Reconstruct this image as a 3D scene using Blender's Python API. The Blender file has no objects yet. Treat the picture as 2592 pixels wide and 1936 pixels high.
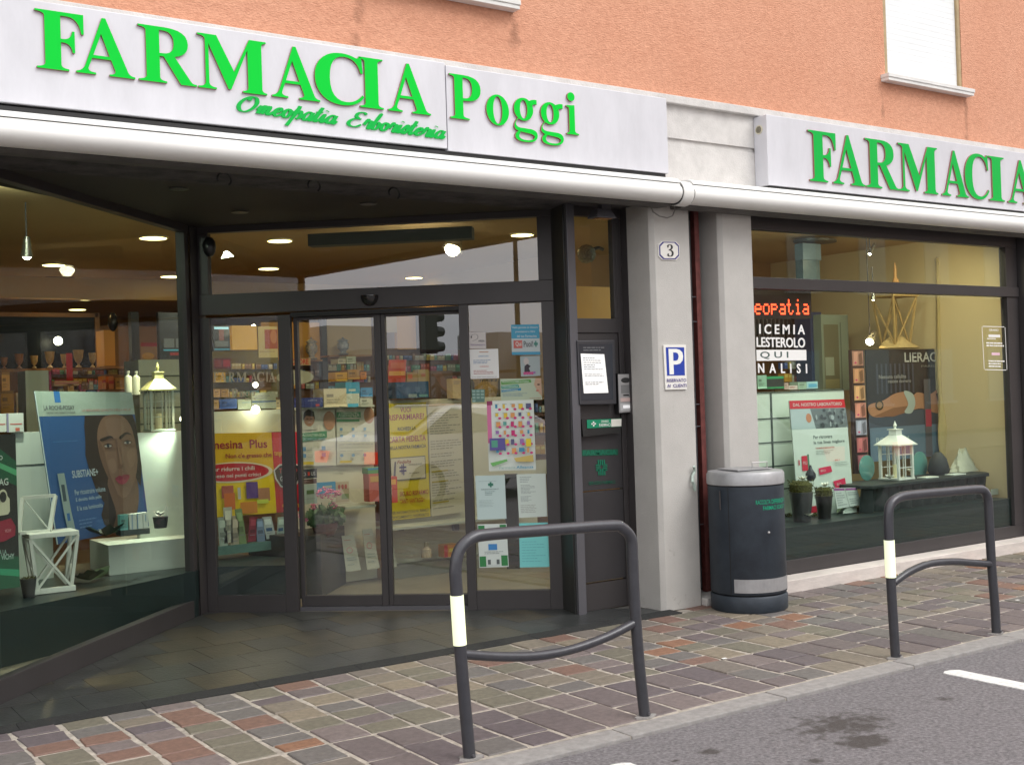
import bpy, bmesh, math, random
import numpy as np
from mathutils import Vector, Matrix
from mathutils.geometry import tessellate_polygon
random.seed(7)
sc = bpy.context.scene
col = sc.collection

# ------------------------------------------------------------------ camera, sky, sun, exposure
PW, PH, FPX = 2592.0, 1936.0, 2994.1
CX, CY = 1296.0, 968.0
YAW, PITCH, ROLL = math.radians(34.414), math.radians(.479), math.radians(-1.853)
CAM = np.array([0.0, -6.1853, 1.55])
_f = np.array([math.sin(YAW)*math.cos(PITCH), math.cos(YAW)*math.cos(PITCH), math.sin(PITCH)])
_r = np.array([math.cos(YAW), -math.sin(YAW), 0.0]); _u = np.cross(_r, _f)
RIGHT = _r*math.cos(ROLL)+_u*math.sin(ROLL); UP = -_r*math.sin(ROLL)+_u*math.cos(ROLL)
camd = bpy.data.cameras.new('camera'); cam = bpy.data.objects.new('camera', camd); col.objects.link(cam)
camd.sensor_width = 36.0; camd.lens = FPX/PW*36.0; camd.clip_end = 400.0; camd.clip_start = .05
m3 = Matrix(((RIGHT[0], UP[0], -_f[0]), (RIGHT[1], UP[1], -_f[1]), (RIGHT[2], UP[2], -_f[2])))
cam.matrix_world = Matrix.Translation(Vector(CAM)) @ m3.to_4x4()
sc.camera = cam

SUN_EL, SUN_ROT = math.radians(48), math.radians(150)
w = bpy.data.worlds.new('World'); sc.world = w; w.use_nodes = True
nt = w.node_tree; bg = nt.nodes['Background']
sky = nt.nodes.new('ShaderNodeTexSky'); sky.sky_type = 'NISHITA'; sky.sun_disc = False
sky.sun_elevation = SUN_EL; sky.sun_rotation = SUN_ROT; sky.dust_density = 6.0; sky.air_density = 1.4; sky.ozone_density = 1.0
hs = nt.nodes.new('ShaderNodeHueSaturation'); hs.inputs['Saturation'].default_value = .18
# overcast: a nearly even sheet of cloud over the sky
tcn = nt.nodes.new('ShaderNodeTexCoord'); cmp_ = nt.nodes.new('ShaderNodeMapping'); cmp_.inputs['Scale'].default_value = (1.6, 1.6, 5)
cn = nt.nodes.new('ShaderNodeTexNoise'); cn.inputs['Scale'].default_value = 1.5; cn.inputs['Detail'].default_value = 6
cr = nt.nodes.new('ShaderNodeValToRGB'); cr.color_ramp.elements[0].position = .3; cr.color_ramp.elements[1].position = .72
cr.color_ramp.elements[0].color = (8.2, 8.3, 8.8, 1); cr.color_ramp.elements[1].color = (13.5, 13.2, 12.9, 1)
mxs = nt.nodes.new('ShaderNodeMixRGB'); mxs.inputs[0].default_value = .85
nt.links.new(tcn.outputs['Generated'], cmp_.inputs[0]); nt.links.new(cmp_.outputs[0], cn.inputs['Vector']); nt.links.new(cn.outputs['Fac'], cr.inputs[0])
nt.links.new(sky.outputs[0], hs.inputs['Color']); nt.links.new(hs.outputs[0], mxs.inputs[1]); nt.links.new(cr.outputs[0], mxs.inputs[2])
nt.links.new(mxs.outputs[0], bg.inputs[0]); bg.inputs[1].default_value = .15
sund = bpy.data.lights.new('sun', 'SUN'); sund.energy = 1.3; sund.angle = math.radians(30); sund.color = (1, .97, .93)
sun = bpy.data.objects.new('sun', sund); col.objects.link(sun)
_sd = Vector((math.sin(SUN_ROT)*math.cos(SUN_EL), math.cos(SUN_ROT)*math.cos(SUN_EL), math.sin(SUN_EL)))
sun.rotation_euler = _sd.to_track_quat('Z', 'Y').to_euler()
sc.view_settings.view_transform = 'Standard'; sc.view_settings.look = 'None'
sc.view_settings.exposure = 0.22; sc.view_settings.gamma = 1.0
sc.render.engine = 'CYCLES'; sc.cycles.use_denoising = True
sc.cycles.max_bounces = 8; sc.cycles.transparent_max_bounces = 16; sc.cycles.glossy_bounces = 4
sc.cycles.sample_clamp_indirect = 6.0; sc.cycles.caustics_reflective = False; sc.cycles.caustics_refractive = False

# ------------------------------------------------------------------ geometry of the survey: photo pixel -> point on a real plane
def ray(x, y): return RIGHT*((x-CX)/FPX) - UP*((y-CY)/FPX) + _f
def onZ(x, y, z=0.0):
    r = ray(x, y); return CAM + r*((z-CAM[2])/r[2])
def onY(x, y, yy=0.0):
    r = ray(x, y); return CAM + r*((yy-CAM[1])/r[1])
def onL(x, y, p, d):
    r = ray(x, y); n = np.array([-d[1], d[0]]); t = ((np.array(p)-CAM[:2])@n)/(r[:2]@n); return CAM + r*t
class Frame:            # an upright wall plane: origin p, run direction d, n = metres towards the street
    def __init__(s, p, d, out):
        d = np.array(d, float); s.d = d/np.linalg.norm(d); n = np.array([s.d[1], -s.d[0]])
        s.n = n if n@np.array(out) > 0 else -n; s.p = np.array(p, float)
    def pt(s, u, n, z): q = s.p + s.d*u + s.n*n; return (q[0], q[1], z)
    def px(s, x, y, n=0.0):
        return onL(x, y, s.p+s.n*n, s.d)
    def uz(s, x, y, n=0.0):
        q = s.px(x, y, n); return float((q[:2]-s.p-s.n*n)@s.d), float(q[2])
    def off(s, n): return Frame(s.p+s.n*n, s.d, s.n)
def YF(y): return Frame((0, y), (1, 0), (0, -1))
FAC = YF(0)
DOOR = Frame((3.029, 2.275), (.751, -.66), (-1, -1))
WIN2 = Frame((2.975, 2.245), (.696, .718), (1, -1))       # u negative towards the left
CR = dict(c4=(0, 500, .2785), c5=(0, 900, .3994), c6=(480, 560, .3027), c7=(480, 960, .3631), c8=(900, 560, .3027),
          d1=(900, 960, .3631), d2=(1360, 480, .3511), d3=(1360, 1000, .3631), d4=(1780, 500, .3671), d5=(1780, 960, .3671),
          c1=(0, 0, .4069), c2=(850, 0, .4069), c3=(1692, 0, .4069), e2=(0, 1052, .2712), q=(0, 0, 1), v=(0, 0, 1.1718))
def K(c, x, y): a = CR[c]; return a[0]+x*a[2], a[1]+y*a[2]

# ------------------------------------------------------------------ materials
def mat(name, c, rough=.6, metal=0.0, var=0.0, vs=6.0, bump=0.0, bs=60.0, emit=0.0, ecol=None, spec=.5, coat=0.0, stretch=(1, 1, 1), c2=None):
    m = bpy.data.materials.get(name)
    if m: return m
    m = bpy.data.materials.new(name); m.use_nodes = True; t = m.node_tree; b = t.nodes['Principled BSDF']
    b.inputs['Base Color'].default_value = (*c, 1); b.inputs['Roughness'].default_value = rough; b.inputs['Metallic'].default_value = metal
    b.inputs['Specular IOR Level'].default_value = spec; b.inputs['Coat Weight'].default_value = coat
    if emit:
        b.inputs['Emission Color'].default_value = (*(ecol or c), 1); b.inputs['Emission Strength'].default_value = emit
    if var or bump:
        g = t.nodes.new('ShaderNodeNewGeometry'); mp = t.nodes.new('ShaderNodeMapping'); mp.inputs['Scale'].default_value = stretch
        t.links.new(g.outputs['Position'], mp.inputs[0])
    if var:
        n = t.nodes.new('ShaderNodeTexNoise'); n.inputs['Scale'].default_value = vs; n.inputs['Detail'].default_value = 6; n.inputs['Roughness'].default_value = .65
        t.links.new(mp.outputs[0], n.inputs['Vector'])
        r = t.nodes.new('ShaderNodeValToRGB'); r.color_ramp.elements[0].position = .3; r.color_ramp.elements[1].position = .7
        lo = c2 if c2 else tuple(x*(1-var) for x in c)
        r.color_ramp.elements[0].color = (*lo, 1); r.color_ramp.elements[1].color = (*[min(1, x*(1+var*.6)) for x in c], 1)
        t.links.new(n.outputs['Fac'], r.inputs[0]); t.links.new(r.outputs[0], b.inputs['Base Color'])
    if bump:
        n2 = t.nodes.new('ShaderNodeTexNoise'); n2.inputs['Scale'].default_value = bs; n2.inputs['Detail'].default_value = 4
        t.links.new(mp.outputs[0], n2.inputs['Vector'])
        bp = t.nodes.new('ShaderNodeBump'); bp.inputs['Strength'].default_value = bump; bp.inputs['Distance'].default_value = .01
        t.links.new(n2.outputs['Fac'], bp.inputs['Height']); t.links.new(bp.outputs[0], b.inputs['Normal'])
    return m
def glass_mat(name, ior=1.8, tint=(.93, .97, .94)):
    m = bpy.data.materials.new(name); m.use_nodes = True; t = m.node_tree; t.nodes.clear()
    o = t.nodes.new('ShaderNodeOutputMaterial'); mx = t.nodes.new('ShaderNodeMixShader'); tr = t.nodes.new('ShaderNodeBsdfTransparent')
    gl = t.nodes.new('ShaderNodeBsdfGlossy'); gl.inputs['Roughness'].default_value = .004; gl.inputs['Color'].default_value = (.95, .97, 1, 1)
    tr.inputs[0].default_value = (*tint, 1)
    f = t.nodes.new('ShaderNodeFresnel'); f.inputs[0].default_value = ior; g = t.nodes.new('ShaderNodeNewGeometry')
    mt = t.nodes.new('ShaderNodeMath'); mt.operation = 'SUBTRACT'; mt.inputs[0].default_value = 1.0
    mu = t.nodes.new('ShaderNodeMath'); mu.operation = 'MULTIPLY'
    t.links.new(g.outputs['Backfacing'], mt.inputs[1]); t.links.new(f.outputs[0], mu.inputs[0]); t.links.new(mt.outputs[0], mu.inputs[1])
    t.links.new(mu.outputs[0], mx.inputs[0]); t.links.new(tr.outputs[0], mx.inputs[1]); t.links.new(gl.outputs[0], mx.inputs[2]); t.links.new(mx.outputs[0], o.inputs[0])
    return m
GLASS = glass_mat('window_glass', 1.52); GLASS_D = glass_mat('door_glass', 2.25); GLASS_L = glass_mat('side_window_glass', 1.4)
CLEAR = glass_mat('clear_glass', 1.45, (.8, .9, .86))
FRAME = mat('bronze_aluminium', (.050, .045, .046), .45, .15, .12, 3)
FRAME2 = mat('grey_aluminium', (.105, .103, .115), .42, .2, .1, 3)
DARK = mat('dark_void', (.012, .012, .013), .6)
def flat(c, rough=.55): return mat('print_%d_%d_%d_%d' % (*[int(x*255) for x in c], int(rough*10)), c, rough)
WHITEP = (.78, .79, .76)
RED = (.55, .03, .04); YEL = (.80, .55, .02); GRN = (.02, .28, .12); BLU = (.02, .12, .40); BLK = (.02, .02, .022); GRY = (.3, .3, .3)

# ------------------------------------------------------------------ mesh builder
ORG = {}
class MB:
    def __init__(s): s.v = []; s.f = []; s.mi = []; s.ms = []
    def _m(s, m):
        if m not in s.ms: s.ms.append(m)
        return s.ms.index(m)
    def add(s, vs, fs, m):
        k = len(s.v); i = s._m(m); s.v += [tuple(map(float, p)) for p in vs]
        for f in fs: s.f.append(tuple(k+a for a in f)); s.mi.append(i)
        return s
    def hexa(s, b, t, m):      # bottom ring, top ring
        n = len(b); fs = [tuple(range(n))[::-1], tuple(range(n, 2*n))]
        for i in range(n): j = (i+1) % n; fs.append((i, j, n+j, n+i))
        return s.add(list(b)+list(t), fs, m)
    def box(s, x0, x1, y0, y1, z0, z1, m):
        r = [(x0, y0), (x1, y0), (x1, y1), (x0, y1)]
        return s.hexa([(a, b, z0) for a, b in r], [(a, b, z1) for a, b in r], m)
    def fbox(s, F, u0, u1, n0, n1, z0, z1, m):
        r = [(u0, n1), (u1, n1), (u1, n0), (u0, n0)]
        return s.hexa([F.pt(a, b, z0) for a, b in r], [F.pt(a, b, z1) for a, b in r], m)
    def slab(s, q, d, m):      # q: 4 corners (front face), d: thickness vector
        q = [np.array(p, float) for p in q]; d = np.array(d, float)
        return s.hexa([p for p in q], [p+d for p in q], m)
    def prism(s, ring, z0, z1, m):
        return s.hexa([(a, b, z0) for a, b in ring], [(a, b, z1) for a, b in ring], m)
    def lathe(s, c, prof, m, n=20, sx=1.0, sy=1.0, axis='z', cap=True, squash=None):
        vs = []; fs = []
        for r, h in prof:
            for i in range(n):
                a = 2*math.pi*i/n; x = r*math.cos(a)*sx; y = r*math.sin(a)*sy
                p = (x, y, h) if axis == 'z' else ((x, h, y) if axis == 'y' else (h, x, y))
                vs.append((c[0]+p[0], c[1]+p[1], c[2]+p[2]))
        for j in range(len(prof)-1):
            for i in range(n):
                k = (i+1) % n; fs.append((j*n+i, j*n+k, (j+1)*n+k, (j+1)*n+i))
        if cap: fs.append(tuple(range(n))[::-1]); fs.append(tuple(range((len(prof)-1)*n, len(prof)*n)))
        return s.add(vs, fs, m)
    def tube(s, pts, r, m, n=10, cap=True):
        P = [np.array(p, float) for p in pts]; R = r if hasattr(r, '__len__') else [r]*len(P)
        vs = []; fs = []; prev = None
        for i, p in enumerate(P):
            t = (P[min(i+1, len(P)-1)]-P[max(i-1, 0)]); t = t/(np.linalg.norm(t)+1e-9)
            if prev is None:
                a = np.array([0, 0, 1.]) if abs(t[2]) < .9 else np.array([1., 0, 0]); x = np.cross(t, a)
            else: x = prev - t*(prev@t)
            x = x/(np.linalg.norm(x)+1e-9); y = np.cross(t, x); prev = x
            for k in range(n):
                an = 2*math.pi*k/n; vs.append(p+(x*math.cos(an)+y*math.sin(an))*R[i])
        for j in range(len(P)-1):
            for k in range(n):
                l = (k+1) % n; fs.append((j*n+k, j*n+l, (j+1)*n+l, (j+1)*n+k))
        if cap: fs.append(tuple(range(n))[::-1]); fs.append(tuple(range((len(P)-1)*n, len(P)*n)))
        return s.add(vs, fs, m)
    def ball(s, c, r, m, n=10, sz=1.0):
        pr = [(max(1e-3, r*math.sin(math.pi*i/6)), -r*sz*math.cos(math.pi*i/6)) for i in range(7)]
        return s.lathe(c, pr, m, n)
    def beam(s, a, b, w_, m):   # square bar
        a = np.array(a, float); b = np.array(b, float); t = b-a; t /= np.linalg.norm(t)
        x = np.cross(t, (0, 0, 1.)) if abs(t[2]) < .95 else np.cross(t, (0, 1., 0)); x /= np.linalg.norm(x); y = np.cross(t, x); h = w_/2
        o = [(-h, -h), (h, -h), (h, h), (-h, h)]
        return s.hexa([a+x*p+y*q for p, q in o], [b+x*p+y*q for p, q in o], m)
    def build(s, name, parent=None, smooth=False, bevel=0, recalc=True, kind=None):
        me = bpy.data.meshes.new(name)
        V = np.array(s.v)
        if parent is not None: org = ORG[parent.name]
        else: org = np.array([(V[:, 0].min()+V[:, 0].max())/2, (V[:, 1].min()+V[:, 1].max())/2, V[:, 2].min()])
        me.from_pydata([tuple(p-org) for p in V], [], s.f)
        for m in s.ms: me.materials.append(m)
        me.polygons.foreach_set('material_index', s.mi)
        if recalc or bevel:
            bm = bmesh.new(); bm.from_mesh(me)
            if recalc: bmesh.ops.recalc_face_normals(bm, faces=bm.faces)
            if bevel:
                bmesh.ops.bevel(bm, geom=[e for e in bm.edges if len(e.link_faces) == 2 and e.calc_face_angle(0) > .5], offset=bevel, segments=2, affect='EDGES', profile=.6, clamp_overlap=True)
            bm.to_mesh(me); bm.free()
        if smooth:
            me.polygons.foreach_set('use_smooth', [True]*len(me.polygons))
            try: me.set_sharp_from_angle(angle=math.radians(40))
            except Exception: pass
        o = bpy.data.objects.new(name, me); col.objects.link(o); ORG[o.name] = org
        if parent is not None: o.parent = parent
        else: o.location = org
        if kind: o['kind'] = kind
        return o
def thing(name, label, cat, loc, group=None):
    o = bpy.data.objects.new(name, None); col.objects.link(o); o.location = tuple(map(float, loc)); o.empty_display_size = .1
    ORG[o.name] = np.array(loc, float); return tag(o, label, cat, group)
def tag(o, label, cat, group=None):
    o['label'] = label; o['category'] = cat
    if group: o['group'] = group
    return o
def struct(name, mb, **k):
    o = mb.build(name, **k); o['kind'] = 'structure'; return o

# ------------------------------------------------------------------ flat print on a sheet: mapped onto four world corners
_tc = {}
def text_mesh(body, font_shear=0.0):
    k = (body, font_shear)
    if k in _tc: return _tc[k]
    c = bpy.data.curves.new('t', 'FONT'); c.body = body; c.resolution_u = 3; c.shear = font_shear; c.offset = .016
    o = bpy.data.objects.new('t', c); col.objects.link(o)
    me = o.to_mesh(); vs = [(v.co.x, v.co.y) for v in me.vertices]; fs = [tuple(p.vertices) for p in me.polygons]
    o.to_mesh_clear(); bpy.data.objects.remove(o); bpy.data.curves.remove(c)
    xs = [v[0] for v in vs]; ys = [v[1] for v in vs]; x0, x1, y0, y1 = min(xs), max(xs), min(ys), max(ys)
    # cap box: use 0..0.7 for height so that accents/descenders stay in proportion
    _tc[k] = ([((x-x0)/(x1-x0), (y-y0)/max(1e-6, y1-y0)) for x, y in vs], fs); return _tc[k]
class Print:
    """u right 0..1, v down 0..1 over the quad TL,TR,BR,BL"""
    def __init__(s, quad, step=.0009, first=.0012):
        if isinstance(quad, Print): quad = quad.q
        s.q = [np.array(p, float) for p in quad]; n = np.cross(s.q[1]-s.q[0], s.q[3]-s.q[0]); n /= np.linalg.norm(n)
        if n@(CAM-s.q[0]) < 0: n = -n
        s.n = n; s.step = step; s.lv = 0; s.first = first; s.mb = MB()
    def P(s, u, v, lv):
        a, b, c, d = s.q; return (a*(1-u)+b*u)*(1-v)+(d*(1-u)+c*u)*v+s.n*(s.first+lv*s.step)
    def poly(s, pts, c, rough=.55, m=None):
        tri = tessellate_polygon([[Vector((a, b, 0)) for a, b in pts]])
        s.mb.add([s.P(a, b, s.lv) for a, b in pts], [t for t in tri], m or flat(c, rough)); s.lv += 1; return s
    def rect(s, u0, v0, u1, v1, c, m=None, rough=.55):
        s.mb.add([s.P(u0, v0, s.lv), s.P(u1, v0, s.lv), s.P(u1, v1, s.lv), s.P(u0, v1, s.lv)], [(0, 1, 2, 3)], m or flat(c, rough)); s.lv += 1; return s
    def rects(s, L, c):
        for r in L: s.mb.add([s.P(r[0], r[1], s.lv), s.P(r[2], r[1], s.lv), s.P(r[2], r[3], s.lv), s.P(r[0], r[3], s.lv)], [(0, 1, 2, 3)], flat(c))
        s.lv += 1; return s
    def blob(s, pts, c, n=5):
        N = len(pts); out = []
        for i in range(N):
            p0, p1, p2, p3 = pts[i-1], pts[i], pts[(i+1) % N], pts[(i+2) % N]
            for j in range(n):
                t = j/n; out.append(tuple(.5*(2*p1[k]+(p2[k]-p0[k])*t+(2*p0[k]-5*p1[k]+4*p2[k]-p3[k])*t*t+(3*p1[k]-p0[k]-3*p2[k]+p3[k])*t**3) for k in (0, 1)))
        return s.poly(out, c)
    def ell(s, cu, cv, ru, rv, c, n=24, a0=0, a1=2*math.pi, rot=0):
        pts = [(cu+ru*math.cos(a0+(a1-a0)*i/n), cv+rv*math.sin(a0+(a1-a0)*i/n)) for i in range(n)]
        return s.poly(pts, c)
    def text(s, body, u0, v0, u1, v1, c, shear=0.0, m=None, lift=0.0):
        vs, fs = text_mesh(body, shear)
        s.mb.add([s.P(u0+(u1-u0)*x, v1+(v0-v1)*y, s.lv)+s.n*lift for x, y in vs], fs, m or flat(c)); s.lv += 1; return s
    def lines(s, u0, v0, u1, v1, n, c=(.25, .25, .27), seed=1, th=.35):
        rr = random.Random(seed); L = []
        h = (v1-v0)/n
        for i in range(n):
            if rr.random() < .12: continue
            x = u0
            end = u0+(u1-u0)*rr.uniform(.55, 1)
            while x < end-.02*(u1-u0):
                wd = (u1-u0)*rr.uniform(.06, .2); L.append((x, v0+i*h+h*.3, min(end, x+wd), v0+i*h+h*(.3+th))); x += wd+(u1-u0)*.025
        return s.rects(L, c)
    def build(s, name, parent, kind=None): return s.mb.build(name, parent, recalc=False, kind=kind)
def quad(F, c, pts, n=0.0): return [F.px(*K(c, *p), n) for p in pts]
def rectq(F, c, x0, y0, x1, y1, n=0.0):   # upright rectangle through the pixel box (left/right centre), true vertical sides
    xm0 = F.uz(*K(c, x0, (y0+y1)/2), n); xm1 = F.uz(*K(c, x1, (y0+y1)/2), n)
    zt = (F.uz(*K(c, x0, y0), n)[1]+F.uz(*K(c, x1, y0), n)[1])/2; zb = (F.uz(*K(c, x0, y1), n)[1]+F.uz(*K(c, x1, y1), n)[1])/2
    return [np.array(F.pt(xm0[0], n, zt)), np.array(F.pt(xm1[0], n, zt)), np.array(F.pt(xm1[0], n, zb)), np.array(F.pt(xm0[0], n, zb))]
def sheet(name, label, cat, q, base, th=.003, group=None, rough=.5, frame=None):
    """a thin board facing the street with a print child"""
    n = np.cross(q[1]-q[0], q[3]-q[0]); n /= np.linalg.norm(n)
    if n@(CAM-q[0]) < 0: n = -n
    mb = MB().slab(q, -n*th, flat(base, rough)); o = mb.build(name); tag(o, label, cat, group); return o, Print(q)
def pbox(F, c, x0, y0, x1, y1, dep, m, name, label=None, cat='box', group=None, n=0.0, parent=None, bevel=0, build=True):
    """upright box whose front face fills a pixel box on plane F"""
    q = rectq(F, c, x0, y0, x1, y1, n); d = np.append(-F.n*dep, 0)
    mb = MB().slab(q, d, m)
    if not build: return mb, q
    o = mb.build(name, parent, bevel=bevel)
    if parent is None and label: tag(o, label, cat, group)
    return o, q

# ================================================================== SETTING
ASPH = mat('asphalt', (.205, .192, .200), .85, 0, .55, 55, .8, 260)
t = ASPH.node_tree; b = t.nodes['Principled BSDF']   # oil drips on the parking bay
def stain_mix(m, centres, colr, nscale=7.0, fac=.8):
    t = m.node_tree; b = t.nodes['Principled BSDF']; src = b.inputs['Base Color'].links[0].from_socket
    g = t.nodes.new('ShaderNodeNewGeometry'); acc = None
    n = t.nodes.new('ShaderNodeTexNoise'); n.inputs['Scale'].default_value = nscale; n.inputs['Detail'].default_value = 5
    t.links.new(g.outputs['Position'], n.inputs['Vector'])
    for c, s, k in centres:
        mp = t.nodes.new('ShaderNodeMapping'); mp.vector_type = 'POINT'
        mp.inputs['Scale'].default_value = [1/x for x in s]; mp.inputs['Location'].default_value = [-a/x for a, x in zip(c, s)]
        t.links.new(g.outputs['Position'], mp.inputs[0])
        ln = t.nodes.new('ShaderNodeVectorMath'); ln.operation = 'LENGTH'; t.links.new(mp.outputs[0], ln.inputs[0])
        mr = t.nodes.new('ShaderNodeMapRange'); mr.inputs[1].default_value = 0; mr.inputs[2].default_value = 1; mr.inputs[3].default_value = k; mr.inputs[4].default_value = 0
        t.links.new(ln.outputs['Value'], mr.inputs[0])
        if acc is None: acc = mr.outputs[0]
        else:
            mm = t.nodes.new('ShaderNodeMath'); mm.operation = 'MAXIMUM'; t.links.new(acc, mm.inputs[0]); t.links.new(mr.outputs[0], mm.inputs[1]); acc = mm.outputs[0]
    ad = t.nodes.new('ShaderNodeMath'); ad.operation = 'MULTIPLY_ADD'; ad.inputs[1].default_value = 1.6; ad.inputs[2].default_value = -1.05
    t.links.new(n.outputs['Fac'], ad.inputs[0])
    ad2 = t.nodes.new('ShaderNodeMath'); ad2.operation = 'ADD'; t.links.new(ad.outputs[0], ad2.inputs[0]); t.links.new(acc, ad2.inputs[1])
    ml = t.nodes.new('ShaderNodeMapRange'); ml.inputs[1].default_value = .15; ml.inputs[2].default_value = .55; ml.inputs[3].default_value = 0; ml.inputs[4].default_value = fac
    t.links.new(ad2.outputs[0], ml.inputs[0])
    mc = t.nodes.new('ShaderNodeMixRGB'); t.links.new(ml.outputs[0], mc.inputs[0]); t.links.new(src, mc.inputs[1]); mc.inputs[2].default_value = (*colr, 1)
    t.links.new(mc.outputs[0], b.inputs['Base Color'])
_oc = onZ(2125, 1822); _o2 = onZ(2190, 1862)
stain_mix(ASPH, [((_oc[0], _oc[1], 0), (.50, .34, 1), 1.0), ((_o2[0], _o2[1], 0), (.25, .14, 1), 1.2), ((3.55, -2.42, 0), (.1, .08, 1), .8), ((3.78, -2.8, 0), (.12, .06, 1), .9), ((5.0, -2.55, 0), (.1, .06, 1), .9), ((3.35, -2.42, 0), (.05, .03, 1), .9)], (.045, .036, .030), 16)
struct('ground', MB().box(-60, 90, -90, 60, -.35, -.2, mat('earth', (.12, .11, .09), .9, 0, .2, 2)))
struct('road', MB().box(-40, 60, -9.2, -2.075, -.2, -.022, ASPH))
ROADPAINT = mat('road_paint', (.72, .72, .70), .7, 0, .25, 45, .3, 200)
for i, (xx, ys) in enumerate(((3.12, -2.31), (5.485, -2.235), (7.9, -2.25))):
    mb = MB(); rr = random.Random(i)
    L = [(xx-.058+rr.uniform(-.006, .006), ys-.01), (xx-.02, ys+.012), (xx+.03, ys+.004), (xx+.06, ys-.02)]
    mb.prism([(xx-.06, -6.5), (xx+.06, -6.5)]+L[::-1], -.022, -.017, ROADPAINT)
    o = mb.build('parking_line'); o['kind'] = 'structure'
struct('far_pavement', MB().box(-40, 60, -13.2, -9.2, -.2, .02, mat('far_paving', (.25, .24, .23), .8, 0, .2, 3)))
# --- kerb of single stones
MORT = mat('mortar', (.43, .385, .33), .9, 0, .45, 18, .6, 150)
KERB = mat('kerb_stone', (.30, .285, .275), .8, 0, .25, 18, .5, 160)
kr = struct('kerb', MB().box(-12, 22, -2.073, -1.935, -.2, -.008, MORT))
x = -11.6
while x < 21:
    mb = MB().box(x+.004, x+.996, -2.078, -1.932, -.19, -.002+random.uniform(-.002, .002), KERB); mb.build('kerb_slab', kr, bevel=.006); x += 1.0
# --- pavement of single porphyry stones
pv = struct('pavement', MB().box(-12, 22, -1.932, .25, -.2, -.0045, MORT))
SC = [(.150, .122, .122), (.175, .15, .130), (.20, .170, .135), (.150, .137, .130), (.235, .195, .145), (.195, .115, .09), (.25, .130, .080), (.165, .150, .115), (.128, .105, .112), (.185, .150, .145)]
SM = [mat('porphyry_%d' % i, c, .62, 0, .28, 30, .35, 140, c2=tuple(v*.72 for v in c)) for i, c in enumerate(SC)]
stones = []
def stone_mb(x0, x1, y0, y1, rr, mm):
    j = lambda: rr.uniform(-.007, .007)
    h = rr.uniform(-.001, .003); tl = rr.uniform(-.0015, .0015)
    r = [(x0+j(), y0+j()), (x1+j(), y0+j()), (x1+j(), y1+j()), (x0+j(), y1+j())]
    cx_, cy_ = (x0+x1)/2, (y0+y1)/2
    mid = [((a[0]+b[0])/2+rr.uniform(-.004, .004), (a[1]+b[1])/2+rr.uniform(-.004, .004)) for a, b in zip(r, r[1:]+r[:1])]
    ring = [p for k in zip(r, mid) for p in k]
    top = [(cx_+(a-cx_)*.965, cy_+(b_-cy_)*.965, h+tl*(1 if a > cx_ else -1)) for a, b_ in ring]
    low = [(a, b_, h-.0035) for a, b_ in ring]; bot = [(a, b_, -.03) for a, b_ in ring]
    mb = MB(); n = len(ring); vs = bot+low+top
    fs = [tuple(range(2*n, 3*n))]
    for k in range(2):
        for i in range(n): q = (i+1) % n; fs.append((k*n+i, k*n+q, (k+1)*n+q, (k+1)*n+i))
    return mb.add(vs, fs, mm)
rr = random.Random(11); cw = .2225
far = MB()
for ci in range(-20, 60):
    x0 = 1.41+cw*ci; x1 = x0+cw-.019
    ytop = -.112 if x0 < 5.5 else (-.085 if x0 > 6.3 else .1)
    for zone, (ya, yb, l0, l1, pal, wts) in enumerate(((ytop, -1.288,   .13, .225, (0, 1, 2, 3, 4, 5, 6, 7, 8, 9), (3, 3, 2.4, 3, 1.2, 1.6, .8, 3, 1.5, 2)), (-1.300, -1.925, .17, .38, (0, 8, 3, 1, 9, 2), (4, 4, 2, 1.5, 2, .8)))):
        y = ya
        while y > yb+.02:
            l = rr.uniform(l0, l1)
            if y-l < yb+.09: l = y-yb
            mm = SM[rr.choices(pal, wts)[0]]
            xa, xb = x0+.0055, x1
            if zone == 0 and rr.random() < .04 and l > .15:
                pass
            cxm, cym = (xa+xb)/2, y-l/2
            dist = math.hypot(cxm-CAM[0], cym-CAM[1])
            v = np.array([cxm, cym, 0])-CAM; dep = v@_f
            sx = (v@RIGHT)/max(.1, dep)*FPX+CX; sy = CY-(v@UP)/max(.1, dep)*FPX
            inside = dep > .5 and -60 < sx < PW+60 and sy < PH+60
            stones.append((0 if inside else 1, dist, xa, xb, y-l+.0165, y, mm)); y -= l
stones.sort(key=lambda s: (s[0], s[1]))
npart = 0
for s in stones:
    if s[1] > 16: continue
    mbs = stone_mb(s[2], s[3], s[4], s[5], rr, s[6])
    if s[0] == 0 and npart < 298: mbs.build('stone', pv, recalc=False); npart += 1
    else: far.add(mbs.v, mbs.f, s[6])
far.build('stone_mass', pv, recalc=False, kind='stuff')
# --- doorstep of slate tiles
SL1 = mat('slate', (.038, .040, .040), .36, 0, .4, 5, .25, 60, c2=(.022, .024, .024)); SL2 = mat('slate_rough', (.020, .021, .021), .8, 0, .4, 40, 1.0, 120)
SL3 = mat('slate_brown', (.052, .045, .032), .36, 0, .4, 5, .25, 60, c2=(.028, .027, .022))
ds = struct('doorstep', MB().prism([(.6, .0), (5.50, .0), (5.50, .38), (4.99, .6), (2.98, 2.35), (.6, .0)][:5], -.03, .004, mat('slate_joint', (.11, .105, .095), .9)))
def clip_poly(P, a, b, c):   # keep a*x+b*y<=c
    out = []
    for i in range(len(P)):
        p, q = P[i], P[(i+1) % len(P)]; dp = a*p[0]+b*p[1]-c; dq = a*q[0]+b*q[1]-c
        if dp <= 0: out.append(p)
        if dp*dq < 0: tt = dp/(dp-dq); out.append((p[0]+(q[0]-p[0])*tt, p[1]+(q[1]-p[1])*tt))
    return out
wn = (-.718, .696); dn = (.66, .751)
xt = .66; k = 0
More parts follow.
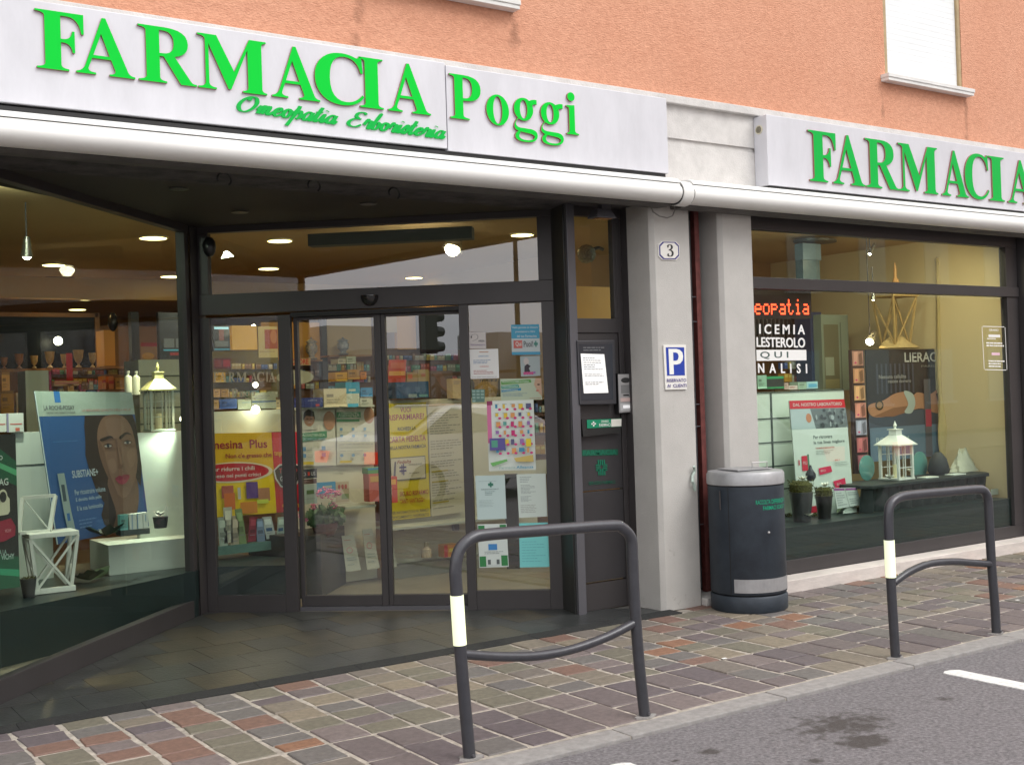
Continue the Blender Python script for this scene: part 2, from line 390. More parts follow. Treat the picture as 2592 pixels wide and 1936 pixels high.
for row in range(7):
    y0 = .004+row*.366; off = (.0 if row % 2 == 0 else .15)
    for cix in range(18):
        xa = .37+off+cix*.3045; P_ = [(xa, y0), (xa+.3015, y0), (xa+.3015, y0+.363), (xa, y0+.363)]
        P_ = clip_poly(P_, -.718, .696, wn[0]*2.975+wn[1]*2.245-.005); 
        if P_: P_ = clip_poly(P_, .66, .751, dn[0]*3.029+dn[1]*2.275-.005)
        if P_: P_ = clip_poly(P_, 1, 0, 5.43)
        if len(P_) >= 3:
            MB().prism(P_, -.02, .0105+random.uniform(-.0006, .0006), SL3 if random.random() < .28 else SL1).build('tile', ds)
for i in range(8):
    xa = .62+i*.612; xb = min(xa+.609, 5.5)
    vs = [(xa, -.103, -.02), (xb, -.103, -.02), (xb, .002, -.02), (xa, .002, -.02), (xa, -.103, .003), (xb, -.103, .003), (xb, .002, .0125), (xa, .002, .0125)]
    if i == 7: vs[5] = (xb+.03, -.1, .002)
    MB().add(vs, [(0, 3, 2, 1), (4, 5, 6, 7), (0, 1, 5, 4), (1, 2, 6, 5), (2, 3, 7, 6), (3, 0, 4, 7)], SL2).build('edge_tile', ds)

# ================================================================== BUILDING
STUC = mat('orange_stucco', (.67, .345, .225), .9, 0, .14, 30, .8, 60, stretch=(1, 1, 2.0), c2=(.56, .265, .165))
def worm(m):
    t = m.node_tree; b = t.nodes['Principled BSDF']; src = b.inputs['Base Color'].links[0].from_socket
    g = t.nodes.new('ShaderNodeNewGeometry'); n = t.nodes.new('ShaderNodeTexNoise'); n.inputs['Scale'].default_value = 1.4; n.inputs['Detail'].default_value = 3
    t.links.new(g.outputs['Position'], n.inputs['Vector'])
    r = t.nodes.new('ShaderNodeMapRange'); r.inputs[1].default_value = .35; r.inputs[2].default_value = .7; r.inputs[3].default_value = .0; r.inputs[4].default_value = .35
    mc = t.nodes.new('ShaderNodeMixRGB'); mc.blend_type = 'MULTIPLY'; mc.inputs[2].default_value = (.9, .78, .7, 1)
    t.links.new(n.outputs['Fac'], r.inputs[0]); t.links.new(r.outputs[0], mc.inputs[0]); t.links.new(src, mc.inputs[1]); t.links.new(mc.outputs[0], b.inputs['Base Color'])
worm(STUC)
stain_mix(STUC, [((4.35, 0, 3.9), (.09, 1, .32), .8), ((3.23, 0, 3.8), (.09, 1, .5), .8), ((8.01, 0, 3.8), (.06, 1, .45), .7), ((9.13, 0, 3.75), (.06, 1, .5), .75), ((6.2, 0, 3.6), (2.5, 1, .06), .2)], (.20, .085, .045), 9, .55)
CONC = mat('fascia_concrete', (.62, .60, .58), .85, 0, .14, 8, .3, 90); CONC2 = mat('pillar_concrete', (.47, .455, .43), .85, 0, .07, 5, .3, 140)
stain_mix(CONC2, [((5.55, 0, .42), (.12, 1, .12), .45), ((5.6, 0, 1.42), (.05, 1, .1), .4), ((5.6, 0, .06), (.5, 1, .1), .4), ((6.3, 0, 1.0), (.2, 1, .3), .2)], (.24, .215, .19), 28, .6)
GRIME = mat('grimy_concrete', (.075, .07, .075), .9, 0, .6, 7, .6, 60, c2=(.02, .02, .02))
STONEW = mat('sill_stone', (.72, .71, .69), .6, 0, .12, 6)
bld = thing('apartment_building', 'orange stuccoed building above the pharmacy with a pale concrete band', 'building', (4, .3, 2.8))
mb = MB(); xs = [-8, 3.32, 4.30, 8.055, 9.095, 20]; 
for i in range(5):
    if i in (1, 3): mb.box(xs[i], xs[i+1], .02, .35, 3.6, 4.04, STUC); mb.box(xs[i], xs[i+1], .02, .35, 5.55, 8, STUC)
    else: mb.box(xs[i], xs[i+1], .02, .35, 3.6, 8, STUC)
mb.build('wall', bld)
mb = MB().box(-8, 20, .012, .57, 2.842, 3.27, CONC).box(-8, 20, .028, .57, 3.27, 3.305, CONC).box(-8, 20, .012, .57, 3.305, 3.54, CONC)
mb.build('fascia', bld); MB().box(-8, 20, -.028, .34, 3.54, 3.598, CONC).build('cornice', bld, bevel=.006)
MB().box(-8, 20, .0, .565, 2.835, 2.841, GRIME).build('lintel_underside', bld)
MB().box(-8, .72, .02, .3, 0, 2.835, CONC2).build('side_wall', bld); MB().box(10.03, 20, .02, .3, 0, 2.835, CONC2).build('side_wall', bld)
SHUT = mat('roller_shutter', (.80, .82, .83), .5, 0, .05, 3); WOODF = mat('tan_window_frame', (.42, .31, .17), .6, 0, .2, 12)
for i, (x0, x1) in enumerate(((3.32, 4.30), (8.055, 9.095))):
    wf = MB()
    for a, b_ in ((x0+.004, x0+.038), (x1-.038, x1-.004)): wf.box(a, b_, .024, .12, 4.045, 5.54, WOODF)
    wf.box(x0+.04, x1-.04, .026, .12, 4.045, 4.072, WOODF); wo = wf.build('window', bld)
    sh = MB(); z = 4.078
    while z < 5.52: sh.box(x0+.041, x1-.041, .045, .1, z, z+.0465, SHUT); sh.box(x0+.041, x1-.041, .0463, .1, z+.0465, z+.048, SHUT); z += .048
    s_ = sh.build('shutter', wo)
    MB().box(x0-.055, x1+.055, -.055, .02, 3.985, 4.012, STONEW).box(x0-.06, x1+.06, -.062, .049, 4.012, 4.042, STONEW).build('sill', wo, bevel=.003)
# --- pillars
def pillar(x0, x1, label):
    t_ = MB().prism([(x0+.03, .0), (x1, .0), (x1, .34), (x0, .34), (x0, .03)], 0.0, 2.834, CONC2).build('concrete_pillar', bevel=.004)
    return tag(t_, label, 'pillar', 'pillars of the facade')
pillar(5.445, 5.80, 'grey concrete pillar with house number and blue parking sign')
pillar(6.10, 6.425, 'grey concrete pillar behind the round litter bin')
RUST = mat('red_oxide_steel', (.16, .045, .04), .6, .2, .35, 20, .2, 80)
gt = thing('steel_channel', 'red brown steel channel with thin rungs between the pillars', 'channel', (5.95, .2, 0))
MB().box(5.803, 5.862, .10, .14, .06, 2.83, RUST).build('angle_bar', gt); MB().box(5.985, 6.03, .14, .18, .06, 2.83, RUST).build('angle_bar', gt)
MB().box(5.803, 6.098, .26, .33, .0, 2.83, mat('channel_back', (.05, .045, .045), .7)).build('back_plate', gt); MB().box(5.87, 5.93, .18, .24, .05, 2.83, FRAME).build('back_bar', gt)
rg = MB()
for z in (.55, 1.26, 1.42, 2.02, 2.2): rg.tube([(5.86, .13, z), (5.99, .15, z)], .004, FRAME2, 5)
rg.tube([(5.925, .13, .1), (5.925, .13, 2.75)], .004, FRAME2, 5).build('rung', gt)
MB().prism([(5.81, -.05), (6.09, -.06), (6.09, .25), (5.81, .25)], 0, .055, CONC2).build('plinth', gt, bevel=.008)

# --- signs
PANEL = mat('sign_panel', (.62, .62, .66), .5, .1, .09, 5, .05, 40, stretch=(1, 1, .35)); PSIDE = mat('sign_side', (.50, .50, .54), .5, .2)
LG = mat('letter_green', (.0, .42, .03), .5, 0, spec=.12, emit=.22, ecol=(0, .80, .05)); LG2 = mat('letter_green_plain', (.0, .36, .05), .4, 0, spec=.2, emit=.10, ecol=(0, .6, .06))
LGE = mat('letter_edge', (.30, .12, .10), .5)
def qb(p0, p1, p2, n=6): return [((1-t)**2*p0[0]+2*t*(1-t)*p1[0]+t*t*p2[0], (1-t)**2*p0[1]+2*t*(1-t)*p1[1]+t*t*p2[1]) for t in [i/n for i in range(1, n+1)]]
def path(*c):      # tuples: point, or ('q', ctrl, end)
    P_ = []
    for e in c:
        if e[0] == 'q': P_ += qb(P_[-1], e[1], e[2])
        else: P_.append(e)
    return P_
def ellp(cx_, cy_, rx, ry, n=28): return [(cx_+rx*math.cos(2*math.pi*i/n), cy_+ry*math.sin(2*math.pi*i/n)) for i in range(n)]
Q = 'q'
GL = {}
GL['F'] = [[path((0, 1), (1, 1), (1, .66), (.95, .66), (Q, (.90, .93), (.66, .935)), (.52, .935), (.52, .54), (.58, .54), (Q, (.74, .55), (.76, .69)), (.81, .69), (.81, .32), (.76, .32), (Q, (.74, .47), (.58, .48)), (.52, .48), (.52, .1), (Q, (.52, .035), (.68, .03)), (.68, 0), (0.02, 0), (.02, .03), (Q, (.19, .04), (.19, .1)), (.19, .9), (Q, (.19, .965), (0, .97)))]]
GL['A'] = [[path((.45, 1), (.51, 1), (.88, .1), (Q, (.91, .035), (1, .03)), (1, 0), (.56, 0), (.56, .03), (Q, (.68, .035), (.655, .11)), (.59, .28), (.27, .28), (.21, .12), (Q, (.17, .04), (.33, .03)), (.33, 0), (0, 0), (0, .03), (Q, (.1, .04), (.15, .14))), [(.292, .335), (.43, .72), (.568, .335)]]]
GL['R'] = [[path((0, 1), (.45, 1), (Q, (.86, 1), (.86, .74)), (Q, (.86, .54), (.62, .49)), (.90, .07), (Q, (.93, .03), (1, .03)), (1, 0), (.72, 0), (.43, .475), (.36, .475), (.36, .1), (Q, (.36, .035), (.48, .03)), (.48, 0), (0, 0), (0, .03), (Q, (.13, .04), (.13, .1)), (.13, .9), (Q, (.13, .965), (0, .97))), path((.36, .94), (.42, .94), (Q, (.61, .94), (.61, .73)), (Q, (.61, .53), (.42, .53)), (.36, .53))]]
GL['M'] = [[path((0, 1), (.27, 1), (.52, .36), (.75, 1), (1, 1), (1, .97), (Q, (.93, .965), (.93, .9)), (.93, .1), (Q, (.93, .035), (1, .03)), (1, 0), (.64, 0), (.64, .03), (Q, (.72, .035), (.72, .1)), (.72, .80), (.47, .03), (.43, .03), (.155, .83), (.155, .12), (Q, (.155, .035), (.26, .03)), (.26, 0), (0, 0), (0, .03), (Q, (.105, .035), (.105, .12)), (.105, .9), (Q, (.1, .965), (0, .97)))]]
GL['C'] = [[path((.95, 1), (.98, .66), (.93, .66), (Q, (.87, .945), (.60, .945)), (Q, (.30, .945), (.30, .5)), (Q, (.30, .06), (.62, .06)), (Q, (.82, .06), (.96, .23)), (1, .20), (Q, (.86, -.01), (.55, -.01)), (Q, (.27, -.01), (.12, .16)), (Q, (0, .3), (0, .5)), (Q, (0, .71), (.13, .85)), (Q, (.28, 1.01), (.55, 1.01)), (Q, (.70, 1.01), (.82, .96)), (Q, (.89, .93), (.91, 1)))]]
GL['I'] = [[path((0, 1), (1, 1), (1, .97), (Q, (.78, .965), (.78, .9)), (.78, .1), (Q, (.78, .035), (1, .03)), (1, 0), (0, 0), (0, .03), (Q, (.22, .035), (.22, .1)), (.22, .9), (Q, (.22, .965), (0, .97)))]]
GL['P'] = [[path((0, 1), (.45, 1), (Q, (1, 1), (1, .71)), (Q, (1, .42), (.5, .42)), (.42, .42), (.42, .1), (Q, (.42, .035), (.62, .03)), (.62, 0), (0, 0), (0, .03), (Q, (.15, .04), (.15, .1)), (.15, .9), (Q, (.15, .965), (0, .97))), path((.42, .94), (.48, .94), (Q, (.72, .94), (.72, .71)), (Q, (.72, .48), (.48, .48)), (.42, .48))]]
GL['o'] = [[ellp(.5, .5, .5, .5), ellp(.5, .5, .2, .44)]]
GL['g'] = [[ellp(.42, .74, .42, .26), ellp(.42, .74, .16, .21)], [path((.62, .93), (Q, (.8, 1.0), (1, .985)), (1, .88), (Q, (.86, .9), (.74, .82)))],
           [path((.20, .52), (Q, (.05, .46), (.06, .40)), (Q, (.06, .33), (.25, .315)), (.70, .305), (Q, (1, .29), (1, .17)), (.90, .10), (Q, (.88, .20), (.60, .205)), (.2, .23), (Q, (-.04, .27), (.0, .37)), (Q, (.02, .45), (.16, .53)))],
           [path((1, .17), (Q, (.98, 0), (.48, 0)), (Q, (.02, 0), (.02, .12)), (Q, (.02, .2), (.2, .245)), (.25, .205), (Q, (.18, .16), (.18, .13)), (Q, (.2, .045), (.5, .045)), (Q, (.84, .045), (.87, .14)))]]
GL['i'] = [[ellp(.42, .895, .30, .105, 20)], [path((0, .68), (.68, .70), (.68, .1), (Q, (.7, .035), (1, .03)), (1, 0), (0, 0), (0, .03), (Q, (.22, .035), (.22, .1)), (.22, .6), (Q, (.22, .65), (0, .65)))]]
def letter(F, ch, u0, u1, z0, z1, n0, th, m, parent, name='letter'):
    mb = MB()
    for k, contour in enumerate(GL[ch]):
        nn = n0+th+k*.0009
        pts = [p for r in contour for p in r]; tri = tessellate_polygon([[Vector((a, b_, 0)) for a, b_ in r] for r in contour])
        W = lambda p, n: F.pt(u0+(u1-u0)*p[0], n, z0+(z1-z0)*p[1])
        mb.add([W(p, nn) for p in pts], tri, m)
        for r in contour:
            L_ = len(r); mb.add([W(p, nn) for p in r]+[W(p, n0) for p in r], [(i, (i+1) % L_, L_+(i+1) % L_, L_+i) for i in range(L_)], LGE)
    o = mb.build(name, parent, recalc=False); o['label'] = "green serif letter %s" % ch; return o
SN = .12
def zof(c, x, y): return FAC.uz(*K(c, x, y), SN+.01)[1]
def uof(c, x, y): return FAC.uz(*K(c, x, y), SN+.01)[0]
sr = uof('c2', 2070, 850)
s1 = thing('shop_sign', 'long pale shop sign with green lettering FARMACIA Poggi above the entrance', 'sign', (3, -.1, 3.01), 'signs above the shop')
seam = uof('c2', 694, 660)
MB().box(-3.5, seam-.003, -SN, .010, 3.030, 3.548, PANEL).build('sign_panel', s1, bevel=.004)
MB().box(seam+.003, sr, -SN, .010, 3.017, 3.535, PANEL).build('sign_panel', s1, bevel=.004)
zt, zb = zof('c1', 215, 52), zof('c1', 228, 420); zt2, zb2 = zof('c2', 445, 400), zof('c2', 455, 705)
zT, zB = (zt+zt2)/2, (zb+zb2)/2
for ch, c, a, b_, y in (('F', 'c1', 218, 520, 235), ('A', 'c1', 470, 835, 300), ('R', 'c1', 860, 1218, 340), ('M', 'c1', 1230, 1655, 400), ('A', 'c1', 1688, 1986, 460), ('C', 'c1', 1957, 2262, 490), ('I', 'c2', 148, 293, 530), ('A', 'c2', 322, 586, 560)):
    letter(FAC, ch, uof(c, a, y), uof(c, b_, y), zB, zT, SN, .014, LG, s1)
for ch, a, b_, t0, t1 in (('P', 708, 900, 464, 750), ('o', 935, 1075, 583, 787), ('g', 1108, 1250, 605, 890), ('g', 1275, 1412, 632, 910), ('i', 1432, 1507, 570, 843)):
    zz1, zz0 = zof('c2', (a+b_)/2, t0+8), zof('c2', (a+b_)/2, t1-4)
    letter(FAC, ch, uof('c2', a, (t0+t1)/2), uof('c2', b_, (t0+t1)/2), zz0, zz1, SN, .014, LG, s1)
# script line: pen strokes in an em box (x advance, x-height .45)
SG = {
 'O': (.95, [[(.62, .98), (.4, .95), (.16, .7), (.08, .35), (.22, .06), (.48, .04), (.72, .3), (.8, .65), (.66, .95), (.46, .9), (.42, .72)]]),
 'E': (.85, [[(.78, .88), (.62, 1.0), (.38, .92), (.34, .7), (.52, .56), (.62, .56)], [(.56, .56), (.26, .5), (.08, .26), (.2, .04), (.48, .02), (.7, .18)]]),
 'm': (.72, [[(0, .2), (.1, .42), (.06, .0)], [(.08, .2), (.24, .44), (.3, .36), (.24, .0)], [(.27, .2), (.44, .44), (.5, .36), (.46, .08), (.56, .02), (.72, .2)]]),
 'e': (.42, [[(0, .15), (.2, .24), (.3, .36), (.22, .45), (.08, .34), (.06, .12), (.18, .0), (.42, .18)]]),
 'o': (.44, [[(0, .16), (.08, .36), (.22, .45), (.1, .38), (.04, .15), (.14, .0), (.28, .08), (.33, .3), (.22, .44), (.44, .3)]]),
 'p': (.5, [[(0, .2), (.16, .52), (.2, .7)], [(.2, .62), (.08, .1), (-.06, -.42)], [(.08, .12), (.24, .42), (.36, .38), (.36, .12), (.24, .0), (.5, .16)]]),
 'a': (.5, [[(.36, .4), (.22, .45), (.06, .28), (.06, .06), (.18, .0), (.32, .2), (.4, .44), (.34, .1), (.4, .0), (.5, .16)]]),
 't': (.34, [[(0, .16), (.14, .45), (.24, .78), (.1, .12), (.16, .0), (.34, .18)], [(.02, .5), (.34, .54)]]),
 'i': (.27, [[(0, .18), (.12, .44), (.07, .1), (.12, .0), (.27, .18)], [(.16, .62), (.18, .66)]]),
 'r': (.4, [[(0, .18), (.12, .5), (.16, .4), (.3, .42), (.24, .1), (.3, .0), (.4, .18)]]),
 'b': (.44, [[(0, .2), (.16, .6), (.24, .92), (.14, .6), (.06, .12), (.16, .0), (.3, .12), (.3, .34), (.22, .42), (.44, .3)]]),
 's': (.34, [[(0, .16), (.2, .5), (.26, .2), (.16, .0), (.04, .06), (.34, .18)]]), ' ': (.5, [])}
def smooth(P_, n=5):
    out = []
    for i in range(len(P_)-1):
        p0 = P_[max(0, i-1)]; p1 = P_[i]; p2 = P_[i+1]; p3 = P_[min(len(P_)-1, i+2)]
        for j in range(n):
            t = j/n; out.append(tuple(.5*(2*p1[k]+(p2[k]-p0[k])*t+(2*p0[k]-5*p1[k]+4*p2[k]-p3[k])*t*t+(3*p1[k]-p0[k]-3*p2[k]+p3[k])*t**3) for k in (0, 1)))
    return out+[P_[-1]]
def script(F, s, u0, u1, zb0, zb1, size, n0, m, parent):
    tot = sum(SG[c][0] for c in s); x = 0; k = 0
    for c in s:
        adv, strokes = SG[c]; mb = MB()
        if c.islower(): strokes = [[(a_, b2*1.18) for a_, b2 in st] for st in strokes]
        for st in strokes:
            P_ = smooth(st); vs = []; fs = []; L_ = len(P_)
            for i, p in enumerate(P_):
                a = P_[max(0, i-1)]; b_ = P_[min(L_-1, i+1)]; dx, dy = b_[0]-a[0], b_[1]-a[1]; l = math.hypot(dx, dy)+1e-6; dx /= l; dy /= l
                wd = .030+.060*abs(dy)**1.5
                sh = lambda q: (q[0]+q[1]*.32, q[1])
                for sg in (1, -1):
                    q = sh((p[0]-dy*wd*sg, p[1]+dx*wd*sg)); f_ = (x+q[0])/tot; u = u0+(u1-u0)*f_; z = zb0+(zb1-zb0)*f_+q[1]*size
                    vs.append(F.pt(u, n0+.008+i*.00006+(k % 3)*.0004, z))
                for sg in (1, -1):
                    q = sh((p[0]-dy*wd*sg, p[1]+dx*wd*sg)); f_ = (x+q[0])/tot; vs.append(F.pt(u0+(u1-u0)*f_, n0, zb0+(zb1-zb0)*f_+q[1]*size))
            for i in range(L_-1):
                j = 4*i; fs += [(j, j+1, j+5, j+4), (j, j+4, j+6, j+2), (j+1, j+3, j+7, j+5)]
            mb.add(vs, fs, m); k += 1
        x += adv
        if strokes: mb.build('script_letter', parent, recalc=False)
p0 = K('c1', 1465, 710); p1 = K('c2', 690, 862)
script(FAC, 'Omeopatia Erboristeria', uof('c1', 1462, 690), uof('c2', 672, 850), zof('c1', 1465, 688), zof('c2', 680, 865), zof('c1', 1520, 618)-zof('c1', 1520, 720), SN, LG2, s1)
MB().box(-3.5, sr-.02, -.108, -.008, 2.952, 3.016, DARK).build('sign_shadow_strip', s1)  # dark strip stands for the shade between sign and awning
s2x = uof('c3', 622, 930)
s2 = thing('shop_sign', 'second pale shop sign with green FARMACIA above the right shop window', 'sign', (8, -.1, 3.01), 'signs above the shop')
MB().box(s2x, 13.0, -SN, .010, 3.010, 3.53, PANEL).build('sign_panel', s2, bevel=.004)
MB().box(s2x+.02, 13.0, -.108, -.008, 2.952, 3.009, DARK).build('sign_shadow_strip', s2)  # same dark strip for the shade under the second sign
zT, zB = (zof('c3', 900, 808)+zof('c3', 2165, 1000))/2, (zof('c3', 930, 1128)+zof('c3', 2050, 1255))/2
for ch, a, b_, y in (('F', 870, 1040, 965), ('A', 1020, 1218, 1000), ('R', 1225, 1428, 1020), ('M', 1430, 1672, 1050), ('A', 1697, 1862, 1085), ('C', 1843, 1992, 1105), ('I', 1992, 2087, 1120), ('A', 2108, 2275, 1140)):
    letter(FAC, ch, uof('c3', a, y), uof('c3', b_, y), zB, zT, SN, .014, LG2, s2)
# round vent on the left end face of sign 2
VW = mat('vent_cream', (.66, .62, .48), .6); yv, zv = -.045, 3.43
vt = MB().lathe((s2x-.006, yv, zv), [(.034, 0), (.034, .008)], VW, 20, axis='x'); vt = vt.build('end_vent', s2)
mb = MB()
for i in range(-3, 4):
    hw = math.sqrt(max(0, .026**2-(i*.007)**2)); mb.box(s2x-.008, s2x-.0062, yv-hw, yv+hw, zv+i*.007-.002, zv+i*.007+.002, mat('vent_slot', (.1, .09, .06), .8))
mb.build('slot', vt)
# --- awnings
AWN = mat('awning_white', (.78, .775, .75), .45, 0, .09, 3, stretch=(.5, 1, 3)); AWS = mat('awning_seam', (.03, .03, .03), .7); AWU = mat('awning_under', (.42, .41, .40), .7, 0, .1, 6)
def extr(mb, prof, x0, x1, m):
    n = len(prof); vs = [(x0, -a, z) for a, z in prof]+[(x1, -a, z) for a, z in prof]
    fs = [tuple(range(n)), tuple(range(n, 2*n))[::-1]]+[(i, n+i, n+(i+1) % n, (i+1) % n) for i in range(n)]
    return mb.add(vs, fs, m)
def awning(x0, x1, label, capside):
    t_ = thing('awning', label, 'awning', ((x0+x1)/2, -.15, 2.78), 'rolled up white awnings')
    extr(MB(), [(-.008, 2.942), (-.008, 2.978), (.19, 2.973), (.228, 2.958), (.242, 2.938), (.242, 2.9335), (.19, 2.936)], x0, x1, AWN).build('cover', t_, smooth=True)
    extr(MB(), [(-.006, 2.93), (.23, 2.93), (.23, 2.9345), (-.006, 2.94)], x0+.01, x1-.01, AWS).build('seam', t_)
    pr = [(.0, 2.929), (.236, 2.929)]
    for i in range(0, 13):
        a = math.radians(42-i*11.5); pr.append((.180+.084*math.cos(a), 2.869+.066*math.sin(a)))
    pr += [(.15, 2.806), (.15, 2.86), (.0, 2.86)]
    extr(MB(), pr, x0, x1, AWN).build('front_rail', t_, smooth=True)
    extr(MB(), [(.0, 2.858), (.148, 2.858), (.148, 2.80), (.10, 2.787), (.0, 2.795)], x0+.005, x1-.005, mat('awning_underside_shade', (.10, .095, .09), .8, 0, .3, 6)).build('underside', t_)  # underside coloured dark to stand for its shade
    return t_
jl = FAC.uz(*K('c2', 2150, 1200), .25)[0]; jr_ = FAC.uz(*K('c3', 160, 1215), .25)[0]
aw = awning(-3.5, jl, 'rolled up white awning cassette running above the entrance', 1)
awning(jr_, 14, 'rolled up white awning cassette running above the right shop window', 0)
cap = []
for i in range(22):
    a = 2*math.pi*i/22; cap.append((.15+.118*math.cos(a), 2.872+.082*math.sin(a)+.010*math.sin(2*a)))
mb = extr(MB(), cap, jl+.012, jr_-.012, AWN); o = mb.build('end_cap', aw, smooth=True)
mb = extr(MB(), [(.15+(a-.15)*.93, 2.868+(z-2.868)*.93) for a, z in cap], jl+.001, jr_-.001, AWS); mb.build('cap_gasket', aw)
RUB = mat('crank_eye_black', (.02, .02, .02), .5)
for i, (px_, py_, lb) in enumerate(((568, 452, 'black awning crank eye hanging under the lintel, leftmost of three'), (795, 468, 'black awning crank eye hanging under the lintel, middle of three'), (998, 488, 'black awning crank eye hanging under the lintel, nearest the door'))):
    c = onY(px_, py_, .12); 
    rg = [(c[0]+.048*math.cos(a), c[1]+.02*math.cos(a), c[2]-.005+.034*math.sin(a)) for a in [math.radians(-50+k*26) for k in range(11)]]
    tag(MB().tube(rg, .006, RUB, 6).tube([(c[0], c[1], c[2]+.03), (c[0], c[1], 2.836)], .005, RUB, 6).build('crank_eye'), lb, 'ring', 'awning crank eyes')
# --- notch soffit
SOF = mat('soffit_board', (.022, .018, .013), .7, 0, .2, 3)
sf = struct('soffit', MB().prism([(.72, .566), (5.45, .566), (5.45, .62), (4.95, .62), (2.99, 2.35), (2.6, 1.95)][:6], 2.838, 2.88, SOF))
for i, (px_, py_) in enumerate(((452, 478), (607, 537), (932, 516))):
    c = onZ(px_, py_, 2.835)
    tag(MB().lathe((c[0], c[1], 2.830), [(.055, 0), (.06, .004), (.06, .008)], mat('unlit_downlight', (.03, .03, .03), .4), 20).build('unlit_downlight'), ('small unlit round downlight in the entrance soffit, leftmost', 'small unlit round downlight in the soffit close to the corner post', 'small unlit round downlight in the soffit above the sliding doors')[i], 'downlight', 'unlit downlights in the soffit')

# ================================================================== SHOPFRONT
def pane(F, u0, u1, z0, z1, n, parent, name='pane', m=GLASS, th=.008): return MB().fbox(F, u0, u1, n-th, n, z0, z1, m).build(name, parent)
def bars(F, L, parent, name='frame', m=FRAME, bevel=.003):
    mb = MB()
    for a in L: mb.fbox(F, *a[:6], a[6] if len(a) > 6 else m)
    return mb.build(name, parent, bevel=bevel)
# left show window
w2 = thing('shop_window', 'tall left shop window running back at an angle to the dark corner post', 'shop window', WIN2.pt(-1.2, 0, 0))
bars(WIN2, [(-3.12, -.03, -.07, 0, .0, .132)], w2, 'bottom_rail'); bars(WIN2, [(-3.12, -.03, -.07, 0, 2.785, 2.899)], w2, 'top_rail')
bars(WIN2, [(-3.17, -3.11, -.07, .0, 0, 2.835)], w2, 'stile'); bars(WIN2, [(-.115, -.055, -.07, -.0, .133, 2.784)], w2, 'stile')
pane(WIN2, -3.109, -.117, .134, 2.783, -.03, w2, m=GLASS_L)
cp = MB().prism([WIN2.pt(-.05, .012, 0)[:2], WIN2.pt(.03, -.09, 0)[:2], DOOR.pt(.02, -.08, 0)[:2], DOOR.pt(-.004, .006, 0)[:2]], 0, 2.835, FRAME).build('corner_post', bevel=.003)
tag(cp, 'dark metal corner post between the angled shop window and the sliding doors', 'post')
# door wall
ent = thing('shop_entrance', 'grey metal entrance front with sliding glass doors, side panes and transom', 'entrance', DOOR.pt(1.3, 0, 0))
D = DOOR

def leafset(u0, u1, z0, z1, st, rb, rt, n, name, parent, ws=None, out=True):
    l, r = (st, st) if not hasattr(st, '__len__') else st
    o = bars(D, [(u0, u0+l, n-.05, n, z0, z1), (u1-r, u1, n-.05, n, z0, z1), (u0+l+.001, u1-r-.001, n-.05, n-.001, z0, z0+rb), (u0+l+.001, u1-r-.001, n-.05, n-.001, z1-rt, z1)], parent, name)
    pane(D, u0+l+.001, u1-r-.001, z0+rb+.001, z1-rt-.001, n-.025, o, m=GLASS_D); return o
leafset(.002, .685, .0, 2.168, (.07, .092), .132, .004, 0, 'fixed_pane', ent)
leafset(.690, 1.340, .035, 2.150, (.030, .048), .078, .020, -.062, 'sliding_door', ent)
leafset(1.346, 1.955, .035, 2.150, (.030, .034), .078, .020, -.062, 'sliding_door', ent)
MB().fbox(D, 1.3405, 1.3455, -.1, -.065, .036, 2.149, DARK).build('door_seal', ent)
leafset(1.930, 2.635, .0, 2.188, (.066, .110), .145, .004, 0, 'fixed_pane', ent)
MB().fbox(D, .688, 1.928, -.12, -.004, 2.151, 2.182, DARK).build('track', ent)
MB().fbox(D, .688, 1.928, -.12, -.03, .0, .034, FRAME2).build('threshold', ent)
bars(D, [(.0, 2.635, -.07, .004, 2.19, 2.338)], ent, 'header')
bars(D, [(.0, 2.66, -.07, .0, 2.792, 2.899), (.0, .078, -.07, 0, 2.339, 2.791), (2.512, 2.635, -.07, 0, 2.339, 2.791)], ent, 'transom_frame')
pane(D, .079, 2.511, 2.340, 2.790, -.03, ent, 'transom_pane', GLASS_D)
c = D.pt(1.285, .0, 2.252)
sn = MB().lathe((c[0], c[1], c[2]), [(.002, -.048), (.03, -.042), (.055, -.018), (.066, .012), (.066, .03)], mat('sensor_black', (.015, .015, .016), .15, coat=.6), 20).build('door_sensor', ent, smooth=True)

cb = MB().ball(D.px(*K('c6', 165, 215), .05), .05, mat('black_plastic', (.012, .012, .013), .3), 12, 1.5); tag(cb.build('security_camera', smooth=True), 'black rounded camera housing on the corner post above the doors', 'camera')
# side return and light post
pn = thing('night_service_panel', 'grey metal night service panel with small top window beside the pillar', 'panel', (5.2, .33, 0))
PF = YF(.33)
MB().prism([(4.985, .54), (4.925, .325), (4.96, .315), (5.03, .52)], 0, 2.835, mat('return_dark', (.035, .035, .033), .5)).build('return', pn)
MB().box(4.928, 4.996, .283, .310, 0.0, 2.835, FRAME2).build('post', pn, bevel=.004)
bars(PF, [(4.998, 5.44, -.05, 0, 2.765, 2.835), (5.40, 5.44, -.05, 0, .012, 2.764), (4.998, 5.399, -.05, 0, 1.95, 2.05), (5.37, 5.399, -.05, -.001, 2.051, 2.764, FRAME)], pn)
pane(PF, 4.998, 5.369, 2.052, 2.763, -.025, pn)
MB().fbox(PF, 4.998, 5.399, -.05, -.008, .012, .20, FRAME).build('kick_plate', pn)
MB().fbox(PF, 4.998, 5.396, -.05, -.006, .21, .838, mat('panel_dark', (.048, .045, .048), .45, .3, .1, 3)).build('door', pn, bevel=.003)
MB().fbox(PF, 4.998, 5.396, -.05, -.006, .846, 1.30, mat('panel_dark', (0, 0, 0))).build('drawer_front', pn, bevel=.003)
MB().fbox(PF, 4.998, 5.396, -.05, -.012, 1.31, 1.948, FRAME).build('back_panel', pn)
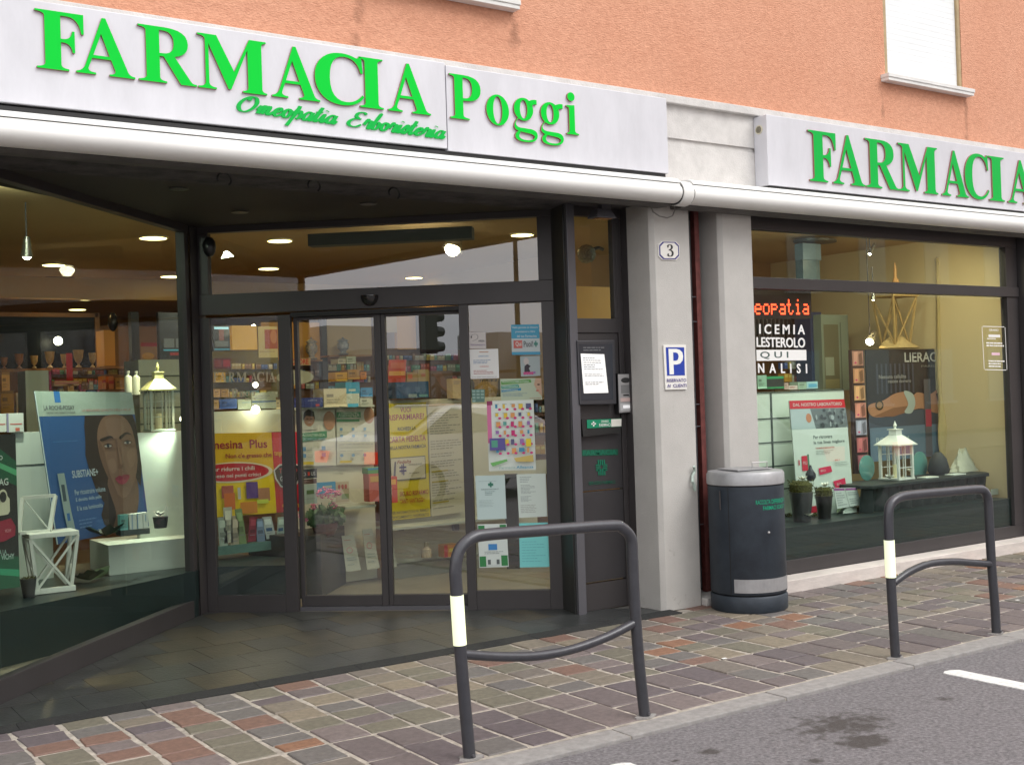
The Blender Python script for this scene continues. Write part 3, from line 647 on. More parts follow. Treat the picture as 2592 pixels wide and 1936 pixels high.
dcs = thing('display_case', 'dark wall case with a lit white notice inside, left of the intercom', 'display case', (5.19, .28, 1.40))
q = [PF.px(*K('d2', *p), .06) for p in ((288, 1088), (560, 1083), (572, 1545), (308, 1550))]
MB().slab(q, (0, .056, 0), mat('case_dark', (.055, .055, .062), .4, .3)).build('case', dcs, bevel=.006)
q = [PF.px(*K('d2', *p), .061) for p in ((300, 1112), (541, 1110), (548, 1512), (318, 1520))]
p_ = Print(q); p_.rect(0, 0, 1, 1, (.035, .04, .05), rough=.15); p_.build('glass_front', dcs)
q = [PF.px(*K('d2', *p), .0635) for p in ((312, 1182), (482, 1187), (512, 1464), (335, 1468))]
p_ = Print(q); p_.rect(0, 0, 1, 1, WHITEP, m=mat('notice_lit', (.8, .8, .78), .5, emit=.35)); p_.lines(.08, .08, .9, .42, 6, seed=4); p_.lines(.08, .5, .9, .62, 3, seed=5); p_.lines(.08, .7, .9, .8, 2, seed=6); p_.build('notice', dcs)
q = [PF.px(*K('d2', *p), .0635) for p in ((330, 1130), (520, 1130), (522, 1165), (332, 1168))]; p_ = Print(q); p_.lines(0, 0, 1, 1, 2, (.16, .17, .18), 3); p_.build('lettering', dcs)
# slot with green strip
sl = thing('service_slot', 'dark service slot with a green and white strip below the wall case', 'slot', (5.2, .3, 1.25))
q = [PF.px(*K('d3', *p), .04) for p in ((308, 168), (590, 158), (582, 262), (320, 290))]
MB().slab(q, (0, .04, 0), mat('slot_black', (.012, .012, .012), .5)).build('housing', sl)
q = [PF.px(*K('d3', *p), .042) for p in ((345, 172), (585, 163), (585, 218), (347, 232))]; p_ = Print(q)
p_.rect(0, 0, 1, 1, (.0, .20, .10)); p_.rect(.70, .04, 1, .96, (.65, .64, .58)); p_.rects([(.12, .42, .25, .58), (.165, .22, .205, .8)], (.7, .75, .7)); p_.text('ORARIO', .40, .12, .62, .40, (.6, .7, .6)); p_.text('FARMACI', .34, .5, .67, .88, (.65, .7, .65)); p_.build('strip', sl)
# green pharmacy marks on the drawer
DG = (.0, .17, .09)
q = [PF.px(*K('d3', *p), -.004) for p in ((305, 340), (560, 335), (570, 625), (322, 640))]; p_ = Print(q)
p_.rect(0, .14, 1, .28, (.0, .075, .04)); p_.text('FARMACIA', .04, .15, .96, .27, (.0, .13, .07))
for du, dv, horiz in ((0, 0, 0),):
    L = []
    for k in (-1.5, -.5, .5, 1.5):
        L += [(.52+k*.055-.018, .38, .52+k*.055+.018, .52-.02*abs(k)), (.52+k*.055-.018, .58+.02*abs(k), .52+k*.055+.018, .75)]
    for k in (-1.5, -.5, .5, 1.5):
        L += [(.36, .565+k*.042-.013, .50-.02*abs(k), .565+k*.042+.013), (.54+.02*abs(k), .565+k*.042-.013, .68, .565+k*.042+.013)]
    p_.rects(L, (.0, .14, .075))
p_.text('SERVIZIO FARMACI', .14, .88, .88, .96, (.0, .09, .05)); p_.build('lettering', pn)
# intercom
icm = thing('intercom', 'silver intercom box with buttons on the metal jamb by the pillar', 'intercom', (5.44, .27, 1.37))
SILV = mat('brushed_silver', (.42, .41, .41), .4, .3)
iq = rectq(YF(.283), 'd2', 588, 1330, 690, 1605); MB().slab([iq[0]+np.array([-.004, .004, .008]), iq[1]+np.array([.006, .004, .008]), iq[2]+np.array([.006, .004, -.008]), iq[3]+np.array([-.004, .004, -.008])], (0, .042, 0), mat('black_plastic', (0, 0, 0))).build('backbox', icm, bevel=.003)
MB().slab(iq, (0, .006, 0), SILV).build('plate', icm, bevel=.002)
p_ = Print(iq, .0006, .0005)
p_.ell(.5, .16, .32, .07, (.03, .03, .03)); p_.rect(.15, .28, .85, .50, (.2, .2, .2)); p_.rect(.3, .53, .7, .57, (.03, .03, .03)); p_.rect(.08, .62, .92, .72, (.6, .45, .42)); p_.rect(.05, .76, .95, .96, (.5, .5, .5)); p_.rect(.25, .81, .72, .89, (.8, .8, .8), m=mat('button_lit', (.8, .8, .8), .4, emit=.4)); p_.build('buttons', icm)
MB().box(5.4405, 5.4445, .26, .33, .0, 2.835, FRAME).build('jamb', pn)
# flood lamp under awning
fl = thing('flood_lamp', 'small grey flood lamp hanging under the awning above the service panel', 'lamp', onY(*K('d2', 470, 170), .15))
c = onY(*K('d2', 470, 205), .12)
MB().prism([(c[0]-.085, c[1]-.05), (c[0]+.085, c[1]-.05), (c[0]+.085, c[1]+.06), (c[0]-.085, c[1]+.06)], c[2]-.004, c[2]+.004, FRAME2).add([(c[0]-.085, c[1]-.05, c[2]), (c[0]+.085, c[1]-.05, c[2]), (c[0]+.085, c[1]+.06, c[2]), (c[0]-.085, c[1]+.06, c[2]), (c[0]-.055, c[1]-.02, c[2]+.06), (c[0]+.06, c[1]-.02, c[2]+.06), (c[0]+.06, c[1]+.05, c[2]+.06), (c[0]-.055, c[1]+.05, c[2]+.06)], [(0, 1, 5, 4), (1, 2, 6, 5), (2, 3, 7, 6), (3, 0, 4, 7), (4, 5, 6, 7)], FRAME2).build('lamp_head', fl, bevel=.003)
MB().box(c[0]-.06, c[0]+.06, c[1]-.03, c[1]+.04, c[2]-.009, c[2]-.005, mat('lamp_lens', (.30, .16, .08), .15)).build('lens', fl)
MB().box(c[0]-.005, c[0]+.075, c[1]-.005, c[1]+.035, c[2]+.062, 2.836, FRAME2).build('arm', fl, bevel=.003)
# cable and clips on the pillar
cl = thing('awning_cable', 'thin looped grey cable with clips under the awning joint on the pillar', 'cable', onY(*K('d2', 900, 150), -.05))
mb = MB(); pts = [onY(*K('d2', a, b_), -.06) for a, b_ in ((805, 80), (812, 110), (835, 160), (880, 192), (935, 205), (975, 190), (992, 150), (985, 105), (965, 88))]
mb.tube(pts, .005, mat('cable_grey', (.16, .15, .14), .5), 6).build('wire', cl)
for a in (860, 960):
    c = onY(*K('d2', a, 92), -.06); MB().box(c[0]-.035, c[0]+.03, c[1]-.03, c[1]+.06, c[2]-.012, c[2]+.03, AWU).build('clip', cl, bevel=.003)
# house number
hp = thing('house_number_plate', 'white octagonal enamel house number plate reading 3', 'plate', onY(*K('d2', 950, 505), 0))
q = [FAC.px(*K('d2', *p), .008) for p in ((872, 372), (1024, 374), (1028, 508), (876, 506))]
def oct_(q, k, off):
    P_ = Print(q); return [P_.P(u, v, 0)-P_.n*P_.first+P_.n*off for u, v in ((k+.17, k), (1-k-.17, k), (1-k, k+.2), (1-k, 1-k-.2), (1-k-.17, 1-k), (k+.17, 1-k), (k, 1-k-.2), (k, k+.2))]
EN = mat('enamel_white', (.78, .77, .73), .2, coat=.5); ENB = mat('enamel_blue', (.06, .06, .22), .25, coat=.5)
def plate(parent, q, k, off, th, m, name):
    a = oct_(q, k, off); b_ = oct_(q, k, off-th); return MB().hexa(b_, a, m).build(name, parent)
plate(hp, q, 0, .0, .008, EN, 'plate'); plate(hp, q, .03, .0012, .001, ENB, 'border'); plate(hp, q, .085, .0024, .001, EN, 'face')
p_ = Print(q, first=.0032)
def stroke(p_, pts, w0, c, asp=1.0):
    P_ = smooth(pts, 4); a = []; b_ = []
    for i, p in enumerate(P_):
        s0 = P_[max(0, i-1)]; s1_ = P_[min(len(P_)-1, i+1)]; dx, dy = s1_[0]-s0[0], s1_[1]-s0[1]; l = math.hypot(dx, dy)+1e-6
        wd = w0*(.35+.65*abs(dy/l)); a.append((p[0]+dy/l*wd*asp, p[1]-dx/l*wd)); b_.append((p[0]-dy/l*wd*asp, p[1]+dx/l*wd))
    for i in range(len(P_)-1):
        p_.mb.add([p_.P(*a[i], p_.lv+i*.02), p_.P(*a[i+1], p_.lv+i*.02), p_.P(*b_[i+1], p_.lv+i*.02), p_.P(*b_[i], p_.lv+i*.02)], [(0, 1, 2, 3)], flat(c))
    p_.lv += 1
stroke(p_, [(.41, .28), (.49, .20), (.59, .22), (.62, .34), (.56, .44), (.49, .47), (.58, .50), (.65, .61), (.62, .76), (.50, .81), (.40, .73)], .048, BLK); p_.ell(.43, .31, .036, .045, BLK, 10); p_.ell(.43, .70, .036, .045, BLK, 10); p_.build('numeral', hp)
# parking sign
q = [FAC.px(*K('d2', *p), .012) for p in ((910, 1119), (1072, 1119), (1080, 1439), (926, 1443))]
ps = thing('parking_sign', 'white and blue P sign reading RISERVATO AI CLIENTI on the pillar', 'sign', q[3])
MB().slab(q, (0, .01, 0), EN).build('plate', ps, bevel=.002); p_ = Print(q)
PB = (.01, .04, .33); p_.rect(.09, .055, .91, .685, PB); 
p_.poly([(.20, .09), (.55, .09), (.70, .11), (.82, .17), (.85, .26), (.82, .35), (.70, .42), (.55, .44), (.40, .44), (.40, .66), (.20, .66)], WHITEP); p_.poly([(.40, .17), (.52, .17), (.60, .19), (.645, .26), (.60, .33), (.52, .355), (.40, .355)], PB)
p_.text('RISERVATO', .06, .755, .96, .83, (.10, .08, .25)); p_.text('AI  CLIENTI', .06, .875, .96, .95, (.10, .08, .25)); p_.build('lettering', ps)
# right show window
w3 = thing('shop_window', 'wide right shop window with transom above a pale stone ledge', 'shop window', (8.2, .12, 0))
WF = YF(.12)
bars(WF, [(6.43, 9.97, -.07, 0, .092, .195)], w3, 'bottom_rail'); bars(WF, [(6.43, 9.97, -.07, 0, 2.722, 2.834)], w3, 'head'); bars(WF, [(9.80, 9.97, -.07, -.001, .196, 2.27)], w3, 'stile'); bars(WF, [(9.80, 9.97, -.07, -.001, 2.361, 2.721)], w3, 'stile')
bars(WF, [(6.43, 6.50, -.07, -.001, .196, 2.27)], w3, 'stile'); bars(WF, [(6.43, 9.97, -.07, .012, 2.272, 2.36)], w3, 'mullion')
pane(WF, 6.501, 9.799, .197, 2.27, -.03, w3); pane(WF, 6.501, 9.799, 2.362, 2.72, -.03, w3, 'transom_pane')
lg = tag(MB().box(6.43, 16, -.075, .118, -.01, .09, mat('ledge_marble', (.66, .60, .56), .6, 0, .2, 3.5, .2, 30, stretch=(1, 1, 4))).build('stone_ledge', bevel=.006), 'pale pinkish stone ledge under the right shop window', 'ledge')
MB().box(9.98, 10.02, .05, .3, 0.09, 2.835, FRAME).build('jamb', w3)
# stickers on the right window glass
ST = YF(.12).off(-.022)
stk = thing('window_lettering', 'white stuck letters ICEMIA LESTEROLO QUI NALISI on the right shop window', 'lettering', ST.px(*K('d4', 540, 1200)))
def sticker(F, c, quad_, n=0.0): return Print([F.px(*K(c, *p), n) for p in quad_], .0004, .0006)
WH = (.80, .80, .78)
for s_, qd in (('ICEMIA', ((385, 872), (702, 878), (702, 945), (385, 940))), ('LESTEROLO', ((366, 962), (702, 967), (704, 1036), (368, 1030))), ('NALISI', ((376, 1142), (716, 1146), (718, 1212), (378, 1210)))):
    p_ = sticker(WF, 'd4', qd, -.018); sp_ = '  '.join(s_) if s_ == 'NALISI' else (' '.join(s_) if s_ == 'ICEMIA' else s_); 
    for dx in (0, .006): p_.text(sp_, dx, 0, .992+dx, 1, WH)
    p_.build('lettering', stk)
p_ = sticker(WF, 'd4', ((366, 1050), (710, 1050), (712, 1122), (368, 1126)), -.018); p_.rect(0, 0, 1, 1, WH); p_.text('Q U I', .07, .16, .63, .86, (.05, .09, .08)); p_.build('lettering', stk)
hr = thing('opening_hours_sticker', 'white outlined opening hours sticker near the right edge of the window', 'sticker', ST.px(*K('d4', 2000, 1190)))
p_ = sticker(WF, 'd4', ((1920, 886), (2082, 890), (2096, 1192), (1936, 1188)), -.018)
p_.rects([(.04, 0, .96, .015), (.04, .985, .96, 1), (0, .02, .02, .98), (.98, .02, 1, .98)], WH); p_.text('ORARIO', .3, .06, .7, .11, WH); p_.rect(.26, .19, .76, .25, WH); p_.lines(.2, .26, .8, .30, 1, WH, 4, .6); p_.lines(.15, .35, .92, .53, 3, WH, 5, .5); p_.rect(.35, .60, .7, .66, (.75, .5, .6)); p_.lines(.2, .76, .9, .94, 3, WH, 8, .5); p_.build('lettering', hr)
# LED sign behind the glass
led = thing('led_display', 'red running LED display reading eopatia behind the right window', 'display', YF(.22).px(*K('d4', 540, 810)))
F5 = {'e': '0E111F100E', 'o': '0E1111110E', 'p': '1E111E1010', 'a': '0E010F110F', 't': '08081C08080906'[:14], 'i': '04000C04040E'[:12], '\x00': ''}
FONT = {'e': [0, 0, 14, 17, 31, 16, 14], 'o': [0, 0, 14, 17, 17, 17, 14], 'p': [0, 0, 30, 17, 30, 16, 16], 'a': [0, 0, 14, 1, 15, 17, 15], 't': [8, 8, 28, 8, 8, 9, 6], 'i': [4, 0, 12, 4, 4, 4, 14], 'm': [0, 0, 26, 21, 21, 17, 17]}
LF = YF(.24); qd = [LF.px(*K('d4', *p)) for p in ((352, 700), (725, 702), (728, 808), (354, 808))]
a0 = np.array(qd[0]); mb = MB(); w_ = qd[1]-qd[0]
MB().slab([qd[0]-w_*1.2+np.array([0, 0, .03]), qd[1]+w_*.05+np.array([0, 0, .03]), qd[2]+w_*.05-np.array([0, 0, .03]), qd[3]-w_*1.2-np.array([0, 0, .03])], (0, .05, 0), mat('led_housing', (.015, .012, .014), .4)).build('housing', led)
p_ = Print(qd, .0002, .002); LEDM = mat('led_red', (.8, .02, .01), .5, emit=3.2, ecol=(1, .10, .03)); LEDG = mat('led_glow', (.3, .005, .01), .6, emit=.5, ecol=(1, .01, .02))
word = 'eopatia'; n = len(word)*6-1
glow = []
for i, ch in enumerate(word):
    for r_ in range(7):
        for k in range(5):
            if FONT[ch][r_] >> (4-k) & 1:
                u = (i*6+k+.5)/n; v = (r_+.5)/7
                p_.mb.add([p_.P(u-.011, v-.055, 3), p_.P(u+.011, v-.055, 3), p_.P(u+.011, v+.055, 3), p_.P(u-.011, v+.055, 3)], [(0, 1, 2, 3)], LEDM)
                p_.mb.add([p_.P(u-.0125, v-.075, 1+k*.2), p_.P(u+.0125, v-.075, 1+k*.2), p_.P(u+.0125, v+.075, 1+k*.2), p_.P(u-.0125, v+.075, 1+k*.2)], [(0, 1, 2, 3)], LEDG)
p_.build('led', led, kind='stuff')

# ================================================================== STREET FURNITURE
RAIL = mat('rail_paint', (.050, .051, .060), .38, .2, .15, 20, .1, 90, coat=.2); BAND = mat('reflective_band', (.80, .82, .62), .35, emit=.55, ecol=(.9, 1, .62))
def barrier(label, yy, base, path_px, low_px, band_px, r=.027):
    t_ = thing('steel_barrier', label, 'barrier', ((base[0]+base[1])/2, yy, 0), 'hoop barriers along the kerb')
    P_ = [onY(x, y, yy) for x, y in path_px]; P_ = [np.array([base[0], yy, 0.0])]+P_+[np.array([base[1], yy, 0.0])]
    # round the path with catmull-rom
    out = []
    for i in range(len(P_)-1):
        p0 = P_[max(0, i-1)]; p1 = P_[i]; p2 = P_[i+1]; p3 = P_[min(len(P_)-1, i+2)]
        for j in range(6):
            tt = j/6; out.append(.5*(2*p1+(p2-p0)*tt+(2*p0-5*p1+4*p2-p3)*tt*tt+(3*p1-p0-3*p2+p3)*tt**3))
    out.append(P_[-1]); MB().tube(out, r, RAIL, 14).build('hoop', t_, smooth=True)
    L = [onY(x, y, yy) for x, y in low_px]; o2 = []
    for i in range(len(L)-1):
        p0 = L[max(0, i-1)]; p1 = L[i]; p2 = L[i+1]; p3 = L[min(len(L)-1, i+2)]
        for j in range(6):
            tt = j/6; o2.append(.5*(2*p1+(p2-p0)*tt+(2*p0-5*p1+4*p2-p3)*tt*tt+(3*p1-p0-3*p2+p3)*tt**3))
    o2.append(L[-1]); MB().tube(o2, r*.78, RAIL, 12).build('lower_bar', t_, smooth=True)
    b0, b1 = onY(*band_px[0], yy)[2], onY(*band_px[1], yy)[2]
    half = out[:len(out)//2]; xz = lambda z: np.array([np.interp(z, [p[2] for p in half[:30]], [p[0] for p in half[:30]]), yy, z])
    MB().tube([xz(b0+(b1-b0)*k/6) for k in range(7)], r*1.08, BAND, 16).build('reflective_band', t_, smooth=True)
    for bx in base:
        mb = MB(); mb.prism([(bx+r*(2.1+.5*math.sin(3*q_+bx))*math.cos(q_), yy+r*(1.3+.25*math.cos(2*q_+bx))*math.sin(q_)) for q_ in [k_*.45 for k_ in range(14)]], -.003, .0055, KERB)
        mb.tube([(bx-.0, yy-r*1.0, .018), (bx, yy-r*1.35, .018)], .007, FRAME2, 6)
        mb.build('base', t_)
barrier('dark steel hoop barrier with sagging lower bar in front of the entrance', -1.885, (2.665, 3.645),
        [(1168, 1680), (1156, 1500), (1153, 1440), (1163, 1392), (1194, 1362), (1240, 1352), (1400, 1340), (1545, 1330), (1575, 1336), (1597, 1362), (1601, 1410), (1606, 1520), (1618, 1680)],
        [(1170, 1655), (1260, 1661), (1350, 1660), (1440, 1645), (1530, 1614), (1602, 1578)], [(1158, 1632), (1155, 1506)])
barrier('dark steel hoop barrier with arched lower bar in front of the right shop window', -1.9, (5.475, 6.425),
        [(2258, 1520), (2252, 1400), (2249, 1310), (2254, 1277), (2275, 1259), (2310, 1252), (2400, 1244), (2470, 1238), (2490, 1242), (2500, 1262), (2503, 1300), (2510, 1430), (2518, 1530)],
        [(2262, 1475), (2300, 1448), (2350, 1427), (2410, 1421), (2460, 1424), (2508, 1427)], [(2257, 1460), (2253, 1366)])
# litter bin
bn = thing('litter_bin', 'round dark blue medicine collection bin with silver rim between the pillars', 'bin', (6.0, -.27, 0))
BB = mat('bin_blue', (.027, .037, .050), .55, .1, .25, 6, .1, 120, c2=(.016, .022, .032)); BS = mat('bin_silver', (.36, .36, .37), .5, .45, .15, 12)
c0 = (6.0, -.27, 0); R_ = .262
MB().lathe(c0, [(R_-.004, .0), (R_+.003, .012), (R_+.003, .10), (R_-.006, .112)], BB, 48).build('base_ring', bn, smooth=True)
MB().lathe(c0, [(R_-.03, .108), (R_-.03, .125)], DARK, 48).build('gap', bn)
MB().lathe(c0, [(R_-.004, .122), (R_, .128), (R_, .858)], BB, 48).build('body', bn, smooth=True)
MB().lathe(c0, [(R_-.002, .862), (R_+.006, .868), (R_+.006, .935), (R_-.006, .953), (R_-.05, .958), (.04, .962)], BS, 48).build('rim', bn, smooth=True)
def cyl_quad(mb, a0, a1, z0, z1, rad, m, n=14):
    vs = []; fs = []
    for i in range(n+1):
        a = math.radians(a0+(a1-a0)*i/n); 
        for z in (z0, z1): vs.append((c0[0]+rad*math.cos(a), c0[1]+rad*math.sin(a), z))
    for i in range(n): fs.append((2*i, 2*i+2, 2*i+3, 2*i+1))
    return mb.add(vs, fs, m)
cyl_quad(MB(), -157, -20, .140, .232, R_+.0015, BS, 24).build('lower_band', bn, recalc=False)
cyl_quad(MB(), -162.8, -161.6, .13, .855, R_+.0012, DARK, 2).build('door_seam', bn, recalc=False)
hb = MB().tube([(c0[0]+(R_+.006)*math.cos(math.radians(-176)), c0[1]+(R_+.006)*math.sin(math.radians(-176)), z) for z in (.70, .83)], .006, FRAME, 6); hb.build('hinge', bn)
a = math.radians(-102); MB().ball((c0[0]+(R_+.002)*math.cos(a), c0[1]+(R_+.002)*math.sin(a), .545), .009, SILV, 8).build('lock', bn)
GB = flat((.0, .30, .16)); mb = MB()
for s_, z0, z1, a0, a1 in (('RACCOLTA', .738, .768, -121, -97), ('DIFFERENZIATA', .738, .768, -95, -56), ('FARMACI SCADUTI', .698, .726, -110, -60)):
    vs, fs = text_mesh(s_); mb.add([(c0[0]+(R_+.0016)*math.cos(math.radians(a0+(a1-a0)*x)), c0[1]+(R_+.0016)*math.sin(math.radians(a0+(a1-a0)*x)), z0+(z1-z0)*y) for x, y in vs], fs, GB)
mb.build('lettering', bn, recalc=False)
lid = MB().prism([(c0[0]-.19, c0[1]-.12), (c0[0]+.10, c0[1]-.16), (c0[0]+.14, c0[1]+.08), (c0[0]-.14, c0[1]+.13)], .963, .972, BS).build('lid', bn, bevel=.003)
MB().tube([(c0[0]-.04, c0[1]-.11, .97), (c0[0]-.04, c0[1]-.11, 1.012), (c0[0]+.09, c0[1]-.125, 1.012), (c0[0]+.09, c0[1]-.125, .97)], .004, SILV, 6).build('handle', lid)
tag(MB().tube([(5.745+.02*math.sin(k*1.7), -.02-.01*math.cos(k*2.1), .99-k*.035) for k in range(6)], .011, mat('rag', (.42, .5, .45), .9, 0, .3, 60), 7).build('cord_knot', smooth=True), 'pale knotted cord hanging beside the bin rim', 'cord')
# litter specks
for i, (x, y) in enumerate(((K('d5', 2165, 1520)), (K('c3', 345, 0)[0], 1400+652*.4069))):
    c = onZ(x, y, .003); tag(MB().prism([(c[0]-.016, c[1]-.008), (c[0]+.014, c[1]-.012), (c[0]+.018, c[1]+.007), (c[0]-.01, c[1]+.011)], .001, .004, flat((.75, .75, .73))).build('paper_scrap'), ('tiny white paper scrap on the paving at the right edge', 'tiny white paper scrap on the paving between the two barriers')[i], 'litter')

# ================================================================== INTERIOR SHELL
PL = mat('plaster_warm', (.56, .38, .18), .8, 0, .06, 1.5); WALLI = mat('wall_ochre', (.50, .34, .16), .8, 0, .1, 1.2); FLI = mat('shop_floor', (.22, .19, .14), .35, 0, .15, 3)
struct('shop_floor', MB().prism([(-3, .6), (.78, .03), (2.96, 2.26), (3.03, 2.30), (5.0, .57), (5.05, .36), (5.82, .36), (6.43, .14), (10.1, .14), (10.1, 12), (-3, 12)], -.02, .006, FLI))
struct('shop_ceiling', MB().prism([(-3, .575), (1.31, .575), (2.93, 2.26), (3.03, 2.36), (5.02, .60), (5.06, .575), (10.1, .575), (10.1, 12), (-3, 12)], 2.90, 3.05, PL))
struct('shop_wall', MB().box(-3.1, -3, .3, 12.2, 0, 3.05, PL)); struct('shop_wall', MB().box(10.1, 10.2, .3, 12.2, 0, 3.05, PL)); struct('shop_wall', MB().box(-3, 10.1, 12, 12.1, 0, 3.05, WALLI))
struct('shop_wall', MB().box(6.95, 10.1, 3.1, 3.2, 0, 2.9, mat('wall_tan', (.30, .16, .06), .7, 0, .16, 1.3)))
struct('shop_wall', MB().box(6.95, 7.05, 3.2, 12, 0, 2.9, WALLI))
struct('shop_wall', MB().box(-3, .76, .32, .38, 0, 2.9, PL))
struct('ceiling_beam', MB().box(-3, 6.94, 6.6, 6.8, 2.68, 2.9, PL))
PART = mat('partition_brown', (.20, .10, .045), .6, 0, .15, 2)
struct('partition', MB().box(-1, 6.94, 6.98, 7.05, 0, 2.42, PART))
dw = YF(6.95)
def P0(F, c, x0, y0, x1, y1, m, name='panel', th=.02, label=None, cat=None, group=None, parent=None):
    q = rectq(F, c, x0, y0, x1, y1); o = MB().slab(q, np.append(-F.n*th, 0), m).build(name, parent)
    if label: tag(o, label, cat, group)
    return o, q
P0(dw, 'c4', -260, 1085, 890, 1580, mat('dark_glazing', (.006, .010, .014), .3, spec=.12), 'dark_opening', .01, 'wide dark glazed opening in the back wall above the goblet shelf', 'opening')
TRIM = mat('wood_trim', (.26, .13, .05), .5, 0, .2, 8)
P0(dw.off(.03), 'c4', 870, 1050, 910, 1560, TRIM, 'trim', .03, 'brown upright trim beside the dark opening in the back wall', 'trim')
P0(dw.off(.03), 'c4', -260, 1045, 890, 1083, TRIM, 'trim', .03, 'brown head trim above the dark opening in the back wall', 'trim')
for x0, x1, lb in ((420, 675, 'dark rectangular ceiling vent left, seen through the left shop window'), (1105, 1362, 'dark rectangular ceiling vent right, near the corner post')):
    q = rectq(YF(6.58), 'c4', x0, 570 if x0 > 1000 else 580, x1, 712 if x0 > 1000 else 725); o = MB().slab(q, (0, .02, 0), mat('vent_dark', (.03, .028, .02), .8)).build('air_vent'); tag(o, lb, 'vent', 'air vents on the ceiling beam')
    mb = MB(); n = 9
    for i in range(n):
        z = q[3][2]+(q[0][2]-q[3][2])*(i+.5)/n; mb.box(q[0][0]+.01, q[1][0]-.01, 6.565, 6.58, z-.003, z+.003, mat('vent_slat', (.07, .06, .045), .7))
    mb.build('slat', o)
q = rectq(YF(4.2), 'c8', 155, 130, 365, 250); o = MB().slab(q, (0, .05, 0), mat('vent_dark', (0, 0, 0))).build('air_vent'); tag(o, 'dark ribbed air vent above the middle of the sliding doors', 'vent')
q = [DOOR.px(*K('c8', *p), -.25) for p in ((-6, 92), (830, 20), (830, 70), (-6, 130))]
tag(MB().fbox(DOOR, .75, 2.0, -.42, -.30, 2.70, 2.79, mat('track_grey', (.10, .115, .10), .6)).build('air_curtain'), 'long grey air curtain box inside above the sliding doors', 'air curtain')
# --- downlights (lit) : disc + warm lamp
DISC = mat('downlight_glow', (1, .8, .4), .5, emit=7, ecol=(1, .80, .33)); DRIM = mat('downlight_rim', (.7, .6, .4), .4)
lights = [((388, 605), .105, 'front left of the ceiling behind the left window'), ((708, 612), .10, 'above the left fixed pane of the entrance'), ((432, 702), .10, 'close to the corner post, second row'), ((680, 682), .10, 'second row above the entrance'), ((220, 759), .11, 'in the far back left of the shop'), ((196, 785), .11, 'deepest in the back left of the shop'),
          ((1322, 597), .095, 'at the right end of the transom'), ((1048, 705), .095, 'behind the transom right of its middle'), ((536, 728), .06, 'small, just right of the corner post'), ((136, 673), .10, 'in front of the left ceiling vent'), ((26, 713), .10, 'at the far left edge of the window'), ((36, 748), .10, 'second at the far left edge')]
for i, ((x, y), r, lb) in enumerate(lights):
    c = onZ(x, y, 2.885)
    if i == 10: c = onZ(x, y, 2.885)
    t_ = thing('ceiling_downlight', 'lit round warm downlight ' + lb, 'downlight', (c[0], c[1], 2.885), 'lit round ceiling downlights')
    MB().lathe((c[0], c[1], 2.886), [(r, 0), (r, .006)], DISC, 24).build('lamp', t_)
    MB().lathe((c[0], c[1], 2.888), [(r*1.12, 0), (r*1.15, .012)], DRIM, 24).build('rim', t_)
    ld = bpy.data.lights.new('downlight', 'SPOT'); ld.energy = 19; ld.color = (1, .60, .22); ld.spot_size = math.radians(140); ld.spot_blend = .9; ld.shadow_soft_size = .08
    lo = bpy.data.objects.new('lamp_light', ld); col.objects.link(lo); lo.location = (0, 0, -.03); lo.parent = t_
# --- halogen spots
BULB = mat('halogen_glow', (1, .9, .7), .5, emit=22, ecol=(1, .88, .62)); CHR = mat('chrome', (.45, .42, .36), .25, .9)
def spot(x, y, F, r, aim, en, label, colr=(1, .86, .62), hang=0.0, size=70, head=True):
    c = F.px(x, y); t_ = thing('halogen_spot', label, 'spotlight', c, 'halogen spotlights inside the shop')
    MB().ball(c, r, BULB, 12).build('bulb', t_, smooth=True)
    if head:
        d = np.array(aim, float)-c; d /= np.linalg.norm(d); MB().tube([c-d*.12, c-d*.03, c+d*.01], [r*.7, r*1.1, r*1.35], CHR, 12).build('reflector', t_, smooth=True)
    if hang: MB().tube([c+np.array([0, 0, r]), (c[0], c[1], min(2.9, c[2]+hang))], .005, FRAME, 6).build('stem', t_)
    ld = bpy.data.lights.new('spot', 'SPOT'); ld.energy = en; ld.color = colr; ld.spot_size = math.radians(size); ld.spot_blend = .6; ld.shadow_soft_size = .04
    lo = bpy.data.objects.new('spot_light', ld); col.objects.link(lo); d = Vector(aim)-Vector(c); lo.parent = t_
    lo.location = d.normalized()*(r+.02); lo.rotation_euler = d.to_track_quat('-Z', 'Y').to_euler(); return t_
spot(*K('c4', 1652, 605), YF(2.55), .032, (2.2, 2.6, 1.0), 55, 'bright halogen bulb on a stem at the corner post, uppermost', hang=.6)
spot(*K('c4', 1678, 912), YF(2.75), .022, (2.0, 2.8, .8), 30, 'bright halogen bulb at the corner post, second from the top', (.9, 1, .82))
spot(*K('c4', 1662, 1184), YF(2.6), .034, (1.9, 2.5, .6), 45, 'bright halogen bulb at the corner post, level with the monitors', (.9, 1, .82))
spot(*K('c5', 1160, 400), YF(2.6), .024, (2.0, 2.6, .2), 22, 'bright small bulb beside the white lantern', (.9, 1, .82), head=False)
spot(*K('c4', 528, 1303), YF(6.7), .045, (2.2, 5, .6), 20, 'yellow bulb glowing in front of the dark back opening', (1, .75, .35), head=False)
spot(*K('c6', 535, 887), YF(3.6), .025, (3.6, 2.7, .6), 30, 'bright bulb above the left fixed pane posters', head=False)
spot(*K('c6', 550, 1368), YF(3.0), .022, (3.6, 2.6, .6), 14, 'small bright bulb in the middle of the left fixed pane', head=False)
spot(*K('c6', 552, 1575), YF(2.9), .034, (3.5, 2.7, .5), 26, 'large bright bulb above the red and yellow poster', head=False)
spot(*K('c8', 812, 228), YF(2.0), .065, (3.9, 1.6, .2), 60, 'large lit halogen spot head behind the transom', hang=.4, size=95)
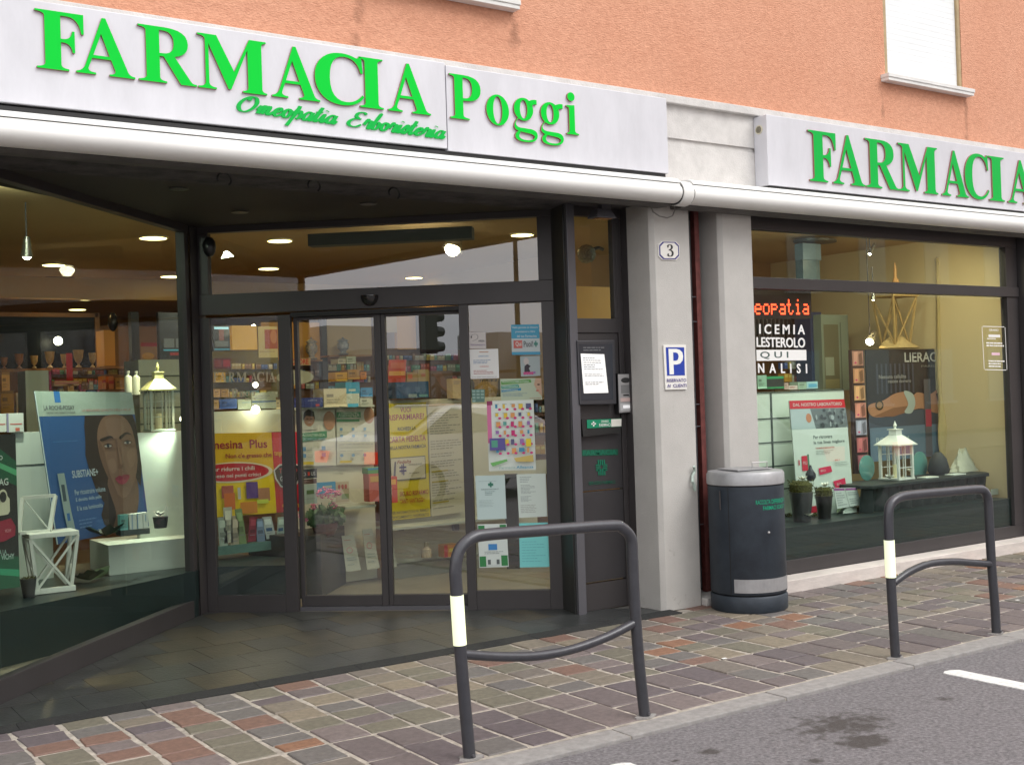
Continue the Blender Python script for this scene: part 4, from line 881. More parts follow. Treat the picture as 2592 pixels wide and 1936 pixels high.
spot(*K('c4', 245, 525), YF(2.0), .03, (1.8, 2.3, .8), 60, 'chrome halogen spot head at the top of the left shop window', (.95, 1, .85), hang=.45)
spot(*K('d4', 1150, 385), YF(.9), .018, (7.4, .8, .9), 30, 'small halogen spot on stems behind the right transom', hang=.5)
spot(*K('d4', 1150, 990), YF(1.1), .04, (7.8, .8, .6), 24, 'lit halogen lamp with flat shade above the dark poster', (1, .9, .6), hang=1.4)
spot(*K('d4', 1172, 700), YF(1.0), .016, (8.9, 1.0, 1.0), 30, 'elongated small halogen bulb below the right window mullion', (1, .8, .45), hang=.3)
# added fill lamps, kept unseen, that brighten the displays behind the glass
def strip(F, u, n, z, sz, aim, en, cl_, label):
    loc = np.array(F.pt(u, n, z)); o = tag(MB().fbox(F, u-sz/2, u+sz/2, n-.04, n+.04, z+.01, z+.04, FRAME2).build('added_fill_strip'), label, 'fill light', 'added fill lights hidden behind the window heads')
    ld = bpy.data.lights.new('strip', 'AREA'); ld.energy = en; ld.shape = 'RECTANGLE'; ld.size = sz; ld.size_y = .08; ld.color = cl_
    lo = bpy.data.objects.new('fill_lamp', ld); col.objects.link(lo); lo.parent = o; lo.location = Vector(loc)-Vector(ORG[o.name]); lo.rotation_euler = (Vector(aim)-Vector(loc)).to_track_quat('-Z', 'Y').to_euler()
strip(WIN2, -1.6, -.12, 2.862, .8, (2.2, 2.5, .7), 26, (.86, 1, .80), 'added unseen fill light over the left window display')
strip(DOOR, 1.35, -.475, 2.76, .8, (4.9, 3.0, .9), 24, (1, .90, .70), 'added unseen fill light over the counter behind the sliding doors')
strip(YF(.12), 7.6, -.16, 2.80, .9, (7.6, 1.0, .7), 26, (.90, 1, .86), 'added unseen fill light over the middle of the right window display')
strip(YF(.12), 9.1, -.16, 2.80, .6, (9.1, 1.1, 1.2), 14, (1, .88, .55), 'added unseen fill light over the cream drapery')

# ================================================================== INTERIOR DISPLAYS
WPAN = mat('white_display_panel', (.60, .66, .58), .45, 0, .05, 2); WPAN2 = mat('cream_panel', (.62, .58, .46), .5, 0, .05, 2); PLIN = mat('plinth_dark_green', (.012, .022, .022), .4, 0, .2, 3)
WHT = mat('white_lacquer', (.70, .72, .66), .45, 0, .08, 10); WOODS = mat('shelf_wood', (.34, .17, .06), .5, 0, .2, 6); SEAM = mat('seam_dark', (.05, .07, .06), .7)
# plinth under the left display
struct('display_plinth', MB().prism([(.80, .28), (1.44, 1.40), (2.30, 1.83), (2.90, 2.16), (3.02, 2.31), (3.50, 1.93), (3.72, 2.22), (3.4, 3.0), (2.2, 3.3), (-1.5, 3.2), (-1.5, .9), (.2, .5)], .008, .34, PLIN))
# white low block and panels behind
P0(YF(2.42), 'c5', 690, 1175, 1225, 1400, WPAN, 'low_block', .5, 'white low display block on the plinth, right of the blue poster', 'block')
o, q = P0(YF(2.62), 'c5', 95, 483, 330, 1480, WPAN, 'display_wall', .06, 'pale green white display wall behind the left window, left part', 'display wall', 'pale display walls')
MB().slab([q[0]+(q[3]-q[0])*.205, q[1]+(q[2]-q[1])*.205, q[1]+(q[2]-q[1])*.213, q[0]+(q[3]-q[0])*.213], (0, -.004, 0), SEAM).build('seam', o)
o, q = P0(YF(2.66), 'c5', 880, 483, 1178, 1190, WPAN, 'display_wall', .08, 'pale green white display wall under the hanging lantern by the corner post', 'display wall', 'pale display walls')
P0(YF(2.70), 'c5', 1178, 470, 1250, 1250, WPAN2, 'display_wall', .06, 'cream return of the display wall next to the corner post', 'display wall', 'pale display walls')
# tall grey cabinet with shelves
o, q = P0(YF(3.3), 'c5', 884, 25, 1150, 480, mat('cabinet_sage', (.30, .33, .25), .6, 0, .08, 3), 'sage_cabinet', .4, 'sage grey cabinet with horizontal seams behind the white lantern', 'cabinet')
for k in (.22, .44, .66, .88): MB().slab([q[0]+(q[3]-q[0])*k, q[1]+(q[2]-q[1])*k, q[1]+(q[2]-q[1])*(k+.02), q[0]+(q[3]-q[0])*(k+.02)], (0, -.004, 0), SEAM).build('seam', o)
# pale cabinet left
P0(YF(4.6), 'c5', 165, 95, 312, 480, mat('cabinet_pale', (.46, .52, .42), .6), 'pale_cabinet', .3, 'tall pale green cabinet side under the goblet shelf', 'cabinet')
o, q = sheet('magenta_edge', 'narrow magenta strip on the side of the pale cabinet', 'strip', rectq(YF(4.62), 'c5', 312, 100, 326, 215), (.35, .01, .08))
# goblet shelf
o, q = P0(YF(6.5), 'c4', -120, 1552, 905, 1580, WOODS, 'goblet_shelf', .35, 'long brown shelf carrying a row of old pharmacy goblets', 'shelf')
shz = q[0][2]
P0(YF(6.52), 'c4', -120, 1580, 905, 1900, mat('shelf_back', (.14, .065, .025), .7, 0, .3, 3), 'shelf_unit', .3, 'dark brown shelf unit under the row of goblets', 'shelf')
CER = [mat('goblet_ceramic', (.50, .36, .18), .4, 0, .3, 30), mat('goblet_brown', (.30, .13, .05), .4, 0, .3, 30)]
for i, (x, w_, yt, k) in enumerate(((38, 66, 1450, 1), (175, 80, 1420, 1), (312, 68, 1438, 0), (455, 88, 1402, 0), (585, 60, 1428, 0), (716, 94, 1392, 0), (843, 68, 1420, 0))):
    c = YF(6.42).px(*K('c4', x, 1550)); r = w_*.2785/2/ (FPX/float((c-CAM)@_f)); h = (1550-yt)*.2785/(FPX/float((c-CAM)@_f))
    g = MB().lathe((c[0], c[1], shz+.002), [(r*.62, 0), (r*.55, h*.06), (r*.25, h*.12), (r*.22, h*.22), (r*.62, h*.36), (r*.86, h*.6), (r*.9, h*.82), (r*1.0, h*.94), (r*1.0, h), (r*.85, h)], CER[k], 16).build('goblet', smooth=True)
    tag(g, ('small reddish brown goblet at the left end of the shelf', 'broad dark brown goblet, second from the left on the shelf', 'pale narrow goblet, third from the left on the shelf', 'large pale goblet with flared rim, fourth from the left', 'small pale goblet half hidden behind the red sign', 'largest pale goblet just right of the red sign', 'small pale goblet at the right end of the shelf')[i], 'goblet', 'pharmacy goblets on the shelf')
o, q = sheet('red_banner', 'narrow red rounded banner hanging in front of the goblet shelf', 'banner', rectq(YF(6.2), 'c4', 605, 1415, 662, 1800), (.42, .01, .02)); 
# stuff on the shelves below
def row(F, c, items, dep, group, cat='carton'):
    for (x0, y0, x1, y1, colr, lb, *band) in items:
        o, q = pbox(F, c, x0, y0, x1, y1, dep, flat(colr), 'carton', lb, cat, group)
        if not band:
            k_ = int(abs(x0*7+y0*3)); br = lambda f: tuple(min(.8, v*f+.02*f) for v in colr)
            band = [(0, .0, 1, .13, br(.55)) if k_ % 2 else (0, .86, 1, 1, br(1.5)), (.12, .3, .12+.3+.1*(k_ % 4), .46, br(1.9) if max(colr) < .3 else br(.4)), ('L', .12, .55, .85, .8, 2, br(.5) if max(colr) > .25 else br(2.5))]
        if band:
            p_ = Print(q)
            for bnd in band:
                if len(bnd) == 5: p_.rect(*bnd[:4], bnd[4])
                elif bnd[0] == 'L': p_.lines(*bnd[1:6], bnd[6] if len(bnd) > 6 else (.2, .2, .25), 3)
                else: p_.text(bnd[0], *bnd[1:5], bnd[5])
            p_.build('print', o)
R3 = (.50, .05, .03); OR = (.72, .30, .05); CRM = (.62, .55, .40); WB = (.62, .68, .62); NAV = (.02, .03, .14); LBL = (.06, .34, .50); YO = (.75, .45, .06)
row(YF(5.6), 'c5', [(10, 105, 62, 232, (.80, .42, .10), 'glowing orange carton at the far left of the shop window'), (5, 222, 88, 368, (.50, .26, .03), 'ochre carton block at the far left under the orange carton'),
    (105, 235, 175, 420, (.58, .52, .42), 'cream carton with red lower band beside the ochre block', (.15, .12, .85, .42, (.15, .12, .12)), (.15, .5, .85, .75, (.55, .12, .1))), (345, 160, 500, 192, (.66, .40, .18), 'flat pinkish carton lying under the red banner', (0, .3, 1, .6, (.6, .2, .12))), (430, 178, 468, 228, (.78, .45, .14), 'small orange carton below the red banner'),
    (648, 130, 672, 212, (.62, .22, .05), 'narrow orange bottle carton, left of a pair on the lower shelf', (0, .3, 1, .5, R3)), (690, 130, 720, 212, (.62, .20, .05), 'narrow orange red bottle carton, right of a pair on the lower shelf', (0, .35, 1, .6, R3)), (732, 140, 790, 212, (.50, .24, .05), 'amber carton at the right end of the lower shelf')], .15, 'cartons on the back shelves')
row(YF(2.58), 'c5', [(-30, 368, 40, 484, (.66, .68, .62), 'white leaflet box at the left window edge', (.1, .55, .9, .62, (.5, .12, .1))), (42, 365, 150, 484, (.66, .68, .62), 'white leaflet box with red print on the pale display wall', (.0, 0, .12, 1, (.25, .22, .35)), (.2, .55, .9, .60, (.6, .12, .1)), (.5, .78, .75, .95, (.6, .15, .1)))], .1, 'leaflet boxes')
for i, x in enumerate((815, 865)):
    c = YF(3.0).px(*K('c5', x, 248)); d_ = FPX/float((c-CAM)@_f); r = 24*.3994/d_; h = 150*.3994/d_
    tag(MB().lathe(c, [(r, 0), (r, h*.72), (r*.75, h*.78), (r*.35, h*.82), (r*.35, h*.9), (r*.5, h*.92), (r*.5, h), (r*.2, h)], mat('bottle_cream', (.55, .56, .42), .4), 14).build('pump_bottle', smooth=True), ('pale cream pump bottle, left of the pair beside the sage cabinet', 'pale cream pump bottle, right of the pair beside the sage cabinet')[i], 'bottle', 'pump bottles')
P0(YF(6.4), 'c4', 948, 1205, 1045, 1530, mat('column_orange', (.60, .30, .07), .6), 'orange_pillar', .3, 'orange lit pillar right of the dark back opening', 'pillar')
P0(YF(6.3), 'c4', 905, 1535, 1190, 1552, WOODS, 'wall_shelf', .25, 'short wooden shelf beside the orange lit pillar', 'shelf')
P0(YF(5.4), 'c4', 1198, 1040, 1268, 1570, mat('post_dark', (.02, .024, .022), .5), 'dark_post', .1, 'dark upright post in the middle of the shop behind the left window', 'post')
tag(MB().ball(YF(5.5).px(*K('c4', 1025, 1130)), .05, mat('black_plastic', (0, 0, 0)), 10, 1.9).build('loudspeaker', smooth=True), 'black oval loudspeaker hanging from the ceiling in the back', 'loudspeaker')
o, q = sheet('poster', 'small poster with red head strip and orange centre behind the dark post', 'poster', rectq(YF(4.9), 'c4', 1282, 1320, 1440, 1475), (.40, .20, .08)); p_ = Print(q); p_.rect(0, 0, 1, .22, (.40, .01, .02)); p_.ell(.4, .78, .36, .2, (.75, .38, .08)); p_.build('print', o)
# monitors
for lb, F, c, b_ in (('dark wall monitor with blue screen lines by the corner post', YF(4.0), 'c4', (1445, 1045, 1745, 1475)), ('dark wall monitor with blue picture at the top of the left fixed pane', YF(3.9), 'c6', (196, 872, 350, 1085))):
    t_ = thing('monitor', lb, 'monitor', F.px(*K(c, b_[0], b_[3])), 'wall monitors'); P0(F, c, *b_, mat('black_plastic', (0, 0, 0)), 'housing', .06, parent=t_); p_ = Print(rectq(F, c, b_[0]+8, b_[1]+8, b_[2]-8, b_[3]-8, .002))
    sc_ = lambda n_, cc, e: mat(n_, cc, .3, emit=e)
    p_.rect(0, 0, 1, 1, (0, 0, 0), m=sc_('screen_dark', (.01, .02, .025), .02)); 
    if c == 'c4': p_.rect(.12, .55, .45, .75, 0, m=sc_('screen_grey', (.10, .12, .12), .25)); p_.rect(.5, .55, .95, .75, 0, m=sc_('screen_grey', 0, 0)); p_.rect(.1, .79, 1, .82, 0, m=sc_('screen_cyan', (.05, .25, .32), .6)); p_.rect(.3, .86, .6, .92, 0, m=sc_('screen_red', (.2, .02, .02), .3))
    else: p_.rect(.02, .02, .9, .12, 0, m=sc_('screen_light', (.3, .55, .65), .8)); p_.rect(.3, .12, .6, .6, 0, m=sc_('screen_pic', (.14, .05, .04), .4)); p_.rect(.05, .62, .85, .86, 0, m=sc_('screen_grey', 0, 0)); p_.rect(0, .95, 1, .99, 0, m=sc_('screen_cyan', 0, 0))
    p_.build('screen', t_)
# blue face poster, leaning
F = YF(2.30); q = quad(F, 'c5', ((215, 225), (836, 232), (928, 1075), (346, 1192)))
q[2][1] -= .06; q[3][1] -= .06
o, _ = sheet('face_poster', 'large blue advertising poster with a woman face leaning in the left window', 'poster', q, (.02, .09, .26), .012); p_ = Print(q)
HB = (.018, .085, .26); p_.rect(0, 0, 1, .165, (.36, .45, .38)); p_.rect(.19, .0, .25, .075, (.02, .16, .45)); p_.rect(0, 0, .012, 1, (.5, .6, .6))
p_.text('LA ROCHE-POSAY', .07, .095, .38, .125, (.07, .08, .09)); p_.text('LABORATOIRE DERMATOLOGIQUE', .09, .135, .38, .152, (.12, .13, .13)); p_.text('LA MIGLIORE QUALITA DELLA PELLE', .45, .122, .96, .142, (.45, .22, .2))
HAIR = (.022, .013, .010); SK = (.20, .112, .073); SK2 = (.145, .078, .05); SK3 = (.235, .137, .09)
p_.poly([(.47, .168), (.97, .168), (1, .24), (1.0, .56), (.96, .70), (.90, .60), (.66, .80), (.68, .90), (.60, .97), (.52, .93), (.50, .86), (.55, .78), (.48, .68), (.44, .55), (.42, .44), (.44, .34), (.45, .24)], HAIR)
p_.blob([(.62, .62), (.90, .60), (.92, .80), (.80, .98), (.60, .99), (.66, .86)], SK2)
p_.blob([(.60, .24), (.68, .175), (.84, .17), (.93, .24), (.965, .38), (.96, .52), (.91, .64), (.83, .735), (.765, .765), (.70, .73), (.63, .62), (.575, .48), (.565, .34)], SK)
p_.blob([(.68, .20), (.82, .19), (.86, .27), (.80, .33), (.70, .32)], SK3)
p_.blob([(.575, .34), (.62, .42), (.64, .56), (.70, .73), (.63, .62), (.575, .48)], SK2); p_.blob([(.86, .44), (.95, .42), (.93, .52), (.87, .55)], SK3); p_.blob([(.64, .50), (.71, .48), (.73, .56), (.67, .58)], SK3)
p_.blob([(.595, .335), (.70, .315), (.735, .335), (.70, .332), (.61, .352)], HAIR); p_.blob([(.80, .325), (.88, .295), (.935, .32), (.88, .31), (.81, .345)], HAIR)   # brows
for ex, ey in ((.665, .385), (.875, .370)):
    p_.ell(ex, ey, .052, .020, SK2, 16); p_.ell(ex, ey, .040, .0115, (.42, .38, .34), 16); p_.ell(ex, ey, .016, .0125, (.03, .04, .05), 12)
    p_.blob([(ex-.045, ey+.002), (ex, ey-.017), (ex+.045, ey+.002), (ex, ey-.009)], HAIR)
p_.blob([(.745, .36), (.765, .36), (.775, .50), (.80, .54), (.775, .555), (.74, .55), (.755, .50)], SK2); p_.blob([(.765, .38), (.79, .50), (.77, .52)], SK3)
p_.blob([(.69, .622), (.74, .603), (.765, .61), (.79, .60), (.85, .612), (.80, .635), (.765, .630), (.73, .637)], (.20, .02, .04)); p_.blob([(.69, .622), (.73, .637), (.765, .630), (.80, .635), (.85, .612), (.81, .655), (.765, .668), (.72, .655)], (.27, .035, .06))
p_.text('SUBSTIANE+', .25, .535, .52, .585, (.45, .52, .55)); p_.text('Per ricostruire volume', .25, .665, .57, .70, (.32, .42, .48)); p_.text('E densita della pelle', .25, .72, .52, .75, (.32, .42, .48)); p_.text('E la sua luminosita', .25, .775, .52, .805, (.32, .42, .48)); p_.lines(.25, .86, .45, .93, 3, (.10, .2, .38), 6)
p_.poly([(.10, .545), (.17, .545), (.185, .80), (.21, .99), (.13, 1.0), (.11, .80)], (.26, .34, .33)); p_.rect(.12, .62, .155, .73, (.03, .06, .08)); p_.rect(.135, .81, .165, .86, (.03, .13, .35)); p_.lines(.1, .33, .45, .345, 1, (.05, .16, .34), 9); p_.build('print', o)
# green poster at the left edge
q = rectq(YF(1.35), 'c5', -120, 480, 108, 1500); q = rectq(YF(1.35), 'c5', -120, 500, 112, 1480)
o, _ = sheet('bag_poster', 'dark green poster with cream and red handbags cut by the left edge', 'poster', q, (.012, .014, .012), .012); p_ = Print(q)
p_.poly([(0, .0), (.6, .10), (1, .18), (1, .34), (0, .22)], (.01, .10, .045)); p_.poly([(.4, .165), (1, .235), (1, .275), (.4, .20)], (.10, .45, .20)); p_.rect(0, .30, 1, .30, BLK); p_.poly([(0, .76), (1, .80), (1, 1), (0, 1)], (.01, .09, .045)); p_.poly([(.3, .86), (1, .885), (1, .93), (.3, .90)], (.03, .28, .14))
p_.text('O', .52, .135, .62, .165, (.7, .75, .68)); p_.text('AG', .50, .285, .76, .33, (.6, .68, .6)); p_.poly([(.30, .43), (.72, .40), (.78, .42), (.78, .50), (.72, .52), (.3, .53)], (.62, .60, .42)); p_.ell(.60, .40, .12, .045, (.62, .6, .42)); p_.ell(.60, .405, .095, .035, (.012, .014, .012))
p_.poly([(.3, .57), (.80, .545), (.92, .60), (.9, .66), (.62, .69), (.3, .70)], (.28, .015, .04)); p_.text('VICHY', .62, .615, .80, .635, (.6, .3, .3)); p_.text('A LA', .45, .745, .65, .775, (.3, .45, .38)); p_.text('VICHY', .5, .775, .86, .81, (.4, .55, .48)); p_.build('print', o)
tag(MB().lathe(YF(1.5).px(*K('c5', 32, 512)), [(.05, 0), (.052, .012)], DISC, 18).build('round_lamp'), 'small round lit lamp above the green bag poster', 'lamp')

# --- white lanterns and lantern stand
def xframe(mb, c, w_, d_, h, r, m, taper=.8, cross=True):
    """four splayed legs with crossed laths on all four sides; c is base centre"""
    P_ = []
    for sx, sy in ((-1, -1), (1, -1), (1, 1), (-1, 1)): P_.append((np.array([c[0]+sx*w_/2*taper, c[1]+sy*d_/2*taper, c[2]]), np.array([c[0]+sx*w_/2, c[1]+sy*d_/2, c[2]+h])))
    for a, b_ in P_: mb.beam(a, b_, r*1.5, m)
    for i in range(4):
        a, b_ = P_[i]; e, f = P_[(i+1) % 4]
        if cross: mb.beam(a, f, r, m); mb.beam(e, b_+np.array([0, .001, 0]), r*.98, m)
def lantern(c, w_, h, label, m, group='white lanterns', roof=None):
    t_ = thing('lantern', label, 'lantern', c, group); s = w_/2; hb = h*.58
    MB().box(c[0]-s*1.05, c[0]+s*1.05, c[1]-s*1.05, c[1]+s*1.05, c[2], c[2]+h*.03, m).build('base', t_, bevel=.002)
    mb = MB(); k = w_*.10
    for sx in (-1, 1):
        for sy in (-1, 1): mb.box(c[0]+sx*s-(k if sx > 0 else 0), c[0]+sx*s+(k if sx < 0 else 0), c[1]+sy*s-(k if sy > 0 else 0), c[1]+sy*s+(k if sy < 0 else 0), c[2]+h*.031, c[2]+hb, m)
    mb.build('frame', t_)
    mb = MB(); kk = k*.35
    for sy in (-1, 1):
        y = c[1]+sy*(s-k*.5); mb.box(c[0]-kk/2, c[0]+kk/2, y-kk/2, y+kk/2, c[2]+h*.032, c[2]+hb, m)
        for z in (.2, .42): mb.box(c[0]-s+k, c[0]+s-k, y-kk/2+.001, y+kk/2+.001, c[2]+h*z, c[2]+h*z+kk, m)
        x = c[0]+sy*(s-k*.5); mb.box(x-kk/2, x+kk/2, c[1]-kk/2, c[1]+kk/2, c[2]+h*.032, c[2]+hb, m)
    mb.build('glazing_bar', t_)
    rm = roof or m; z0 = c[2]+hb
    rf = MB(); ring = lambda a, z: [(c[0]-a, c[1]-a, z), (c[0]+a, c[1]-a, z), (c[0]+a, c[1]+a, z), (c[0]-a, c[1]+a, z)]
    rf.hexa(ring(s*1.25, z0), ring(s*1.25, z0+h*.02), rm).hexa(ring(s*1.2, z0+h*.021), ring(s*.42, z0+h*.17), rm).hexa(ring(s*.38, z0+h*.171), ring(s*.36, z0+h*.26), rm).hexa(ring(s*.46, z0+h*.261), ring(s*.46, z0+h*.275), rm)
    rf.build('roof', t_, bevel=.001); MB().lathe((c[0], c[1], z0+h*.276), [(s*.12, 0), (s*.08, h*.03), (s*.16, h*.06), (s*.10, h*.09), (.001, h*.14)], rm, 10).build('finial', t_, smooth=True)
    MB().lathe((c[0], c[1], c[2]+h*.031), [(s*.3, 0), (s*.3, h*.22), (.004, h*.225)], mat('candle', (.65, .6, .35), .5, emit=.15), 12).build('candle', t_); return t_
c = YF(2.75).px(*K('c5', 1010, 478)); pm = FPX/float((c-CAM)@_f)
lantern(c, 150*.3994/pm, 440*.3994/pm, 'pale lantern with yellowish roof standing on the display wall by the corner post', mat('lantern_pale', (.40, .46, .38), .5), roof=mat('lantern_roof_yellow', (.55, .52, .22), .5))
c = onZ(*K('c5', 330, 1492), .342); pm = FPX/float((c-CAM)@_f); h = 380*.3994/pm
t_ = thing('lantern_stand', 'white wooden stand with crossed legs and tilted open lid on the left plinth', 'stand', c); wd = 300*.3994/pm
mb = MB(); xframe(mb, (c[0], c[1], c[2]+.03), wd*.95, wd*.62, h-.06, .014, WHT, .72); mb.build('leg', t_)
MB().box(c[0]-wd*.5, c[0]+wd*.5, c[1]-wd*.36, c[1]+wd*.36, c[2]+h-.03, c[2]+h, WHT).build('tray', t_, bevel=.003)
MB().box(c[0]-wd*.30, c[0]+wd*.42, c[1]-wd*.28, c[1]-wd*.16, c[2], c[2]+.035, WHT).box(c[0]-wd*.42, c[0]-wd*.3, c[1]-wd*.28, c[1]+wd*.2, c[2], c[2]+.03, WHT).build('foot', t_, bevel=.004)
mb = MB(); A = [F_ for F_ in (YF(c[1]+.02),)][0]; Lq = [YF(c[1]).px(*K('c5', *p)) for p in ((160, 905), (370, 890), (315, 1108), (122, 1125))]
for k in (0, 1): Lq[k][1] += .08
for a, b_ in ((0, 1), (1, 2), (2, 3), (3, 0)): mb.beam(Lq[a], Lq[b_], .022, WHT)
mb.beam(Lq[0], Lq[2], .008, WHT); mb.build('lid', t_)
# pots, moss, flowers, little chair, boxes
MOSS = mat('moss', (.075, .075, .012), .95, 0, .5, 60, 1, 80); VG = mat('grey_vase', (.045, .048, .052), .35, 0, .3, 12); FLW = mat('white_petals', (.75, .75, .66), .6)
def moss_ball(mb, c, r, m, n, rnd, hz=.6):
    for i in range(n):
        a = rnd.uniform(0, 6.28); q_ = r*math.sqrt(rnd.random()); p = np.array([c[0]+q_*math.cos(a), c[1]+q_*math.sin(a), c[2]+rnd.uniform(0, hz*r)*(1-.5*q_/r)])
        s = r*rnd.uniform(.10, .2); d = [np.array([rnd.uniform(-1, 1) for _ in range(3)])*s for _ in range(3)]; mb.add([p+d[0], p+d[1], p+d[2], p-d[0]*.5-d[1]*.4], [(0, 1, 2), (0, 2, 3)], m)
def petals(mb, c, r, m, n, rnd):
    for i in range(n):
        a = 6.283*i/n+rnd.uniform(-.2, .2); e = rnd.uniform(.3, .9); d = np.array([math.cos(a), math.sin(a), e]); t = np.array([-math.sin(a), math.cos(a), 0])
        p = np.array(c); mb.add([p, p+d*r*.6+t*r*.28, p+d*r, p+d*r*.6-t*r*.28], [(0, 1, 2), (0, 2, 3)], m)
rnd = random.Random(5)
def white_flower(c, r, label, leaf=None):
    t_ = thing('white_flower', label, 'flower', c, 'white flower decorations'); mb = MB()
    for k in range(3): petals(mb, (c[0], c[1], c[2]+.004*k), r*(1-.22*k), FLW, 9-2*k, rnd)
    mb.build('petals', t_, recalc=False, kind='stuff')
    if leaf: mb = MB(); petals(mb, (c[0], c[1], c[2]-.01), r*leaf, mat('dark_leaf', (.02, .05, .02), .5), 7, rnd); mb.build('leaves', t_, recalc=False, kind='stuff')
white_flower(YF(2.2).px(*K('c5', 668, 1135)), .07, 'white flower with dark leaves at the foot of the blue poster', 2.4)
c = onZ(*K('c5', 182, 1530), .342); pt = thing('flower_pot', 'dark small pot at the foot of the white stand', 'pot', c); MB().lathe(c, [(.035, 0), (.05, .11), (.052, .12), (.03, .118)], VG, 16).build('pot', pt, smooth=True); mb = MB(); moss_ball(mb, (c[0], c[1], c[2]+.11), .05, MOSS, 120, rnd); mb.build('moss', pt, recalc=False, kind='stuff')
c = onZ(*K('c5', 570, 1430), .342); mb = MB()
for i in range(10):
    a = rnd.uniform(0, 6.28); l = rnd.uniform(.1, .2); d = np.array([math.cos(a), math.sin(a)*.6, .5]); t = np.array([-math.sin(a), math.cos(a), .2]); mb.add([c+d*.02, c+d*l*.6+t*l*.35, c+d*l, c+d*l*.6-t*l*.3], [(0, 1, 2), (0, 2, 3)], mat('dark_leaf', (0, 0, 0)))
tag(mb.build('leaf_spray', recalc=False), 'spray of large dark green leaves on the left plinth', 'leaves')
tr = thing('carton_tray', 'shallow dark tray of pale cosmetic cartons in front of the blue poster', 'tray', YF(2.1).px(*K('c5', 860, 1130)))
P0(YF(2.1), 'c5', 765, 1100, 950, 1135, mat('tray_dark', (.03, .05, .05), .5), 'tray', .12, parent=tr)
row(YF(2.12), 'c5', [(762, 1008, 812, 1108, (.10, .30, .28), 'teal carton at the left end of the tray'), (820, 1003, 866, 1108, (.55, .60, .54), 'pale carton second in the tray', (.3, 0, .5, 1, (.25, .35, .45))), (870, 998, 905, 1106, (.60, .66, .60), 'pale carton with blue edge in the middle of the tray', (.0, 0, .15, 1, (.1, .25, .45))), (908, 994, 938, 1104, (.60, .66, .60), 'pale carton at the right end of the tray', (.4, .1, .6, .5, (.2, .35, .45)))], .06, 'cosmetic cartons in the tray')
c = YF(2.3).px(*K('c5', 1018, 1090)); ch = thing('miniature_chair', 'tiny dark pot chair with white flower and wire back on the low block', 'chair', c)
MB().lathe(c, [(.045, 0), (.055, .075), (.056, .08), (.02, .081)], VG, 12).build('pot', ch, smooth=True); MB().tube([c+np.array([.02, 0, .08]), c+np.array([.035, 0, .13]), c+np.array([.05, .0, .18])], .004, WHT, 5).tube([c+np.array([.05, 0, .08]), c+np.array([.055, 0, .13]), c+np.array([.045, .0, .17])], .004, WHT, 5).build('back', ch); mb = MB(); petals(mb, c+np.array([0, 0, .082]), .05, FLW, 9, rnd); mb.build('petals', ch, recalc=False, kind='stuff')
o, q = sheet('pale_card', 'small pale green card lying at the foot of the left window glass', 'card', [WIN2.px(*K('q', *p), -.09) for p in ((431, 1515), (477, 1512), (477, 1526), (431, 1540))], (.42, .52, .36))

# --- behind the left fixed pane
P0(YF(3.0), 'c7', 150, 215, 775, 372, WPAN, 'display_wall', .05, 'pale display wall above the red and yellow poster', 'display wall', 'pale display walls')
P0(YF(3.2), 'c6', 355, 872, 565, 1075, mat('wall_lit_yellow', (.72, .42, .10), .6, emit=.06), 'lit_panel', .05, 'bright yellow lit wall panel seen through the left fixed pane', 'panel')
o, q = sheet('poster', 'orange red portrait poster high behind the left fixed pane', 'poster', rectq(YF(3.3), 'c6', 575, 880, 735, 1140), (.48, .40, .18)); p_ = Print(q); p_.rect(.33, .1, 1, .72, (.30, .06, .03)); p_.ell(.8, .33, .18, .22, (.42, .17, .09)); p_.lines(.05, .78, .9, .95, 3, (.2, .15, .1)); p_.build('print', o)
o, q = sheet('poster', 'small dark red poster under the monitor in the left fixed pane', 'poster', rectq(YF(3.6), 'c6', 200, 1145, 345, 1235), (.10, .02, .03)); p_ = Print(q); p_.rect(.05, .15, .45, .8, (.22, .04, .04)); p_.rect(.55, .15, .95, .8, (.30, .01, .03)); p_.build('print', o)
P0(YF(3.8), 'c6', 195, 1085, 745, 1480, mat('shelf_olive', (.13, .11, .035), .7, 0, .2, 3), 'back_cabinet', .05, 'olive brown back cabinet behind the left fixed pane', 'cabinet')
lt = thing('glass_lettering', 'faint beige lettering FARMACIA Poggi on the left fixed pane', 'lettering', DOOR.px(*K('c6', 450, 1480)))
p_ = Print([DOOR.px(*K('c6', *p), -.024) for p in ((195, 1262), (722, 1262), (722, 1484), (195, 1484))], .0003, .0006); TXC = (.52, .46, .32)
for i, ch in enumerate('FARMACIA'):
    u0 = [.0, .10, .245, .37, .60, .70, .845, .885][i]; wd_ = [.085, .12, .11, .17, .11, .11, .03, .11][i]
    for cont in GL[ch]:
        tri = tessellate_polygon([[Vector((a, b_, 0)) for a, b_ in r] for r in cont]); p_.mb.add([p_.P(u0+wd_*a, .36-.36*b_, 0) for r in cont for a, b_ in r], tri, flat(TXC))
for i, (ch, u0, wd_, v0, v1) in enumerate((('P', .29, .11, .62, .95), ('o', .42, .07, .72, .95), ('g', .51, .08, .72, 1.08), ('g', .60, .08, .72, 1.08))):
    for k, cont in enumerate(GL[ch]):
        tri = tessellate_polygon([[Vector((a, b_, 0)) for a, b_ in r] for r in cont]); p_.mb.add([p_.P(u0+wd_*a, v1+(v0-v1)*b_, k*.3) for r in cont for a, b_ in r], tri, flat(TXC))
p_.build('letters', lt)
